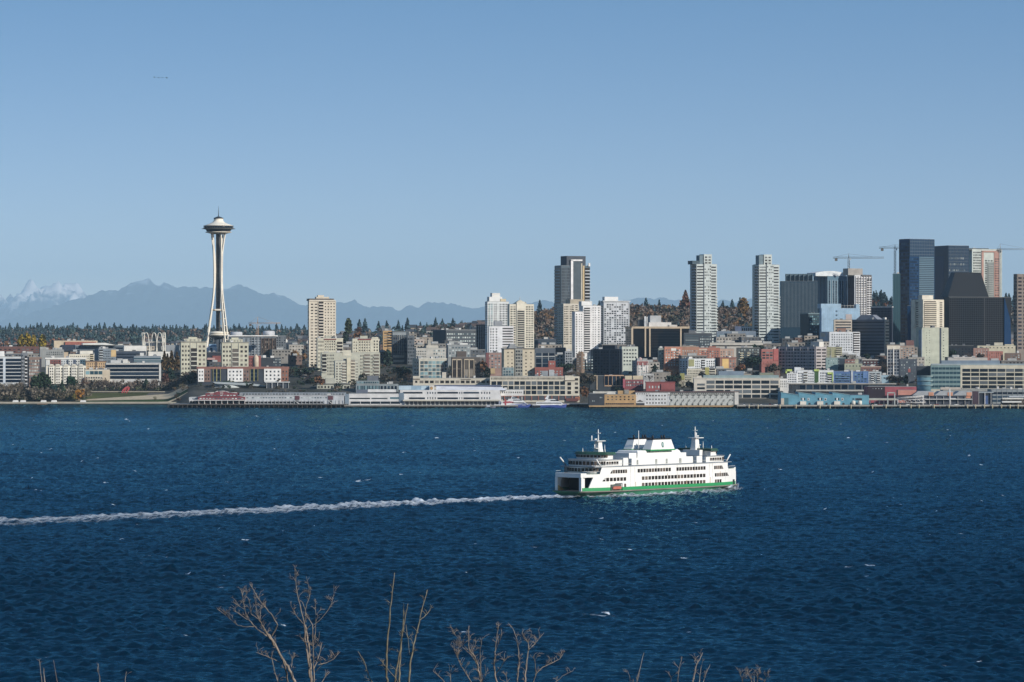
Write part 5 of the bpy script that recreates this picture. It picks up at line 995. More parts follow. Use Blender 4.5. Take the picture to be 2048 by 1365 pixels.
MB().box(L*.82, L*.98, 2, 5, 3, 3.8).build('foredeck_rail', col('c8b8c8'), root)
# small grey work boat between the pier and the catamarans
root = empty('work_boat', (X(970, 3280), 3280, 0)); tag(root, 'small grey work boat moored left of the red marked catamaran', 'boat')
MB().loft([[(x, -w, -.6), (x, w, -.6), (x, w*1.3, z), (x, -w*1.3, z)] for x, w, z in ((0, 1.1, 1.2), (7, 1.2, 1.3), (10.5, .2, 1.9))]).build('hull', col('5a6070'), root)
MB().box(1.5, 5, -.9, .9, 1.2, 3.0).build('wheelhouse', col('b8bcc4'), root)
# seawall and park at the left shore
o = MB().box(X(-120, 3476), X(372, 3476), 3476, 3481, -3, Z(804.6, 3476)).build('seawall', col('b3aa94')); tag(o, 'long pale stone seawall along the park shore', 'seawall')
o = MB().box(X(-120, 3474), X(372, 3474), 3470.5, 3475.8, -3, .9).build('rock_shore', col('3a3834')); tag(o, kind='structure')
wm_ = MB().box(-2.9, 2.9, -.9, .9, 0, 1.5).box(-2.2, 2.6, -.8, .8, 1.5, 2.0).mesh('white_bench_wall', col('f0eee8'))
for px in (31, 46, 87, 108, 166): tag(link('roadside_barrier', wm_, None, (X(px, 3477.5), 3478, Z(804.7, 3476))), 'short white barrier block standing on the seawall', 'barrier', 'white blocks on the seawall')
tag(MB().box(X(76, 3466), X(94, 3466), 3460, 3470, .2, 1.1).build('float_dock', col('8a6c50')), 'brown floating dock below the seawall at the left shore', 'dock')
def drape(name, quad, m, n=24, lift=.25):
    (pa, da), (pb, db), (pc, dc), (pd, dd) = quad; V = []
    for i in range(n+1):
        for j in range(n+1):
            s_, t_ = i/n, j/n
            px = (1-t_)*((1-s_)*pa+s_*pb)+t_*((1-s_)*pd+s_*pc); D = (1-t_)*((1-s_)*da+s_*db)+t_*((1-s_)*dd+s_*dc)
            V.append((X(px, D), D, float(hgt(X(px, D), D))+lift))
    Q = [(i*(n+1)+j, (i+1)*(n+1)+j, (i+1)*(n+1)+j+1, i*(n+1)+j+1) for i in range(n) for j in range(n)]
    tag(link(name, np_mesh(name, np.array(V), np.array(Q), m)), kind='structure')
GR = paint('lawn_green', (.045, .075, .022), .9, .3, .06, 0, .1); GR2 = paint('lawn_olive', (.085, .092, .035), .9, .3, .06, 0, .1); PATH = paint('gravel_path', 'b5a68c', .95, .12, .2, 0, .1)
drape('lower_lawn', ((150, 3486), (375, 3486), (375, 3512), (150, 3498)), GR)
drape('path', ((140, 3499), (375, 3513), (375, 3556), (140, 3503)), PATH, lift=.5)
drape('upper_lawn', ((130, 3506), (290, 3536), (300, 3562), (130, 3552)), GR2, lift=.35)
drape('upper_path', ((128, 3560), (330, 3560), (330, 3568), (128, 3568)), PATH, lift=.6)
drape('shore_path', ((-100, 3481.5), (375, 3481.5), (375, 3485.5), (-100, 3485.5)), PATH, lift=.3)
# red abstract sculpture
D = 3556; root = empty('sculpture', (X(251, D), D, float(hgt(X(251, D), D)))); tag(root, 'bright red curved steel sculpture on the park lawn', 'sculpture')
RS = col('d62a30', .5, .04)
def plate(pts, y0, y1): MB().prism(pts, 'y', y0, y1).build('steel_plate', RS, root)
plate([(-5.2, 0), (-4.4, 0), (-3.2, 3.6), (-.6, 6.2), (2.6, 7.4), (3.4, 7.2), (3.6, 5.4), (1.2, 5.0), (-1.6, 3.0), (-3.4, 0)], -.4, .4)
plate([(3.6, 7.2), (4.8, 5.6), (4.0, 3.6), (2.0, 1.4), (1.4, 0), (.4, 0), (1.6, 2.6), (2.8, 5.0)], -.9, -.2)
plate([(-2.2, 0), (-1.4, 0), (.2, 2.8), (2.0, 4.6), (1.0, 5.0), (-1.2, 2.8)], .6, 1.2)
# ------------------------------------------------------------------ observation tower
def needle():
    D = 4150; s = D/F; zg = float(hgt(X(437, D), D)); root = empty('observation_tower', (X(437, D), D, zg))
    tag(root, 'tall cream observation tower on three curved legs with a flying saucer top', 'tower')
    zz = lambda y: Z(y, D)-zg
    CR = paint('tower_cream', (.74, .68, .56), .6, .05); DK = col('2f3338', .5); MD = col('6a665c')
    ys = [468, 485, 500, 512, 540, 565, 585, 605, 640, 668, 700, 720]
    rr = [12.8, 11.2, 9.8, 8.8, 7.8, 8.2, 9.6, 12.0, 17.2, 21.0, 25.6, 28.0]
    sp = [5.6, 3.6, 1.9, .9, .7, .9, 1.6, 2.3, 3.2, 3.8, 4.6, 5.0]
    wd = [1.0, 1.1, 1.3, 1.6, 1.8, 1.5, 1.2, 1.1, 1.15, 1.2, 1.3, 1.3]
    for az in (R(200), R(318), R(78)):
        e = np.array([math.cos(az), math.sin(az), 0]); t = np.array([-e[1], e[0], 0])
        leg = None
        for sgn in (-1, 1):
            mb = MB(); rings = []
            for y, r, q, w in zip(ys, rr, sp, wd):
                c = e*r*s + t*sgn*q*s + np.array([0, 0, zz(y)]); w2 = w*s*.98
                rings.append([tuple(c+e*a*w2*1.3+t*b_*w2) for a, b_ in ((-1,-1),(1,-1),(1,1),(-1,1))])
            mb.loft(rings)
            if leg is None: leg = mb.build('leg', CR, root)
            else: mb.build('leg_beam', CR, leg)
        for y in (570, 588, 605, 622, 638, 652, 665, 680, 695):
            r = np.interp(y, ys, rr)*s; q = np.interp(y, ys, sp)*s
            a = e*r - t*q + np.array([0, 0, zz(y)]); c = e*r + t*q + np.array([0, 0, zz(y)])
            MB().tube([a, c], .55, 4).build('rung', CR, leg)
    MB().lathe([(3.6*s, -1), (3.4*s, zz(468))], 0, 0, 6, False).build('core_shaft', DK, root)
    for k in range(3):
        a = R(60+120*k); MB().box(-.5, .5, -.5, .5, 0, zz(468)).build('elevator_rail', MD, root, (4.2*s*math.cos(a), 4.2*s*math.sin(a), 0))
    for y in range(475, 715, 9): MB().lathe([(4.1*s, zz(y+1)), (4.1*s, zz(y))], 0, 0, 6, False).build('core_ring', MD, root)
    # ring platform at mid height and the lower restaurant level
    MB().lathe([(11*s, zz(622.5)), (13*s, zz(621.5)), (13*s, zz(619)), (11*s, zz(618.5))], 0, 0, 6, False).build('tie_platform', CR, root)
    MB().lathe([(16*s, zz(673)), (21.5*s, zz(671)), (22*s, zz(669.5)), (18*s, zz(668.6))], 0, 0, 28).build('lower_deck_rim', CR, root)
    MB().lathe([(15*s, zz(676)), (17.5*s, zz(673))], 0, 0, 28).build('lower_deck_wall', DK, root)
    MB().lathe([(18*s, zz(668.6)), (20.5*s, zz(667.5)), (20*s, zz(664.5)), (6*s, zz(663))], 0, 0, 28).build('lower_deck_roof', CR, root)
    MB().lathe([(9*s, -1), (9*s, zz(676))], 0, 0, 20).build('base_drum', col('57606a'), root)
    # saucer
    MB().lathe([(8*s, zz(467.5)), (14*s, zz(466.4)), (23*s, zz(465)), (24*s, zz(462.5))], 0, 0, 40).build('saucer_underside', DK, root)
    MB().lathe([(23.4*s, zz(466.2)), (26*s, zz(465.6)), (26.4*s, zz(464.6)), (24*s, zz(464.2))], 0, 0, 40).build('lower_saucer_ring', CR, root)
    for k in range(30):
        a = 2*math.pi*k/30; MB().tube([(12*s*math.cos(a), 12*s*math.sin(a), zz(468.5)), (25*s*math.cos(a), 25*s*math.sin(a), zz(464.8))], .35, 4).build('saucer_rib', CR, root)
    MB().lathe([(22*s, zz(465)), (25.5*s, zz(460)), (26.5*s, zz(458.5))], 0, 0, 40).build('restaurant_glazing', GLN, root)
    MB().lathe([(26*s, zz(459.4)), (33.6*s, zz(458.3)), (33.8*s, zz(457.8)), (28*s, zz(457.2))], 0, 0, 48).build('halo_ring', col('6f6f66'), root)
    MB().lathe([(28*s, zz(457.6)), (28.6*s, zz(452.2))], 0, 0, 40).build('observation_glazing', GLN, root)
    for k in range(36):
        a = 2*math.pi*k/36; MB().box(-.18, .18, -.18, .18, zz(458), zz(451.5)).build('railing_post', MD, root, (29.6*s*math.cos(a), 29.6*s*math.sin(a), 0))
    MB().lathe([(29*s, zz(452.6)), (28.4*s, zz(451.4)), (20*s, zz(448.6)), (13*s, zz(445.5)), (9.6*s, zz(442)), (9.0*s, zz(439)), (9.8*s, zz(438))], 0, 0, 40).build('saucer_roof', CR, root)
    MB().lathe([(10*s, zz(438)), (9.6*s, zz(436.4)), (5*s, zz(434.6)), (2*s, zz(433.4))], 0, 0, 24).build('top_cap', DK, root)
    MB().tube([(0, 0, zz(434)), (0, 0, zz(423)), (0, 0, zz(412.5))], [.5, .3, .1], 6).build('spire', DK, root)
needle()
# ------------------------------------------------------------------ tower cranes
def crane(label, px, D, ytop, ybase, jib0, jib1, yj, m, w=1.0, rz=0.0):
    zb = Z(ybase, D); root = empty('tower_crane', (X(px, D), D, zb), rz); tag(root, label, 'crane')
    zt = Z(yj, D)-zb; za = Z(ytop, D)-zb; a, c = (X(jib0, D)-X(px, D)), (X(jib1, D)-X(px, D))
    mb = MB()
    for sx in (-w, w):
        for sy in (-w, w): mb.tube([(sx, sy, -20), (sx, sy, zt)], .22, 4)
    n = int((zt+20)/4)
    for k in range(n):
        z = -20+k*4
        for sy in (-w, w): mb.tube([(-w, sy, z), (w, sy, z+2), (-w, sy, z+4)], .14, 4)
    mb.build('mast', m, root)
    def arm(nm, L, h):
        q = MB(); n = max(4, int(abs(L)/4))
        for sy in (-.7, .7): q.tube([(0, sy, zt), (L, sy, zt)], .2, 4)
        q.tube([(0, 0, zt+h), (L, 0, zt+h)], .18, 4)
        for k in range(n):
            x0, x1 = L*k/n, L*(k+1)/n; q.tube([(x0, -.7, zt), ((x0+x1)/2, 0, zt+h), (x1, .7, zt)], .12, 4)
        q.build(nm, m, root)
    arm('counter_jib' if abs(a) < abs(c) else 'jib', a, 1.6); arm('jib' if abs(a) < abs(c) else 'counter_jib', c, 1.6)
    sh = a if abs(a) < abs(c) else c; MB().box(sh*.8-1.6, sh*.8+1.6, -.9, .9, zt-3.4, zt-.2).build('counterweight', col('6a6660'), root)
    MB().tube([(0, 0, zt), (0, 0, za)], [.6, .2], 5).build('apex', m, root)
    for L in (a*.85, c*.7): MB().tube([(0, 0, za), (L, 0, zt+1.6)], .1, 4).build('pendant_line', m, root)
    MB().box(.8, 2.4, -1.6, -.2, zt-2.4, zt-.1).build('cab', col('b8c0c4'), root)
crane('tan tower crane with thin jib standing over the white roofed office', 515.5, 4300, 634, 672, 497, 561, 648, col('c9a07a'))
crane('grey tower crane above the concrete tower under construction', 1697.5, 4130, 508, 545, 1666, 1768, 517, col('6a6e70'))
crane('dark tower crane at the left of the tallest blue glass tower', 1790, 4160, 490, 560, 1758, 1840, 497, col('4a5054'))
crane('pale tower crane beside the orange panelled residential tower', 2000.5, 4290, 488, 600, 1994, 2075, 500, col('9aa2a6'))
# ------------------------------------------------------------------ car ferry under way
def ferry():
    D0 = 1400.0; root = empty('car_ferry', (X(1295, D0), D0, 0), R(47)); tag(root, 'large white and green double ended car ferry under way', 'ferry'); root.scale = (1.035, 1, 1)
    WH = paint('ferry_white', (.74, .73, .69), .45, .05, .25); GN = paint('stripe_green', (.025, .25, .085), .5, .05, .3); DG = paint('hull_green', (.035, .15, .085), .5, .15, .3); GRY = col('8b949b', .6); DKG = col('1d5a44', .6); BK = col('14171a', .5)
    WIN = glass('ferry_window', '2a2624', '6a5f56', .55, .2)
    HW = [(-48, 7.2), (-46, 8.2), (-43, 9.3), (-39, 10.4), (-34, 11.3), (-28, 11.8), (-22, 12), (22, 12), (28, 11.8), (34, 11.3), (39, 10.4), (43, 9.3), (46, 8.2), (48, 7.2)]
    hw = lambda u: float(np.interp(u, [p[0] for p in HW], [p[1] for p in HW]))
    US = [p[0] for p in HW]
    def outline(u0, u1, inset=0.0, ends=0.0, n=10):
        us = [u0]+[u for u in US if u0 < u < u1]+[u1]
        r = [(u, -(hw(u)-inset)) for u in us]+[(u, hw(u)-inset) for u in reversed(us)]
        return r
    def deckbox(name, u0, u1, z0, z1, m, inset=0.0, parent=root): return MB().prism(outline(u0, u1, inset), 'z', z0, z1).build(name, m, parent)
    # hull: narrow at the waterline near the ends, flaring to the deck edge
    rings = []
    for u in [-49.5, -48, -44, -38, -30, -20, 0, 20, 30, 38, 44, 48, 49.5]:
        w = hw(np.clip(u, -48, 48)); k = abs(u)/49.5; low = w*max(.06, 1-k**3.2*.98); zb = -2.5
        rings.append([(u*(1-.09*k**6), -low, zb), (u*(1-.06*k**6), -low-(w-low)*.55, .9), (u, -w, 2.0), (u, -w, 2.3), (u, w, 2.3), (u, w, 2.0), (u*(1-.06*k**6), low+(w-low)*.55, .9), (u*(1-.09*k**6), low, zb)])
    hull = MB().loft(rings).build('hull', DG, root)
    for sgn in (-1, 1):
        MB().tube([(u, sgn*(hw(np.clip(u, -48, 48))+.12), 2.15) for u in np.linspace(-49, 49, 40)], .28, 5).build('rub_rail', col('8a8478'), hull)
    deckbox('car_deck', -49, 49, 2.3, 2.45, col('55585a'), 0)
    def wall(name, u0, u1, z0, z1, m, sgn, inset=.15, th=.3, top0=None, top1=None):
        us = np.unique(np.r_[u0, [u for u in US if u0 < u < u1], u1]); rings = []
        for u in us:
            y = sgn*(hw(u)-inset); a, c = z0, z1; rings.append([(u, y, a), (u, y-sgn*th, a), (u, y-sgn*th, c), (u, y, c)])
        if top0 is not None:
            for p in (2, 3): rings[0][p] = (u0+top0, rings[0][p][1], z1)
        if top1 is not None:
            for p in (2, 3): rings[-1][p] = (u1-top1, rings[-1][p][1], z1)
        return MB().loft(rings).build(name, m, root)
    for sgn in (-1, 1):
        wall('green_stripe', -47.5, 47.5, 2.45, 3.75, GN, sgn, .10)
        wall('side_wall', -45, 47, 3.5, 8.0, WH, sgn, .15, .3, 2.4, 0); wall('side_wall', -47, 47, 8.0, 9.2, WH, sgn, .15, .3)
        wall('upper_side_wall', -40, 40, 9.2, 12.0, WH, sgn, .18, .3, 3.2, 3.2)
    # car deck tunnel: solid black block for the shade inside, ceiling, portal frames at both ends
    MB().box(-40, 40, -7, 7, 2.46, 8.2).build('car_deck_interior', BK, root)
    deckbox('upper_deck', -47.5, 47.5, 8.3, 9.25, WH, .45)
    deckbox('end_deck', -47.4, 47.4, 9.25, 9.45, DKG, .5)
    deckbox('passenger_cabin', -39, 39, 9.45, 12.0, col('c9ccca', .6), .6)
    deckbox('sun_deck', -42.5, 42.5, 12.0, 12.3, GRY, .05)
    for e in (-1, 1):
        u0, u1 = sorted((e*45.8, e*48)); MB().prism([(u, y) for u, y in ((u0, -hw(u0)+.2), (u1, -hw(u1)+.2), (u1, hw(u1)-.2), (u0, hw(u0)-.2))], 'z', 7.9, 9.7).build('portal_header', WH, root)
        for sgn in (-1, 1):
            MB().box(min(e*45.9, e*47.9), max(e*45.9, e*47.9), min(sgn*5.9, sgn*7.2), max(sgn*5.9, sgn*7.2), 2.45, 8.0).build('portal_post', WH, root)
            MB().tube([(u, sgn*(hw(u)-.3), 10.4) for u in e*np.linspace(40, 47.3, 6)], .06, 4).build('end_rail', WH, root)
        # rounded lounge ends: two window decks under the pilot house
        def rounded(name, uc, r_u, r_v, z0, z1, m, flare=0.0, back=8.0):
            ang = np.linspace(-math.pi/2, math.pi/2, 15); rg = []
            for z, g in ((z0, 0), (z1, flare)):
                pts = [(e*(uc+(r_u+g)*math.cos(a)), (r_v+g*.6)*math.sin(a)*(1 if e > 0 else -1), z) for a in ang]
                pts += [(e*(uc-back), pts[-1][1], z), (e*(uc-back), pts[0][1], z)]
                rg.append(pts)
            return MB().loft(rg).build(name, m, root)
        rounded('lower_lounge', 37, 5.2, 9.2, 9.45, 12.0, WH, .25)
        rounded('upper_lounge', 36, 5.5, 9.4, 12.3, 14.8, WH, .2, 10)
        rounded('lounge_roof', 36, 6.0, 9.9, 14.8, 15.05, GRY, 0, 10)
        def roundwin(uc, r_u, r_v, z0, z1, n, name='window'):
            for k in range(n):
                a0, a1 = [-math.pi/2+math.pi*(k+q)/n for q in (.12, .88)]
                P = [(e*(uc+r_u*math.cos(a)), r_v*math.sin(a)*e) for a in (a0, a1)]
                mb = MB(); nx = math.cos((a0+a1)/2)*e*.12; ny = math.sin((a0+a1)/2)*e*.12
                mb.loft([[(P[0][0]+nx*q, P[0][1]+ny*q, z) for q in (0, 1)]+[(P[1][0]+nx*q, P[1][1]+ny*q, z) for q in (1, 0)] for z in (z0, z1)]); mb.build(name, WIN, root)
        roundwin(37.05, 5.35, 9.35, 10.2, 11.6, 16); roundwin(36.05, 5.65, 9.55, 12.9, 14.4, 16)
        for sgn in (-1, 1):
            for k in range(5): MB().box(min(e*(28.5+k*1.5), e*(29.6+k*1.5)), max(e*(28.5+k*1.5), e*(29.6+k*1.5)), sgn*9.6-.06, sgn*9.6+.06, 13.0, 14.2).build('window', WIN, root)
        # pilot house
        rounded('pilot_house', 33.5, 3.4, 8.2, 15.05, 17.0, WH, .3, 3.2); rounded('pilot_house_roof', 33.5, 4.2, 9.4, 17.0, 18.0, DKG, -1.0, 4.0)
        roundwin(33.55, 3.62, 8.42, 15.85, 16.8, 14, 'pilot_window')
        for u_, v_, h_ in ((36, 3, 1.2), (33, -6.5, .9), (31, 6, 1.6), (30.5, -4, 2.6)): MB().tube([(e*u_, v_, 17.8), (e*u_, v_, 18.4+h_)], [.22, .05], 5).build('aerial', WH, root)
        MB().box(min(e*27.5, e*31), max(e*27.5, e*31), -4.6, 4.6, 15.05, 17.4).build('chart_room', WH, root)
        mast = MB().loft([[(e*(30+a*w), b_*w, z) for a, b_ in ((-1,-1),(1,-1),(1,1),(-1,1))] for z, w in ((17.4, 1.5), (19.2, 1.25), (22.3, 1.0))]).build('mast_tower', WH, root)
        MB().box(min(e*28, e*33), max(e*28, e*33), -2.2, 2.2, 22.3, 22.55).build('mast_platform', WH, mast)
        MB().tube([(e*30, 0, 22.5), (e*30, 0, 27.2)], [.3, .14], 6).build('mast_pole', WH, mast); MB().tube([(e*30, -1.3, 25.6), (e*30, 1.3, 25.6)], .12, 4).build('yard', WH, mast)
        MB().box(e*31.5-.7, e*31.5+.7, -.15, .15, 23.0, 23.35).build('radar_scanner', WH, mast); MB().tube([(e*32.4, 1.4, 22.5), (e*32.4, 1.4, 24.6)], [.22, .22], 6).build('radar_mast', WH, mast)
        MB().box(min(e*31.2, e*32.6), max(e*31.2, e*32.6), -1.0, 1.0, 19.3, 19.5).build('lower_platform', WH, mast); MB().tube([(e*32.2, 0, 19.5), (e*32.2, 0, 21)], .2, 6).build('horn', WH, mast)
        MB().tube([(e*39, -9.5, 12.4), (e*41.5, -9.5, 15.3)], .3, 5).build('davit_arm', WH, root); MB().tube([(e*39, 9.5, 12.4), (e*42.5, 9.5, 15.8)], .3, 5).build('davit_arm', WH, root)
    # side windows in three rows, both sides
    def sidewin(u, z0, z1, w, sgn, slant=0):
        y = hw(u)-.15; dy = (hw(u+w/2)-hw(u-w/2)); mb = MB(); y0, y1 = sgn*(y-dy/2), sgn*(y+dy/2); o = sgn*.08
        mb.loft([[(u-w/2+(slant if z > z0 and slant > 0 else 0), y0-sgn*.1, z), (u+w/2+(slant if z > z0 and slant < 0 else 0), y1-sgn*.1, z), (u+w/2+(slant if z > z0 and slant < 0 else 0), y1+o, z), (u-w/2+(slant if z > z0 and slant > 0 else 0), y0+o, z)] for z in (z0, z1)]); mb.build('side_window', WIN, root)
    for sgn in (-1, 1):
        for z0, z1, rngs in ((9.4, 10.85, ((-35, -25.5, 7), (-19.5, 1.2, 12), (4.4, 23, 11), (28.5, 35.5, 5))), (6.25, 7.7, ((-39, -26, 7), (-17, 23, 20), (29, 40, 7))), (3.7, 5.05, ((-27.5, -26, 1), (-17, 23, 20), (29, 34, 3)))):
            for a, c, n in rngs:
                for k in range(n):
                    sidewin(a+(c-a)*(k+.5)/n, z0, z1, (c-a)/n*.76, sgn, .9 if (k == 0 and a in (-35, -39)) else (-.9 if (k == n-1 and c in (35.5, 40)) else 0))
    # deck houses and funnels amidships
    dh = MB().box(-18, 20, -7.4, 7.4, 12.3, 15.0).build('deck_house', WH, root)
    for k, (u, w) in enumerate(((-14.5, .9), (-3, 1.2), (3.5, 1.0), (12, 1.4))): MB().box(u-w/2, u+w/2, -7.5, -7.38, 12.5, 14.4).build('door', col('9a9f98'), dh)
    MB().box(-27.5, -18, -6, 6, 12.3, 14.6).build('deck_house_recess', col('6f787f'), root); MB().box(20, 27.5, -6, 6, 12.3, 14.6).build('deck_house_recess', col('6f787f'), root)
    MB().box(-24, -21, -8.2, -6, 12.3, 15.4).build('stair_housing', WH, root); MB().box(21.5, 25, -8.2, -6, 12.3, 15.0).build('stair_housing', WH, root)
    MB().loft([[(-13, -6.2, 15.0), (15, -6.2, 15.0), (15, 6.2, 15.0), (-13, 6.2, 15.0)], [(-12.4, -5.6, 17.6), (13.6, -5.6, 17.6), (13.6, 5.6, 17.6), (-12.4, 5.6, 17.6)], [(-12, -5.0, 18.1), (13, -5.0, 18.1), (13, 5.0, 18.1), (-12, 5.0, 18.1)]]).build('upper_house', WH, root)
    MB().box(-17.5, -13, -5.5, 5.5, 15.0, 17.2).build('fan_room', WH, root); MB().box(15, 18.5, -5, 5, 15, 16.6).build('fan_room', WH, root)
    for v in (-5.2, 5.2):
        fn = MB().loft([[(-6.6+a, v-2.3+b_, z) for a, b_ in ((0, 0), (L, 0), (L, 4.6), (0, 4.6))] for z, L in ((18.0, 15.2),)] + [[(-4.4+a, v-1.8+b_, 22.4) for a, b_ in ((0, 0), (11.2, 0), (11.2, 3.6), (0, 3.6))]]).build('funnel', WH, root)
        MB().box(-6.8, 8.8, v-2.45, v+2.45, 17.9, 18.4).build('funnel_base_stripe', GN, fn); MB().box(-4.5, 6.9, v-1.85, v+1.85, 22.4, 22.95).build('funnel_cap', BK, fn)
        for u in (-2.5, 3.0, 4.6): MB().tube([(u, v, 22.5), (u-.2, v, 24.2)], .42, 6).build('exhaust_pipe', BK, fn)
        if v < 0:
            MB().loft([[(1.2+.75*math.cos(t*math.pi/8), v-2.05-(20.2+1.15*math.sin(t*math.pi/8)-20.2)*-.11-q, 20.3+1.15*math.sin(t*math.pi/8)) for t in range(16)] for q in (0, .12)]).build('emblem_oval', col('2a8078'), fn)
            MB().loft([[(1.2+.4*math.cos(t*math.pi/8), v-2.05-(.7*math.sin(t*math.pi/8))*-.11-q, 20.3+.7*math.sin(t*math.pi/8)) for t in range(16)] for q in (.1, .2)]).build('emblem_centre', col('b8d0cc'), fn)
    MB().tube([(-5.5, 0, 18), (-5.5, 0, 26.2)], [.2, .1], 5).build('signal_mast', WH, root)
    seam = paint('ferry_seam', (.50, .49, .46), .6, .2, .5)
    for sgn in (-1, 1):
        for u in (-36, -23.5, -21, -8, 5, 16, 25.5, 27.5, 37): 
            MB().box(u-.07, u+.07, sgn*(hw(u)-.15)-.05, sgn*(hw(u)-.15)+.05, 3.6, 11.9 if abs(u) < 36 else 8.9).build('plate_seam', seam, root)
        for u, z, h in ((-20.5, 5.6, 2.2), (-1, 8.6, 1.0), (11, 5.4, 1.6), (26.2, 6.2, 2.6), (33, 8.4, 1.4)):
            MB().box(u-.16, u+.16, sgn*(hw(u)-.15)-.04, sgn*(hw(u)-.15)+.04, z-h, z).build('rust_streak', paint('rust_stain', (.52, .40, .28), .8, .3, .8), root)
    # rail along the sun deck
    for sgn in (-1, 1):
        MB().tube([(u, sgn*(hw(u)-.2), 13.3) for u in np.linspace(-38, 38, 24)], .05, 4).build('deck_rail', WH, root)
    # rescue boat in its recess
    MB().box(-34.8, -28.6, -hw(-31)-.02, -hw(-31)+1.0, 2.5, 4.9).build('boat_recess', col('5a625c'), root)
    MB().loft([[(u, -hw(-31)-.25-w, 3.0), (u, -hw(-31)-.25+w*.2, 3.0), (u, -hw(-31)-.25+w*.3, z), (u, -hw(-31)-.25-w*1.1, z)] for u, w, z in ((-34.2, .25, 4.0), (-33.2, .7, 4.1), (-30.4, .75, 4.1), (-29.4, .3, 4.1))]).build('rescue_boat', col('d8582c', .5), root)
    MB().tube([(-28.9, -hw(-31)-.5, 2.4), (-28.9, -hw(-31)-.5, 5.3), (-33, -hw(-31)-.5, 5.2)], .16, 5).build('boat_davit', col('4a5054'), root)
    MB().box(43.6, 45.2, -hw(44.5)-.08, -hw(44.5)+.2, 2.6, 4.6).build('anchor_pocket', col('2c3a38'), root)
    # vehicle end: yellow ramp gear at the stern portal
    MB().prism([(-47.8, 2.5), (-47.8, 4.6), (-44.5, 2.6)], 'y', 5.1, 5.8).build('ramp_arm', col('c89a30'), root)
ferry()
# ------------------------------------------------------------------ trees and shrubs
LEAF = tintmat('foliage'); LEAF2 = tintmat('far_foliage', lo=.8, hi=1.2); BARK = paint('bark', (.075, .058, .042), .9, .2, .8, 0, .1)
def crown_pts(kind, n, rng):
    """unit crown (height 1, half width about .5 before scaling): clump centres, sizes and outward spread"""
    if kind == 'conifer':
        t = rng.rand(n)**.75; a = rng.rand(n)*6.283; tier = .78+.3*np.abs(np.sin(t*21+a*.3))
        r = (1-t)*.5*np.sqrt(rng.rand(n)*.75+.25)*tier*(.8+.4*rng.rand(n))+.015
        return np.c_[r*np.cos(a), r*np.sin(a), .06+t*.94], .085*(1.15-t*.75)
    if kind == 'poplar':
        t = rng.rand(n); a = rng.rand(n)*6.283; w = np.sin(np.clip(t*.93+.07, 0, 1)*math.pi)**.6
        r = .5*w*np.sqrt(rng.rand(n)); return np.c_[r*np.cos(a), r*np.sin(a), .04+t*.96], np.full(n, .055)
    # broad crown: several overlapping lobes
    L = 7; c = np.c_[rng.randn(L)*.2, rng.randn(L)*.2, .45+.36*rng.rand(L)]; k = rng.randint(0, L, n)
    d = rng.randn(n, 3); d /= np.linalg.norm(d, axis=1)[:, None]; d *= (rng.rand(n)**.45)[:, None]*(.24 if kind == 'broad' else .3)
    return c[k]+d, np.full(n, .075 if kind == 'broad' else .05)
def clump_mesh(pts, size, rng, tint, flat=1.0, thin=1.0):
    n = len(pts); d1 = rng.randn(n, 3); d1 /= np.linalg.norm(d1, axis=1)[:, None]; d2 = np.cross(d1, rng.randn(n, 3)); d2 /= np.linalg.norm(d2, axis=1)[:, None]
    s = (size*(.6+.8*rng.rand(n)))[:, None]; a = d1*s; b = d2*s*thin
    V = np.stack([pts-a-b*.6, pts+a-b, pts+a*.7+b, pts-a*.8+b*.9], 1).reshape(-1, 3)
    return V, np.arange(4*n).reshape(n, 4), np.repeat(tint, 4, axis=0) if tint.ndim == 2 else np.tile(tint, (4*n, 1))
def tint_of(hexc, n, rng, var=.18):
    c = np.array(srgb(hexc)); return np.clip(c[None]*(1+var*rng.randn(n, 1))*(1+.06*rng.randn(n, 3)), .004, 1)
TREEM = {}
def tree_mesh(kind, hexc, h, w, seed, n=220):
    k = (kind, hexc, h, w, seed)
    if k not in TREEM:
        rng = np.random.RandomState(seed); P, s = crown_pts(kind, n, rng); P = P*np.array([w*2 if kind in ('broad', 'bare') else w, w*2 if kind in ('broad', 'bare') else w, h])
        V, Q, T = clump_mesh(P, s*h, rng, tint_of(hexc, n, rng, .22), thin=.12 if kind == 'bare' else 1.0)
        crown = np_mesh('crown', V, Q, LEAF, False, T)
        mb = MB(); mb.tube([(0, 0, -1.5), (0, 0, h*.35), (0, 0, h*.75)], [h*.022, h*.016, h*.005], 5)
        r2 = random.Random(seed)
        if kind in ('broad', 'bare'):
            for q in range(6 if kind == 'broad' else 12):
                a = r2.uniform(0, 6.28); z0 = h*r2.uniform(.25, .5); z1 = h*r2.uniform(.6, .98); rr = w*r2.uniform(.3, .9)
                mb.tube([(0, 0, z0), (rr*.5*math.cos(a), rr*.5*math.sin(a), (z0+z1)/2), (rr*math.cos(a), rr*math.sin(a), z1)], [h*.010, h*.007, h*.003], 4)
        TREEM[k] = (crown, mb.mesh('trunk', BARK))
    return TREEM[k]
def tree(name, label, kind, hexc, px, D, h, w, seed=1, group=None, n=220, z=None):
    h = round(h, 1); w = round(w, 1); c, t = tree_mesh(kind, hexc, h, w, seed, n); x = X(px, D)
    root = empty(name, (x, D, float(hgt(x, D)) if z is None else z), (px*7.3) % 6.28); tag(root, label, 'tree', group)
    link('crown', c, root); link('trunk', t, root); return root
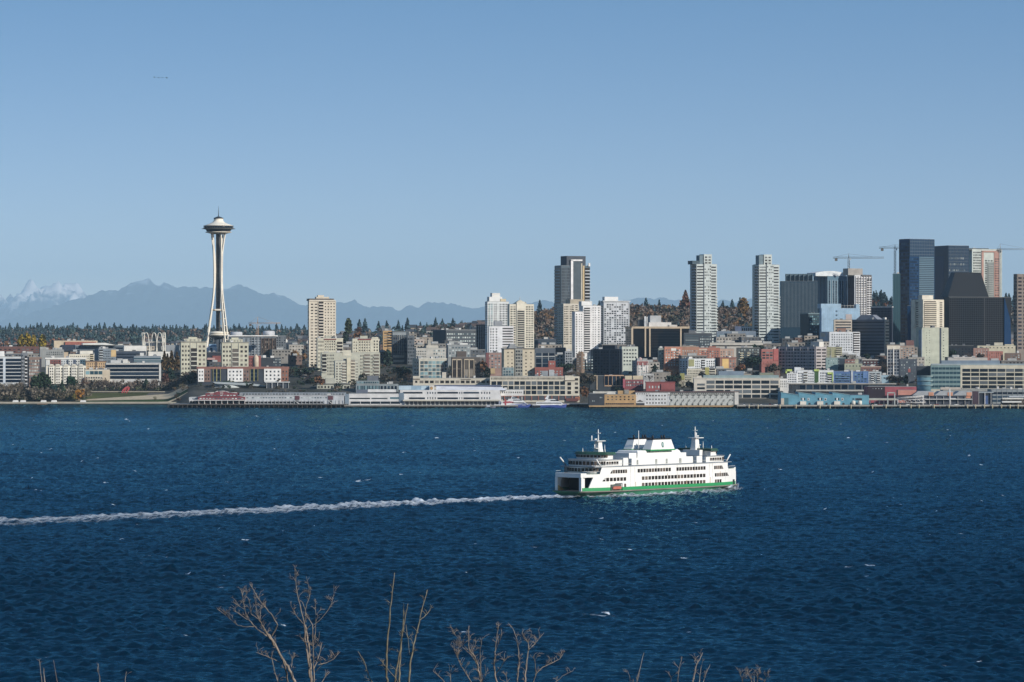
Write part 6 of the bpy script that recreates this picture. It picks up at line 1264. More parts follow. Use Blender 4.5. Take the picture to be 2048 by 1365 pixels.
def wood(name, label, pxr, Dr, N, kinds, seed, zoff=0):
    """a far wood that reads as one mass"""
    rng = np.random.RandomState(seed); VV, QQ, TT = [], [], []; off = 0
    for i in range(N):
        px = rng.uniform(*pxr); D = rng.uniform(*Dr); kind, hexc, h0, h1, wf = kinds[rng.randint(len(kinds))]; h = rng.uniform(h0, h1); w = h*wf*rng.uniform(.8, 1.2)
        n = 46; P, s = crown_pts(kind, n, rng); f = 2 if kind in ('broad', 'bare') else 1
        P = P*np.array([w*f, w*f, h])+np.array([X(px, D), D, float(hgt(X(px, D), D))+zoff])
        base = np.array(srgb(hexc))*(1+.15*rng.randn()); V, Q, T = clump_mesh(P, s*h*1.5, rng, np.clip(np.tile(base, (n, 1))*(1+.12*rng.randn(n, 1)), .004, 1))
        VV.append(V); QQ.append(Q+off); TT.append(T); off += len(V)
    tag(link(name, np_mesh(name, np.concatenate(VV), np.concatenate(QQ), LEAF if pxr[1] < 500 and Dr[0] < 4000 else LEAF2, False, np.concatenate(TT))), label, kind='stuff')
HAZEG_, MDG, RST, BRN, GRB, OLV, GLD = '40545a', '4a5a54', '80604a', '6c5e54', '6a645e', '646040', '9c783a'  # conifer tints kept pale and bluish: haze mixed into the leaf colour
CON = [('conifer', HAZEG_, 11, 19, .42), ('conifer', '46595c', 9, 15, .55)]
wood('far_wood', 'far dark conifer woods along the low ridge', (-300, 640), (5600, 7050), 2100, CON*3+[('broad', GRB, 9, 14, .5), ('broad', BRN, 9, 14, .5), ('broad', MDG, 9, 14, .5)], 1)
wood('autumn_wood', 'russet autumn woods below the ridge at the far left', (-60, 190), (4500, 5600), 420, [('broad', '7e5a46', 8, 13, .5), ('broad', '6a5046', 8, 13, .5), ('broad', BRN, 8, 12, .5), ('broad', '7c5a34', 8, 12, .5), ('conifer', HAZEG_, 12, 18, .36)], 2)
wood('mid_wood', 'mixed trees between the houses on the middle hill', (560, 1080), (4500, 5700), 420, [('broad', GRB, 7, 11, .5), ('broad', BRN, 7, 11, .5), ('conifer', HAZEG_, 8, 14, .38), ('broad', MDG, 7, 11, .5)], 3)
wood('hill_wood', 'brown and russet wooded hillside behind the slim white towers', (1040, 1560), (4550, 5250), 1500, [('broad', '6e665e', 9, 15, .5), ('broad', '705e50', 9, 15, .5), ('broad', '665a52', 9, 15, .5), ('broad', '7a6046', 9, 14, .5), ('conifer', HAZEG_, 9, 15, .5), ('broad', '54564a', 9, 14, .5), ('broad', '6a6058', 9, 14, .5)], 4)
wood('east_wood', 'dark wooded hilltop seen between the downtown towers', (1560, 2600), (4700, 5300), 800, [('broad', GRB, 9, 15, .5), ('broad', '70503e', 8, 12, .5), ('conifer', HAZEG_, 14, 24, .4), ('conifer', HAZEG_, 14, 24, .4)], 5)
wood('shore_thicket', 'dense bare brown thicket along the left shore', (-80, 178), (3488, 3548), 300, [('bare', '605848', 7, 13, .5), ('broad', '56543e', 3, 7, .6), ('bare', '665e52', 8, 15, .5), ('broad', '464e3a', 3, 6, .6), ('bare', '585244', 7, 12, .5)], 6)
wood('street_planting', 'low dark planting and hedges between the city blocks', (340, 1880), (3440, 3760), 700, [('broad', '3a4434', 3, 6, .6), ('broad', '4c463c', 3, 7, .6), ('broad', '2e3a30', 3, 7, .6), ('broad', '5a4a3a', 3, 6, .6)], 7)
wood('park_hedge', 'row of low bare planting above the park lawn', (170, 400), (3572, 3604), 170, [('bare', '625850', 6, 10, .5), ('broad', '545842', 3, 5, .6), ('bare', '5a5248', 6, 11, .5)], 8)
rt = random.Random(11)
# single conifers that break the skyline
for (a, c, D0, yt0, yt1, n, lab, grp) in (
    (0, 610, 6900, 645, 655, 46, 'small pointed conifer on the far dark ridge behind the cream observation tower', 'skyline conifers on the far ridge'),
    (700, 960, 5500, 634, 645, 12, 'pointed dark conifer among the houses on the middle hilltop', 'skyline conifers on the middle hill'),
    (1075, 1380, 5200, 594, 612, 14, 'dark conifer on the hilltop between the pale patterned tower and the slim white towers', 'skyline conifers on the wooded hill'),
    (1438, 1506, 5150, 592, 604, 4, 'dark conifer on the russet hill between the two slim white towers', 'skyline conifers between the slim towers'),
    (1744, 1784, 5150, 580, 592, 6, 'tall dark conifer at the left of the tallest blue glass tower', 'skyline conifers beside the tallest tower'),
    (2006, 2030, 5150, 583, 592, 3, 'dark conifer in the gap left of the brown tower at the right edge', 'skyline conifers at the right edge')):
    for i in range(n):
        px = a+(c-a)*(i+rt.random())/n; D = D0+rt.uniform(-60, 60); yt = rt.uniform(yt0, yt1); g = float(hgt(X(px, D), D)); h = max(9, round((Z(yt, D)-g)/3)*3)
        tree('conifer_tree', lab, 'conifer', HAZEG_, px, D, h, h*rt.choice((.42, .55)), 1+i % 3, grp, 160)
for px, yt, yb, w, hexc, lab in ((697, 639, 664, 14, '4a5034', 'tall rounded dark poplar standing alone right of the lone cream tower'), (718, 655, 664, 12, '5a4038', 'low reddish broad tree beside the lone dark poplar')):
    D = 4700; h = (yb-yt)*D/F*1.25; tree('broad_tree', lab, 'poplar', hexc, px, D, h, w*D/F, 4, None, 420, Z(yb, D)-h*.15)
tree('broad_tree', 'single russet cone shaped tree on the hill left of a slim white tower', 'conifer', '664c40', 1371, 5000, 26, 17, 5, None, 320, Z(616, 5000))
tree('broad_tree', 'golden brown tree on the hillside between the slim towers', 'poplar', '705838', 1487, 4700, 22, 16, 6, None, 320, Z(628, 4700))
tree('broad_tree', 'orange brown autumn tree above the shaded street by the white roofed office', 'broad', '7a6044', 592, 3960, 15, 9.5, 7, None, 420, Z(727, 3960))
for px, yt, w in ((43, 671, 15), (55, 668, 17), (67, 672, 13), (85, 671, 17)):
    D = 4330; tree('poplar_tree', 'yellow olive autumn poplar behind the brown brick block', 'poplar', '8a7830', px, D, (703-yt)*D/F, w*D/F, int(px), 'yellow poplars at the far left', 420, Z(703, D))
for px, yt, w in ((329, 703, 9), (335, 708, 6), (343, 702, 10), (354, 705, 11)):
    D = 3760; tree('cypress_tree', 'pointed brown green cypress left of the beige green condo towers', 'conifer', '5c4c34', px, D, (742-yt)*D/F, w*D/F*1.4, int(px), 'brown cypresses beside the condo tower', 380, Z(742, D))
for px, yt, yb, w, hexc, kd, lab in ((340, 738, 775, 22, '24342c', 'poplar', 'dark green evergreen mass left of the first condo tower'), (384, 745, 775, 26, '26382e', 'broad', 'dark evergreen shading the foot of the first condo tower'), (330, 745, 775, 12, '5a4038', 'broad', 'reddish bare tree beside the ribbon windowed office'),
    (66, 745, 795, 26, '3a4a34', 'broad', 'large green tree in front of the brown brick block'), (88, 748, 790, 22, '32442f', 'broad', 'dense green tree left of the white gabled apartments'), (108, 770, 798, 20, '2a3e38', 'broad', 'dark blue green tree below the white gabled apartments'), (142, 755, 785, 24, '28402f', 'broad', 'dark green tree before the right half of the white gabled apartments'), (124, 762, 790, 16, '3c4a3a', 'conifer', 'green conifer among trees below the white gabled apartments'),
    (18, 765, 800, 34, '6a5e4c', 'bare', 'bare brown tree below the round ended office'), (44, 762, 800, 26, '6e6456', 'bare', 'bare grey tree at the right foot of the round ended office'), (166, 752, 782, 20, '6a5040', 'bare', 'bare reddish tree before the white framed low office'), (205, 756, 780, 22, '665a50', 'bare', 'bare tree above the park lawn near the tan wing'), (232, 760, 780, 20, '6a6058', 'bare', 'bare tree left of the red steel sculpture'), (292, 757, 780, 18, '3a4a3c', 'conifer', 'small dark conifer right of the red steel sculpture'), (310, 758, 782, 22, '6a5e54', 'bare', 'bare tree at the right end of the park hedge'),
    (406, 752, 780, 24, '5c4a42', 'bare', 'bare brown tree left of the sloping museum roof'), (366, 768, 790, 22, '6a5c4a', 'bare', 'bare tree behind the zigzag park path'), (160, 780, 806, 14, '9a7038', 'broad', 'golden bush at the left end of the upper lawn'), (148, 784, 806, 16, '8a8048', 'bare', 'thin yellowish tree by the shore path'), (366, 795, 806, 8, '4a5a3a', 'bare', 'small bare tree on the lower lawn near the red gabled hall'), (310, 793, 806, 8, '5a5a40', 'bare', 'small bare tree in the middle of the lower lawn')):
    D = 3490 if yb > 800 else (3520 if yb > 788 else 3585)
    if 'condo' in lab: D = 3600 if 'left' in lab else 3570
    tree('broad_tree' if kd != 'conifer' else 'conifer_tree', lab, kd, hexc, px, D, (yb-yt)*D/F, w*D/F*(.55 if kd in ('broad', 'bare') else 1), int(px), None, 520, Z(yb, D))
# trees down the shaded streets and gaps
gaps = [(580, 740, 770, 3640), (598, 735, 768, 3680), (612, 748, 775, 3600), (625, 752, 778, 3560), (640, 752, 775, 3490), (775, 700, 735, 3840), (790, 742, 772, 3560), (805, 735, 768, 3600), (815, 745, 768, 3540), (770, 745, 770, 3580), (965, 720, 752, 3600), (975, 735, 758, 3520), (1140, 722, 750, 3620), (1130, 728, 752, 3580), (1150, 735, 770, 3520), (1172, 745, 775, 3480), (1168, 772, 800, 3410), (1190, 748, 775, 3520), (1352, 735, 765, 3560), (1345, 752, 778, 3480), (1366, 757, 780, 3470), (1380, 760, 782, 3450), (1335, 735, 758, 3580), (1310, 730, 755, 3590), (1490, 720, 742, 3600), (1505, 715, 742, 3600), (1535, 722, 748, 3580), (1548, 725, 750, 3570), (1480, 728, 748, 3560), (1690, 712, 735, 3650), (1705, 708, 730, 3690), (1735, 708, 722, 3720), (1770, 722, 750, 3600), (1785, 748, 768, 3500), (1800, 752, 768, 3490), (1812, 750, 768, 3480), (1582, 768, 786, 3400), (1900, 700, 722, 3760), (1935, 705, 722, 3740), (1960, 706, 720, 3750), (720, 664, 690, 4300), (690, 665, 690, 4300), (575, 690, 720, 4050), (1515, 690, 712, 3720), (1300, 745, 768, 3500), (1405, 742, 760, 3520)]
for i, (px, yt, yb, D) in enumerate(gaps):
    hx = ['3c3a34', '2c3a30', '5a463a', '46423a', '6a4c38', '2a362e'][i % 6]; kd = ['bare', 'broad', 'bare', 'broad', 'broad', 'poplar'][i % 6]
    h = max(6, round((yb-yt)*D/F)); tree('street_tree', 'dark bare or evergreen street tree in a shaded gap between city blocks', kd, hx, px, D, h, h*.5 if kd != 'poplar' else h*.6, i % 6, 'street trees between the city blocks', 300, Z(yb, D))
# ------------------------------------------------------------------ small houses and fill-in buildings
HM = [col('d8d2c4'), col('b8a890'), col('c9c4ba'), col('a08c7c'), col('e4e0d6'), col('8a98a4')]; RM = [col('5a4a44'), col('4a4e54'), col('6e5a50'), col('7a7a78')]
HOUSE = []
for k in range(6):
    wm = MB().box(-5, 5, -4, 4, -4, 5.5).prism([(-4, 5.5), (4, 5.5), (0, 8.2)], 'x', -5, 5).mesh('wall', HM[k])
    rm = MB().prism([(-4.5, 5.3), (0, 8.5), (0, 8.8), (-4.9, 5.4)], 'x', -5.4, 5.4).prism([(4.5, 5.3), (4.9, 5.4), (0, 8.8), (0, 8.5)], 'x', -5.4, 5.4).mesh('roof', RM[k % 4])
    wd_ = MB().box(-1, 1, -.08, .08, -.7, .7).mesh('window', GL); HOUSE.append((wm, rm, wd_))
def house(px, D, label, group, rs, sc=1.0):
    k = rs.randint(0, 5); x = X(px, D); r = empty('house', (x, D, float(hgt(x, D))), rs.uniform(-.6, .6)); tag(r, label, 'house', group)
    r.scale = (sc, sc, sc); link('wall', HOUSE[k][0], r); link('roof', HOUSE[k][1], r)
    for u in (-2.8, 2.8): link('window', HOUSE[k][2], r, (u, -4.05, 2.6))
rs = random.Random(21)
for i in range(70): house(rs.uniform(0, 620), rs.uniform(4700, 6500), 'tiny pale house among the trees below the far dark ridge', 'houses below the far ridge', rs, rs.uniform(.8, 1.3))
for i in range(95): house(rs.uniform(560, 1080), rs.uniform(4350, 5600), 'small gabled house on the crowded middle hill behind the city blocks', 'houses on the middle hill', rs, rs.uniform(.9, 1.5))
for i in range(16): house(rs.uniform(1080, 1510), rs.uniform(4400, 4700), 'small house at the foot of the russet wooded hill', 'houses under the wooded hill', rs, rs.uniform(1, 1.6))
for i in range(12): house(rs.uniform(1560, 2040), rs.uniform(4500, 4900), 'small house on the hill glimpsed behind the downtown towers', 'houses behind the downtown towers', rs, rs.uniform(1, 1.8))
# plain low city buildings that fill the blocks between the named ones
FW = ['8c8880', 'a39684', '6e6a66', 'b4ada0', '7a5e50', '5c6268', '948c80', '4c5258']
FILL = []
for k in range(8):
    w, d, h = [(22, 16, 12), (16, 14, 15), (28, 18, 9), (18, 16, 18), (14, 12, 11), (24, 16, 14), (20, 14, 10), (16, 16, 20)][k]
    wm = MB().box(-w/2, w/2, -d/2, d/2, -8, h).mesh('wall', col(FW[k])); rm = MB().box(-w/2-.3, w/2+.3, -d/2-.3, d/2+.3, h, h+.4).mesh('roof', [ROOFC, col('6a6a68'), col('a5a29a')][k % 3])
    um = MB().box(-w*.2, w*.15, -2, 2, h+.4, h+2.6).mesh('rooftop_unit', col('a8aaa8')); gm = MB().box(-.95, .95, -.1, .05, -.8, .8).mesh('window', GLB); FILL.append((wm, rm, um, gm, w, d, h))
def filler(px, D, k, yt=None):
    wm, rm, um, gm, w, d, h = FILL[k]; x = X(px, D); z = float(hgt(x, D))
    if yt is not None: z = Z(yt, D)-h
    r = empty('city_building', (x, D, z), -math.atan(fx(px))+.2); tag(r, 'plain low city building squeezed between the larger blocks', 'building', 'plain low buildings filling the city blocks')
    link('wall', wm, r); link('roof', rm, r); link('rooftop_unit', um, r)
    nx = int(w/3.6)
    for i in range(nx):
        for j in range(int((h-1)/3.6)): link('window', gm, r, (-w/2+(i+.5)*w/nx, -d/2, h-2.2-3.6*j))
for i, (px, D, yt) in enumerate([(590, 4050, 690), (560, 3900, 700), (700, 3960, 688), (690, 3900, 695), (765, 3900, 705), (770, 4050, 690), (850, 4000, 675), (815, 4050, 668), (840, 3900, 690), (870, 3880, 688), (948, 3860, 700), (962, 3760, 715), (900, 3980, 682), (940, 3900, 695), (1088, 3820, 690), (1105, 3900, 690), (1120, 3720, 710), (1150, 3780, 720), (1205, 3760, 700), (1225, 3820, 690), (1290, 3760, 722), (1310, 3760, 720), (1340, 3700, 722), (1400, 3900, 682), (1445, 3900, 675), (1470, 3960, 668), (1500, 3940, 675), (1535, 3800, 688), (1575, 3900, 678), (1600, 3860, 676), (1620, 3860, 672), (1590, 3780, 686), (1640, 3760, 684), (1690, 3760, 710), (1715, 3760, 718), (1740, 3780, 716), (1745, 3640, 735), (1765, 3700, 712), (1785, 3760, 690), (1815, 3740, 695), (1830, 3660, 715), (1912, 3720, 715), (1990, 3660, 722), (2025, 3640, 722), (1500, 3620, 742), (1545, 3600, 735), (1485, 3560, 748), (1320, 3560, 745), (1300, 3640, 725), (1460, 3540, 745), (1440, 3580, 738), (1385, 3640, 712), (620, 3980, 700), (150, 4000, 704), (110, 4050, 700), (190, 3980, 712), (240, 3880, 722), (60, 4100, 708), (20, 3900, 708), (345, 3980, 720), (430, 3760, 725), (590, 3860, 712), (740, 3860, 688)]):
    filler(px, D, (i*5+3) % 8, yt)

# ------------------------------------------------------------------ parked cars
CARB = MB().loft([[(-2.2, y*.9, .35), (2.2, y*.9, .35), (2.25, y*.9, .8), (-2.25, y*.9, .85)] for y in (-1, 1)]).mesh('body', col('e6e6e2', .35)); CARC = MB().loft([[(-1.7, -.78, .82), (1.2, -.78, .82), (1.2, .78, .82), (-1.7, .78, .82)], [(-1.3, -.66, 1.45), (.5, -.66, 1.45), (.5, .66, 1.45), (-1.3, .66, 1.45)]]).mesh('cabin', GLN)
CARB2 = CARB.copy(); CARB2.materials[0] = col('3a4250', .35); CARB3 = CARB.copy(); CARB3.materials[0] = col('a03a34', .35)
WHL = MB().loft([[(.33*math.cos(t*math.pi/5), y, .33+.33*math.sin(t*math.pi/5)) for t in range(10)] for y in (-.1, .1)]).mesh('wheel', col('18181a'))
def car(px, D, z, k, label, group, rz=0.0):
    r = empty('parked_car', (X(px, D), D, z), rz); tag(r, label, 'car', group); link('body', (CARB, CARB2, CARB, CARB3)[k % 4], r); link('cabin', CARC, r)
    for u in (-1.4, 1.4):
        for v in (-.82, .82): link('wheel', WHL, r, (u, v, 0))
rc = random.Random(5)
for i, px in enumerate((1488, 1503, 1522, 1540, 1551, 1744, 1752, 1760, 1815, 1832, 1861, 1873, 1912, 1925)): car(px, 3272+rc.uniform(-3, 3), Z(811, 3262)+.02, i, 'car parked in the open on the long concrete pier', 'cars on the concrete pier', rc.choice((0, .3, 1.57)))
for i, (px, D) in enumerate(((586, 3700), (592, 3690), (598, 3710), (604, 3680), (610, 3720), (600, 3640), (612, 3650), (590, 3660), (606, 3610), (618, 3600))): car(px, D, float(hgt(X(px, D), D))+.1, i, 'car on the shaded sloping street below the lone cream tower', 'cars on the sloping street', rc.choice((.2, 1.3)))
# ------------------------------------------------------------------ wake and foam
def foam_mat(name, thr0, thr1, scale=(.35, .35, .35)):
    m = bpy.data.materials.new(name); m.use_nodes = True; t = m.node_tree; t.nodes.clear()
    out = t.nodes.new('ShaderNodeOutputMaterial'); mx = t.nodes.new('ShaderNodeMixShader'); tr = t.nodes.new('ShaderNodeBsdfTransparent')
    df = t.nodes.new('ShaderNodeBsdfDiffuse'); df.inputs['Color'].default_value = (.62, .68, .74, 1)
    at = t.nodes.new('ShaderNodeAttribute'); at.attribute_name = 'tint'; co = t.nodes.new('ShaderNodeTexCoord'); mp = t.nodes.new('ShaderNodeMapping'); mp.inputs['Scale'].default_value = scale
    n = t.nodes.new('ShaderNodeTexNoise'); n.inputs['Scale'].default_value = 1.0; n.inputs['Detail'].default_value = 7; n.inputs['Roughness'].default_value = .7
    a = t.nodes.new('ShaderNodeMath'); a.operation = 'ADD'; r = t.nodes.new('ShaderNodeMapRange'); r.inputs['From Min'].default_value = thr0; r.inputs['From Max'].default_value = thr1
    vr = t.nodes.new('ShaderNodeVectorRotate'); vr.rotation_type = 'Z_AXIS'; vr.inputs['Angle'].default_value = -R(47)
    t.links.new(co.outputs['Object'], vr.inputs['Vector']); t.links.new(vr.outputs['Vector'], mp.inputs['Vector']); t.links.new(mp.outputs['Vector'], n.inputs['Vector'])
    t.links.new(at.outputs['Fac'], a.inputs[0]); t.links.new(n.outputs['Fac'], a.inputs[1]); t.links.new(a.outputs[0], r.inputs['Value'])
    t.links.new(r.outputs['Result'], mx.inputs['Fac']); t.links.new(tr.outputs['BSDF'], mx.inputs[1]); t.links.new(df.outputs['BSDF'], mx.inputs[2]); t.links.new(mx.outputs['Shader'], out.inputs['Surface'])
    return m
TH = R(47); E1 = np.array([math.cos(TH), math.sin(TH)]); E2 = np.array([-E1[1], E1[0]]); C0 = np.array([X(1295, 1400), 1400.0])
def strip(name, label, us, vfun, dens, mat, nv=40, amp=.25, seed=1):
    """foam sheet lying on the water along the ferry's track: u along the track, v across"""
    U, S = np.meshgrid(us, np.linspace(0, 1, nv)); v0 = np.array([vfun(u)[0] for u in us]); v1 = np.array([vfun(u)[1] for u in us]); Vv = v0[None]+(v1-v0)[None]*S
    x = C0[0]+U*E1[0]+Vv*E2[0]; y = C0[1]+U*E1[1]+Vv*E2[1]
    bend = vfun.bend(U) if hasattr(vfun, 'bend') else 0
    x = x+bend*E2[0]; y = y+bend*E2[1]
    z = wave(x, y)+.22+amp*(.5+.5*fbm(x/10, y/10, seed, 5, 9.0)); d = dens(U, S)
    n, m = U.shape; i = np.arange((n-1)*m).reshape(n-1, m)[:, :-1].ravel()
    tag(link(name, np_mesh(name, np.c_[x.ravel(), y.ravel(), z.ravel()], np.c_[i, i+1, i+m+1, i+m], mat, True, np.repeat(d.reshape(-1, 1), 3, 1))), label, kind='stuff')
FM = foam_mat('wake_foam', .88, 1.40, (.14, .7, .5))
def wv(u): s = (-46-u); return (-6-s*.012, 8+s*.03)
class WV:
    def __call__(s, u): q = -46-u; return (-9-24*(1-math.exp(-q/150.)), 9+17*(1-math.exp(-q/150.)))
    def bend(s, U): q = np.clip(-46-U, 0, 400); return q*q*.00005
strip('wake', 'long white wake trailing behind the ferry', np.linspace(-46, -420, 700), WV(), lambda U, S: (np.clip((-40-U)/10, 0, 1)*(.46+.28*np.exp(-(-46-U)/160))*np.clip(S/.45, 0, 1)**.7*np.clip((1-S)/.07, 0, 1)*(.90+.32*np.exp(-((S-.84)/.09)**2)-.06*np.clip((-100-U)/250, 0, 1))), FM, 46, .12, 3)
class SV:
    def __call__(s, u): w = float(np.interp(abs(u), [0, 28, 40, 50], [11.2, 9.5, 5.2, 1.0])); return (-w-13-8*np.clip((50-u)/90, 0, 1), -w+.6)
strip('side_foam', 'broken foam along the near side of the ferry hull', np.linspace(-50, 56, 300), SV(), lambda U, S: np.clip((56-U)/5, 0, 1)*((.52+.5*np.clip((S-.8)/.1, 0, 1))*(1-(1-S)**4)), FM, 40, .35, 5)
class BV:
    def __call__(s, u): q = 60-u; return (-1.5-q*.62, 1.5+q*.1)
strip('bow_wave', 'white bow wave curling at the front of the ferry', np.linspace(38, 60, 60), BV(), lambda U, S: 1.05*np.clip((60-U)/3, 0, 1)*np.clip((U-37)/6, 0, 1)*(1-np.abs(S*2-1)**4), foam_mat('bow_foam', .84, 1.2), 24, 2.0, 7)
# whitecaps: small broken crests scattered over the bay
def whitecaps():
    rng = np.random.RandomState(9); VV, QQ, TT = [], [], []; off = 0
    spots = [(X(px, 62*F/(py-HZ)), 62*F/(py-HZ), s) for px, py, s in ((625,1053,2.2),(1195,1234,3.4),(1213,1229,2.6),(1252,1186,1.2),(720,963,4),(735,961,3),(1958,1324,1.2),(1300,1158,1.2),(1740,1134,2.6),(1700,1136,2.4),(1260,1100,1.6),(1202,1038,1.4),(1390,1048,1.3),(1650,1020,1.3),(85,978,2),(840,946,1.4),(670,1189,1.0),(560,1064,1.6),(1560,940,1.6),(1800,1010,1.5),(1730,1180,1.3),(300,1115,1.4),(330,1116,1.6),(1290,1020,1.6))]
    for i in range(170):
        D = rng.uniform(640, 2900); spots.append((rng.uniform(-.155, .155)*D, D, rng.uniform(.35, 1.0)*(1+D/1500)))
    for x0, y0, s in spots:
        n = 13; us = np.linspace(-1, 1, n); th = R(-25)+rng.randn()*.3; L = s*rng.uniform(.8, 1.6); w = s*rng.uniform(.25, .5)
        U, S = np.meshgrid(us, np.linspace(-1, 1, 5)); cur = .25*L*U**2*rng.uniform(-1, 1)
        a = U*L; b = S*w*np.sqrt(np.clip(1-U**2, .02, 1))*(1+.4*rng.randn(1, n))+cur
        x = x0+a*math.cos(th)-b*math.sin(th); y = y0+a*math.sin(th)+b*math.cos(th)
        z = wave(x, y)+.12+.16*rng.rand(*x.shape)*s*.5
        d = np.clip(.62*(1-U**2)*(1-.6*S**2), 0, 1); k, m = U.shape; i_ = np.arange((k-1)*m).reshape(k-1, m)[:, :-1].ravel()
        VV.append(np.c_[x.ravel(), y.ravel(), z.ravel()]); QQ.append(np.c_[i_, i_+1, i_+m+1, i_+m]+off); TT.append(np.repeat(d.reshape(-1, 1), 3, 1)); off += x.size
    tag(link('whitecaps', np_mesh('whitecaps', np.concatenate(VV), np.concatenate(QQ), foam_mat('whitecap_foam', .85, 1.15, (.8, .8, .8)), True, np.concatenate(TT))), 'scattered small whitecaps on the dark water', kind='stuff')
whitecaps()
# ------------------------------------------------------------------ four distant birds
for i, (px, py, s) in enumerate(((308, 155, 1.0), (316, 156, 1.0), (324, 156, .8), (332, 156, 1.3))):
    D = 1500; bm = MB(); w = .75*s
    bm.loft([[(x, y*.14*s, .1*s*zz) for y, zz in ((-1, 0), (0, 1), (1, 0), (0, -1))] for x in (0,)] + [[(x, y*q, q*zz) for y, zz in ((-1, 0), (0, 1), (1, 0), (0, -1))] for x, q in ((.3*s, .13*s), (.7*s, .02))])
    bm.add([(-.1, .1, 0), (.25, .1, 0), (.05, w, .28), (-.05, w, .28)], [(0, 1, 2, 3)]).add([(-.1, -.1, 0), (.25, -.1, 0), (.05, -w, .28), (-.05, -w, .28)], [(3, 2, 1, 0)])
    tag(bm.build('bird', col('2a2c30'), None, (X(px, D), D, Z(py, D)), (0, 0, .3)), 'tiny dark bird flying in a row high over the far mountains', 'bird', 'four birds in the sky')
# ------------------------------------------------------------------ bare shrubs on the bluff below the viewpoint
TWIG = paint('twig_bark', (.21, .172, .138), .85, .35, 9.0, 0, .2); TWIG2 = paint('twig_bark_olive', (.19, .160, .105), .85, .3, 8.0, 0, .2)
def shrub(label, px0, D, stems, m=TWIG, seed=1, twigs=1.0, name='bare_shrub'):
    """stems: list of (points in photograph pixels, thick, thin); every stem runs on down to the ground"""
    rg = random.Random(seed); x0 = X(px0, D); zg = float(hgt(x0, D)); root = empty(name, (x0, D, zg)); tag(root, label, 'shrub', None)
    def P(px, py, dd): return (X(px, D+dd)-x0, dd, Z(py, D+dd)-zg)
    for pts, r0, r1 in stems:
        dd0 = rg.uniform(-.35, .35); dd1 = dd0+rg.uniform(-.5, .5); n = len(pts); P3 = []
        for i, (px, py) in enumerate(pts):
            q = i/max(1, n-1); P3.append(P(px, py, dd0*(1-q)+dd1*q))
        if pts[0][1] >= 1360:
            a = P3[0]; P3 = [(a[0]*.15, a[1]*.2, -.3), (a[0]*.6, a[1]*.6, a[2]*.5)] + P3; r0 *= .74; r1 *= .7; rad = [r0*1.5, r0*1.2] + [r0+(r1-r0)*i/max(1, n-1) for i in range(n)]
        else: r0 *= .7; r1 *= .66; rad = [r0+(r1-r0)*i/max(1, n-1) for i in range(n)]
        s = D/F; mb = MB(); 
        # slight wobble so that no stem is ruler straight
        Q, rq = [], []
        for i in range(len(P3)-1):
            for k in range(4):
                t = k/4; j = .35*s*rad[i]; Q.append(tuple(P3[i][c]*(1-t)+P3[i+1][c]*t+(rg.uniform(-j, j) if k else 0) for c in range(3))); rq.append(s*(rad[i]*(1-t)+rad[i+1]*t)/2)
        Q.append(P3[-1]); rq.append(s*rad[-1]/2)
        mb.tube(Q, rq, 6); br = mb.build('branch', m, root)
        nt_ = int(twigs*n*2.2)
        for k in range(nt_):
            i = rg.randint(int(len(Q)*.35), len(Q)-1); b = np.array(Q[i]); L = s*rg.uniform(7, 22); a = rg.uniform(-1.0, 1.0)
            if b[2]+zg < Z(1372, D): continue
            up = np.array([math.sin(a), rg.uniform(-.5, .5), math.cos(a)*.9]); e = b+up*L; mid = b+up*L*.5+np.array([rg.uniform(-.1, .1)*L, 0, .1*L]); tm = MB(); tm.tube([b, mid, e], [s*.5, s*.36, s*.2], 4)
            for q in range(rg.randint(0, 3)):
                t0 = b+(e-b)*rg.uniform(.3, .9); a2 = a+rg.choice((-1, 1))*rg.uniform(.4, .9); tm.tube([t0, t0+np.array([math.sin(a2), rg.uniform(-.4, .4), math.cos(a2)])*L*.4], [s*.4, s*.22], 4)
            tm.build('twig', m, br)
    return root
shrub('bare tree with its long branches leaning to the left above the water', 590, 48, [
    ([(592,1370),(578,1340),(565,1318),(553,1295),(541,1275),(530,1262)], 8, 5), ([(576,1370),(574,1348),(566,1318)], 5, 4),
    ([(548,1292),(541,1278),(533,1267),(527,1255),(520,1243),(514,1230)], 6, 3), ([(541,1275),(552,1258),(555,1250),(545,1232),(531,1215),(522,1205),(509,1184),(499,1168)], 4, 2),
    ([(533,1272),(519,1262),(508,1252),(496,1238),(491,1225),(487,1205),(482,1177)], 4, 1.6), ([(488,1219),(478,1212),(471,1201)], 2, 1.2), ([(486,1210),(492,1190),(494,1183)], 2, 1.2), ([(495,1240),(478,1228),(466,1221)], 2, 1.2),
    ([(508,1254),(490,1254),(475,1251),(460,1238),(448,1228),(434,1218)], 2.6, 1.5), ([(516,1238),(502,1228),(500,1210),(497,1198)], 2.4, 1.3), ([(514,1232),(512,1212),(510,1200)], 2.2, 1.2), ([(520,1240),(521,1222),(524,1210)], 2, 1.2),
    ([(560,1325),(545,1318),(528,1311),(512,1305)], 2.6, 1.4), ([(556,1365),(549,1340),(542,1308)], 3, 2), ([(583,1335),(584,1322),(588,1315)], 2.2, 1.4)], TWIG, 3, .9, 'bare_tree')
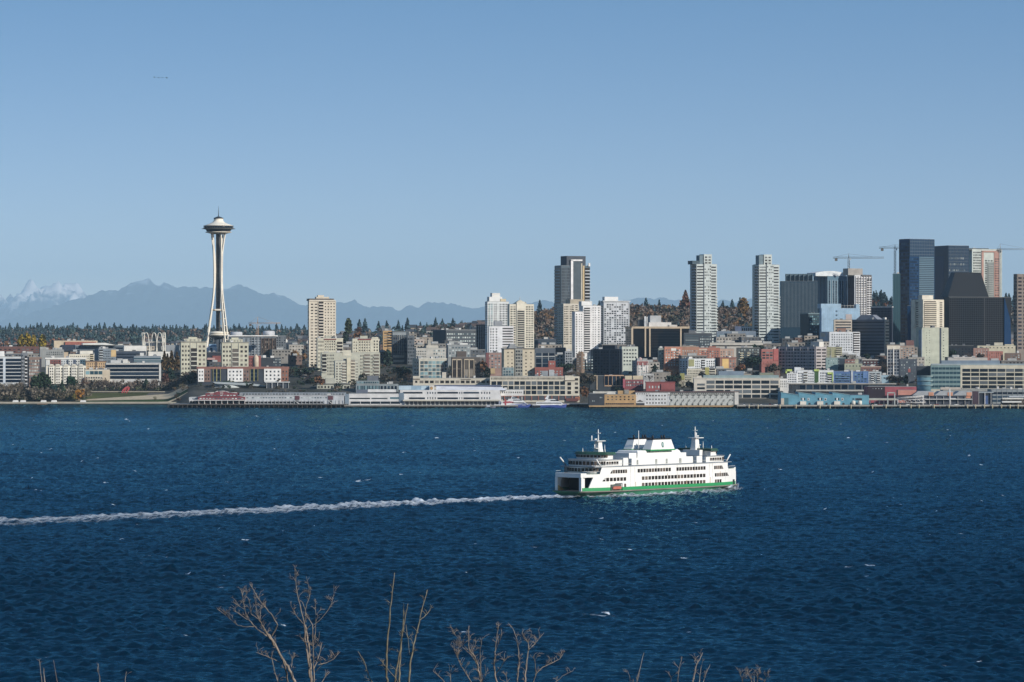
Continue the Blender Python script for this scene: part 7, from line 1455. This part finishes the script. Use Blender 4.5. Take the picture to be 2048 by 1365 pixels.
shrub('bare tree with a tight cluster of upright grey tan stems and one tall twig', 622, 50, [
    ([(622,1370),(619,1335),(613,1300),(610,1275),(611,1250)], 6, 4.5), ([(624,1370),(622,1330),(619,1300),(615,1275),(612,1255)], 6, 5), ([(612,1262),(607,1240),(601,1215),(596,1195),(592,1170),(590,1146)], 4, 1.8), ([(612,1245),(610,1225),(613,1210),(619,1195),(617,1170)], 3, 1.4), ([(619,1195),(621,1183)], 1.6, 1.2),
    ([(628,1370),(627,1320),(626,1285),(625,1250),(614,1232),(605,1205)], 3.4, 1.6), ([(607,1248),(595,1235),(587,1222),(582,1212)], 2.4, 1.2), ([(625,1252),(640,1240),(655,1222),(664,1205),(668,1188)], 2.6, 1.3), ([(629,1290),(631,1262),(632,1230),(630,1210)], 2.4, 1.2), ([(626,1340),(634,1325),(640,1305),(644,1285)], 3.6, 1.8), ([(636,1330),(655,1325),(668,1318),(680,1304)], 2.4, 1.3), ([(630,1345),(648,1325),(664,1315)], 2.2, 1.2), ([(640,1370),(650,1355),(660,1344)], 2, 1.3), ([(628,1300),(636,1285),(638,1276)], 2, 1.2)], TWIG, 5, .9, 'bare_tree')
shrub('clump of three tall straight olive brown poles rising from the bluff', 800, 46, [
    ([(774,1370),(773,1335),(774,1300),(777,1260),(780,1225),(784,1190),(789,1146)], 6, 2.4), ([(799,1370),(800,1325),(802,1290),(806,1255),(807,1220)], 5, 3), ([(789,1370),(795,1330),(801,1300),(806,1262),(812,1225),(816,1208)], 4.4, 2.2), ([(818,1370),(820,1330),(827,1290),(836,1255),(845,1215),(855,1180)], 5.4, 2), ([(841,1240),(852,1230),(861,1220)], 2.4, 1.8), ([(812,1250),(817,1285),(819,1310)], 1.6, 1.2), ([(748,1372),(737,1350),(729,1325),(716,1303)], 2.8, 1.6), ([(800,1372),(790,1355),(768,1330),(763,1318)], 2, 1.3)], TWIG2, 7, .5)
shrub('bushy bare shrub with many fine twigs at the lower centre', 955, 44, [
    ([(962,1370),(958,1345),(954,1325),(948,1312),(938,1298),(937,1280),(938,1252)], 5.5, 2), ([(946,1372),(934,1350),(922,1332),(914,1310),(912,1298)], 3, 1.4), ([(955,1330),(942,1310),(925,1295),(908,1288)], 2.6, 1.3), ([(962,1368),(961,1330),(960,1305),(963,1282)], 3, 1.4), ([(895,1372),(880,1355),(866,1342)], 2.4, 1.3), ([(902,1372),(901,1350),(899,1338)], 2.4, 1.3), ([(950,1318),(945,1300),(950,1292)], 2, 1.2), ([(925,1330),(916,1318),(907,1298)], 2, 1.2), ([(936,1300),(926,1290),(915,1276),(905,1264)], 2, 1.1), ([(960,1370),(972,1350),(970,1330)], 2, 1.2)], TWIG, 9, 1.2)
shrub('bare shrub with two slender forked stems right of the bushy one', 1010, 45, [
    ([(998,1372),(990,1350),(988,1330),(990,1310),(991,1300),(994,1270),(998,1248)], 4.8, 1.6), ([(991,1302),(998,1285),(1003,1268)], 2.4, 1.3), ([(990,1350),(1002,1335),(1011,1318)], 2.8, 1.4), ([(1035,1372),(1036,1345),(1038,1320),(1037,1300),(1034,1280),(1026,1258)], 4.2, 1.6), ([(1050,1372),(1051,1345),(1055,1315),(1057,1290),(1056,1283)], 4.6, 2), ([(1057,1300),(1068,1290),(1076,1280),(1088,1266)], 2, 1.1), ([(1055,1285),(1048,1275),(1044,1266)], 2, 1.1), ([(1066,1372),(1072,1345),(1070,1325),(1067,1312)], 2.8, 1.6), ([(1070,1350),(1085,1335),(1105,1326),(1120,1318),(1126,1308)], 2.4, 1.2), ([(1104,1372),(1125,1352),(1146,1342)], 2.2, 1.2), ([(1015,1372),(1012,1352),(1014,1345)], 2.2, 1.3)], TWIG, 11, 1.1)
shrub('few thin reddish stalks right of centre at the bottom edge', 1390, 42, [
    ([(1272,1372),(1278,1345),(1288,1306)], 2.6, 1.5), ([(1260,1372),(1259,1352)], 2, 1.4), ([(1355,1372),(1357,1345),(1364,1314)], 2.8, 1.5), ([(1340,1372),(1342,1355),(1354,1347)], 2, 1.2), ([(1384,1372),(1388,1352),(1393,1330),(1400,1318),(1405,1306)], 3.6, 1.8), ([(1393,1330),(1389,1322),(1391,1317)], 2.4, 1.6), ([(1398,1372),(1400,1350),(1403,1332)], 2.6, 1.6), ([(1404,1372),(1412,1348),(1420,1330)], 2, 1.2)], TWIG, 13, .6)
shrub('low twiggy tuft at the bottom edge right of the reddish stalks', 1505, 42, [
    ([(1487,1372),(1484,1358),(1480,1350)], 2.6, 1.4), ([(1503,1372),(1502,1355),(1494,1346)], 2.8, 1.4), ([(1514,1372),(1516,1352),(1522,1346)], 2.6, 1.4), ([(1526,1372),(1530,1358),(1536,1352)], 2.4, 1.3), ([(1508,1372),(1508,1350)], 2.4, 1.3)], TWIG, 15, 2.2)
shrub('two short pale stalks at the lower left corner', 95, 42, [([(90,1372),(88,1350),(87,1336)], 3.4, 2.2), ([(85,1372),(81,1340),(78,1318)], 1.8, 1.1), ([(116,1372),(111,1345),(107,1321)], 2.6, 1.4)], TWIG, 17, .2)
shrub('two pale broken stalks left of the leaning bare tree at the bottom edge', 210, 42, [([(200,1372),(199,1352),(195,1342),(197,1328)], 2.6, 1.6), ([(250,1372),(251,1355),(253,1344)], 2.2, 1.4)], TWIG, 19, .2)
# ------------------------------------------------------------------ haze
def haze():
    b = MB(); b.box(-34000, 34000, -700, 126000, -8, 2900)
    m = bpy.data.materials.new('haze_air'); m.use_nodes = True; t = m.node_tree; t.nodes.clear()
    o = t.nodes.new('ShaderNodeOutputMaterial'); v = t.nodes.new('ShaderNodeVolumePrincipled')
    v.inputs['Color'].default_value = (.52, .768, .97, 1); v.inputs['Density'].default_value = HAZE_D; v.inputs['Anisotropy'].default_value = -0.15
    t.links.new(v.outputs['Volume'], o.inputs['Volume'])
    tag(b.build('haze', m), kind='stuff')
HAZE_D = 1.5e-5
haze()
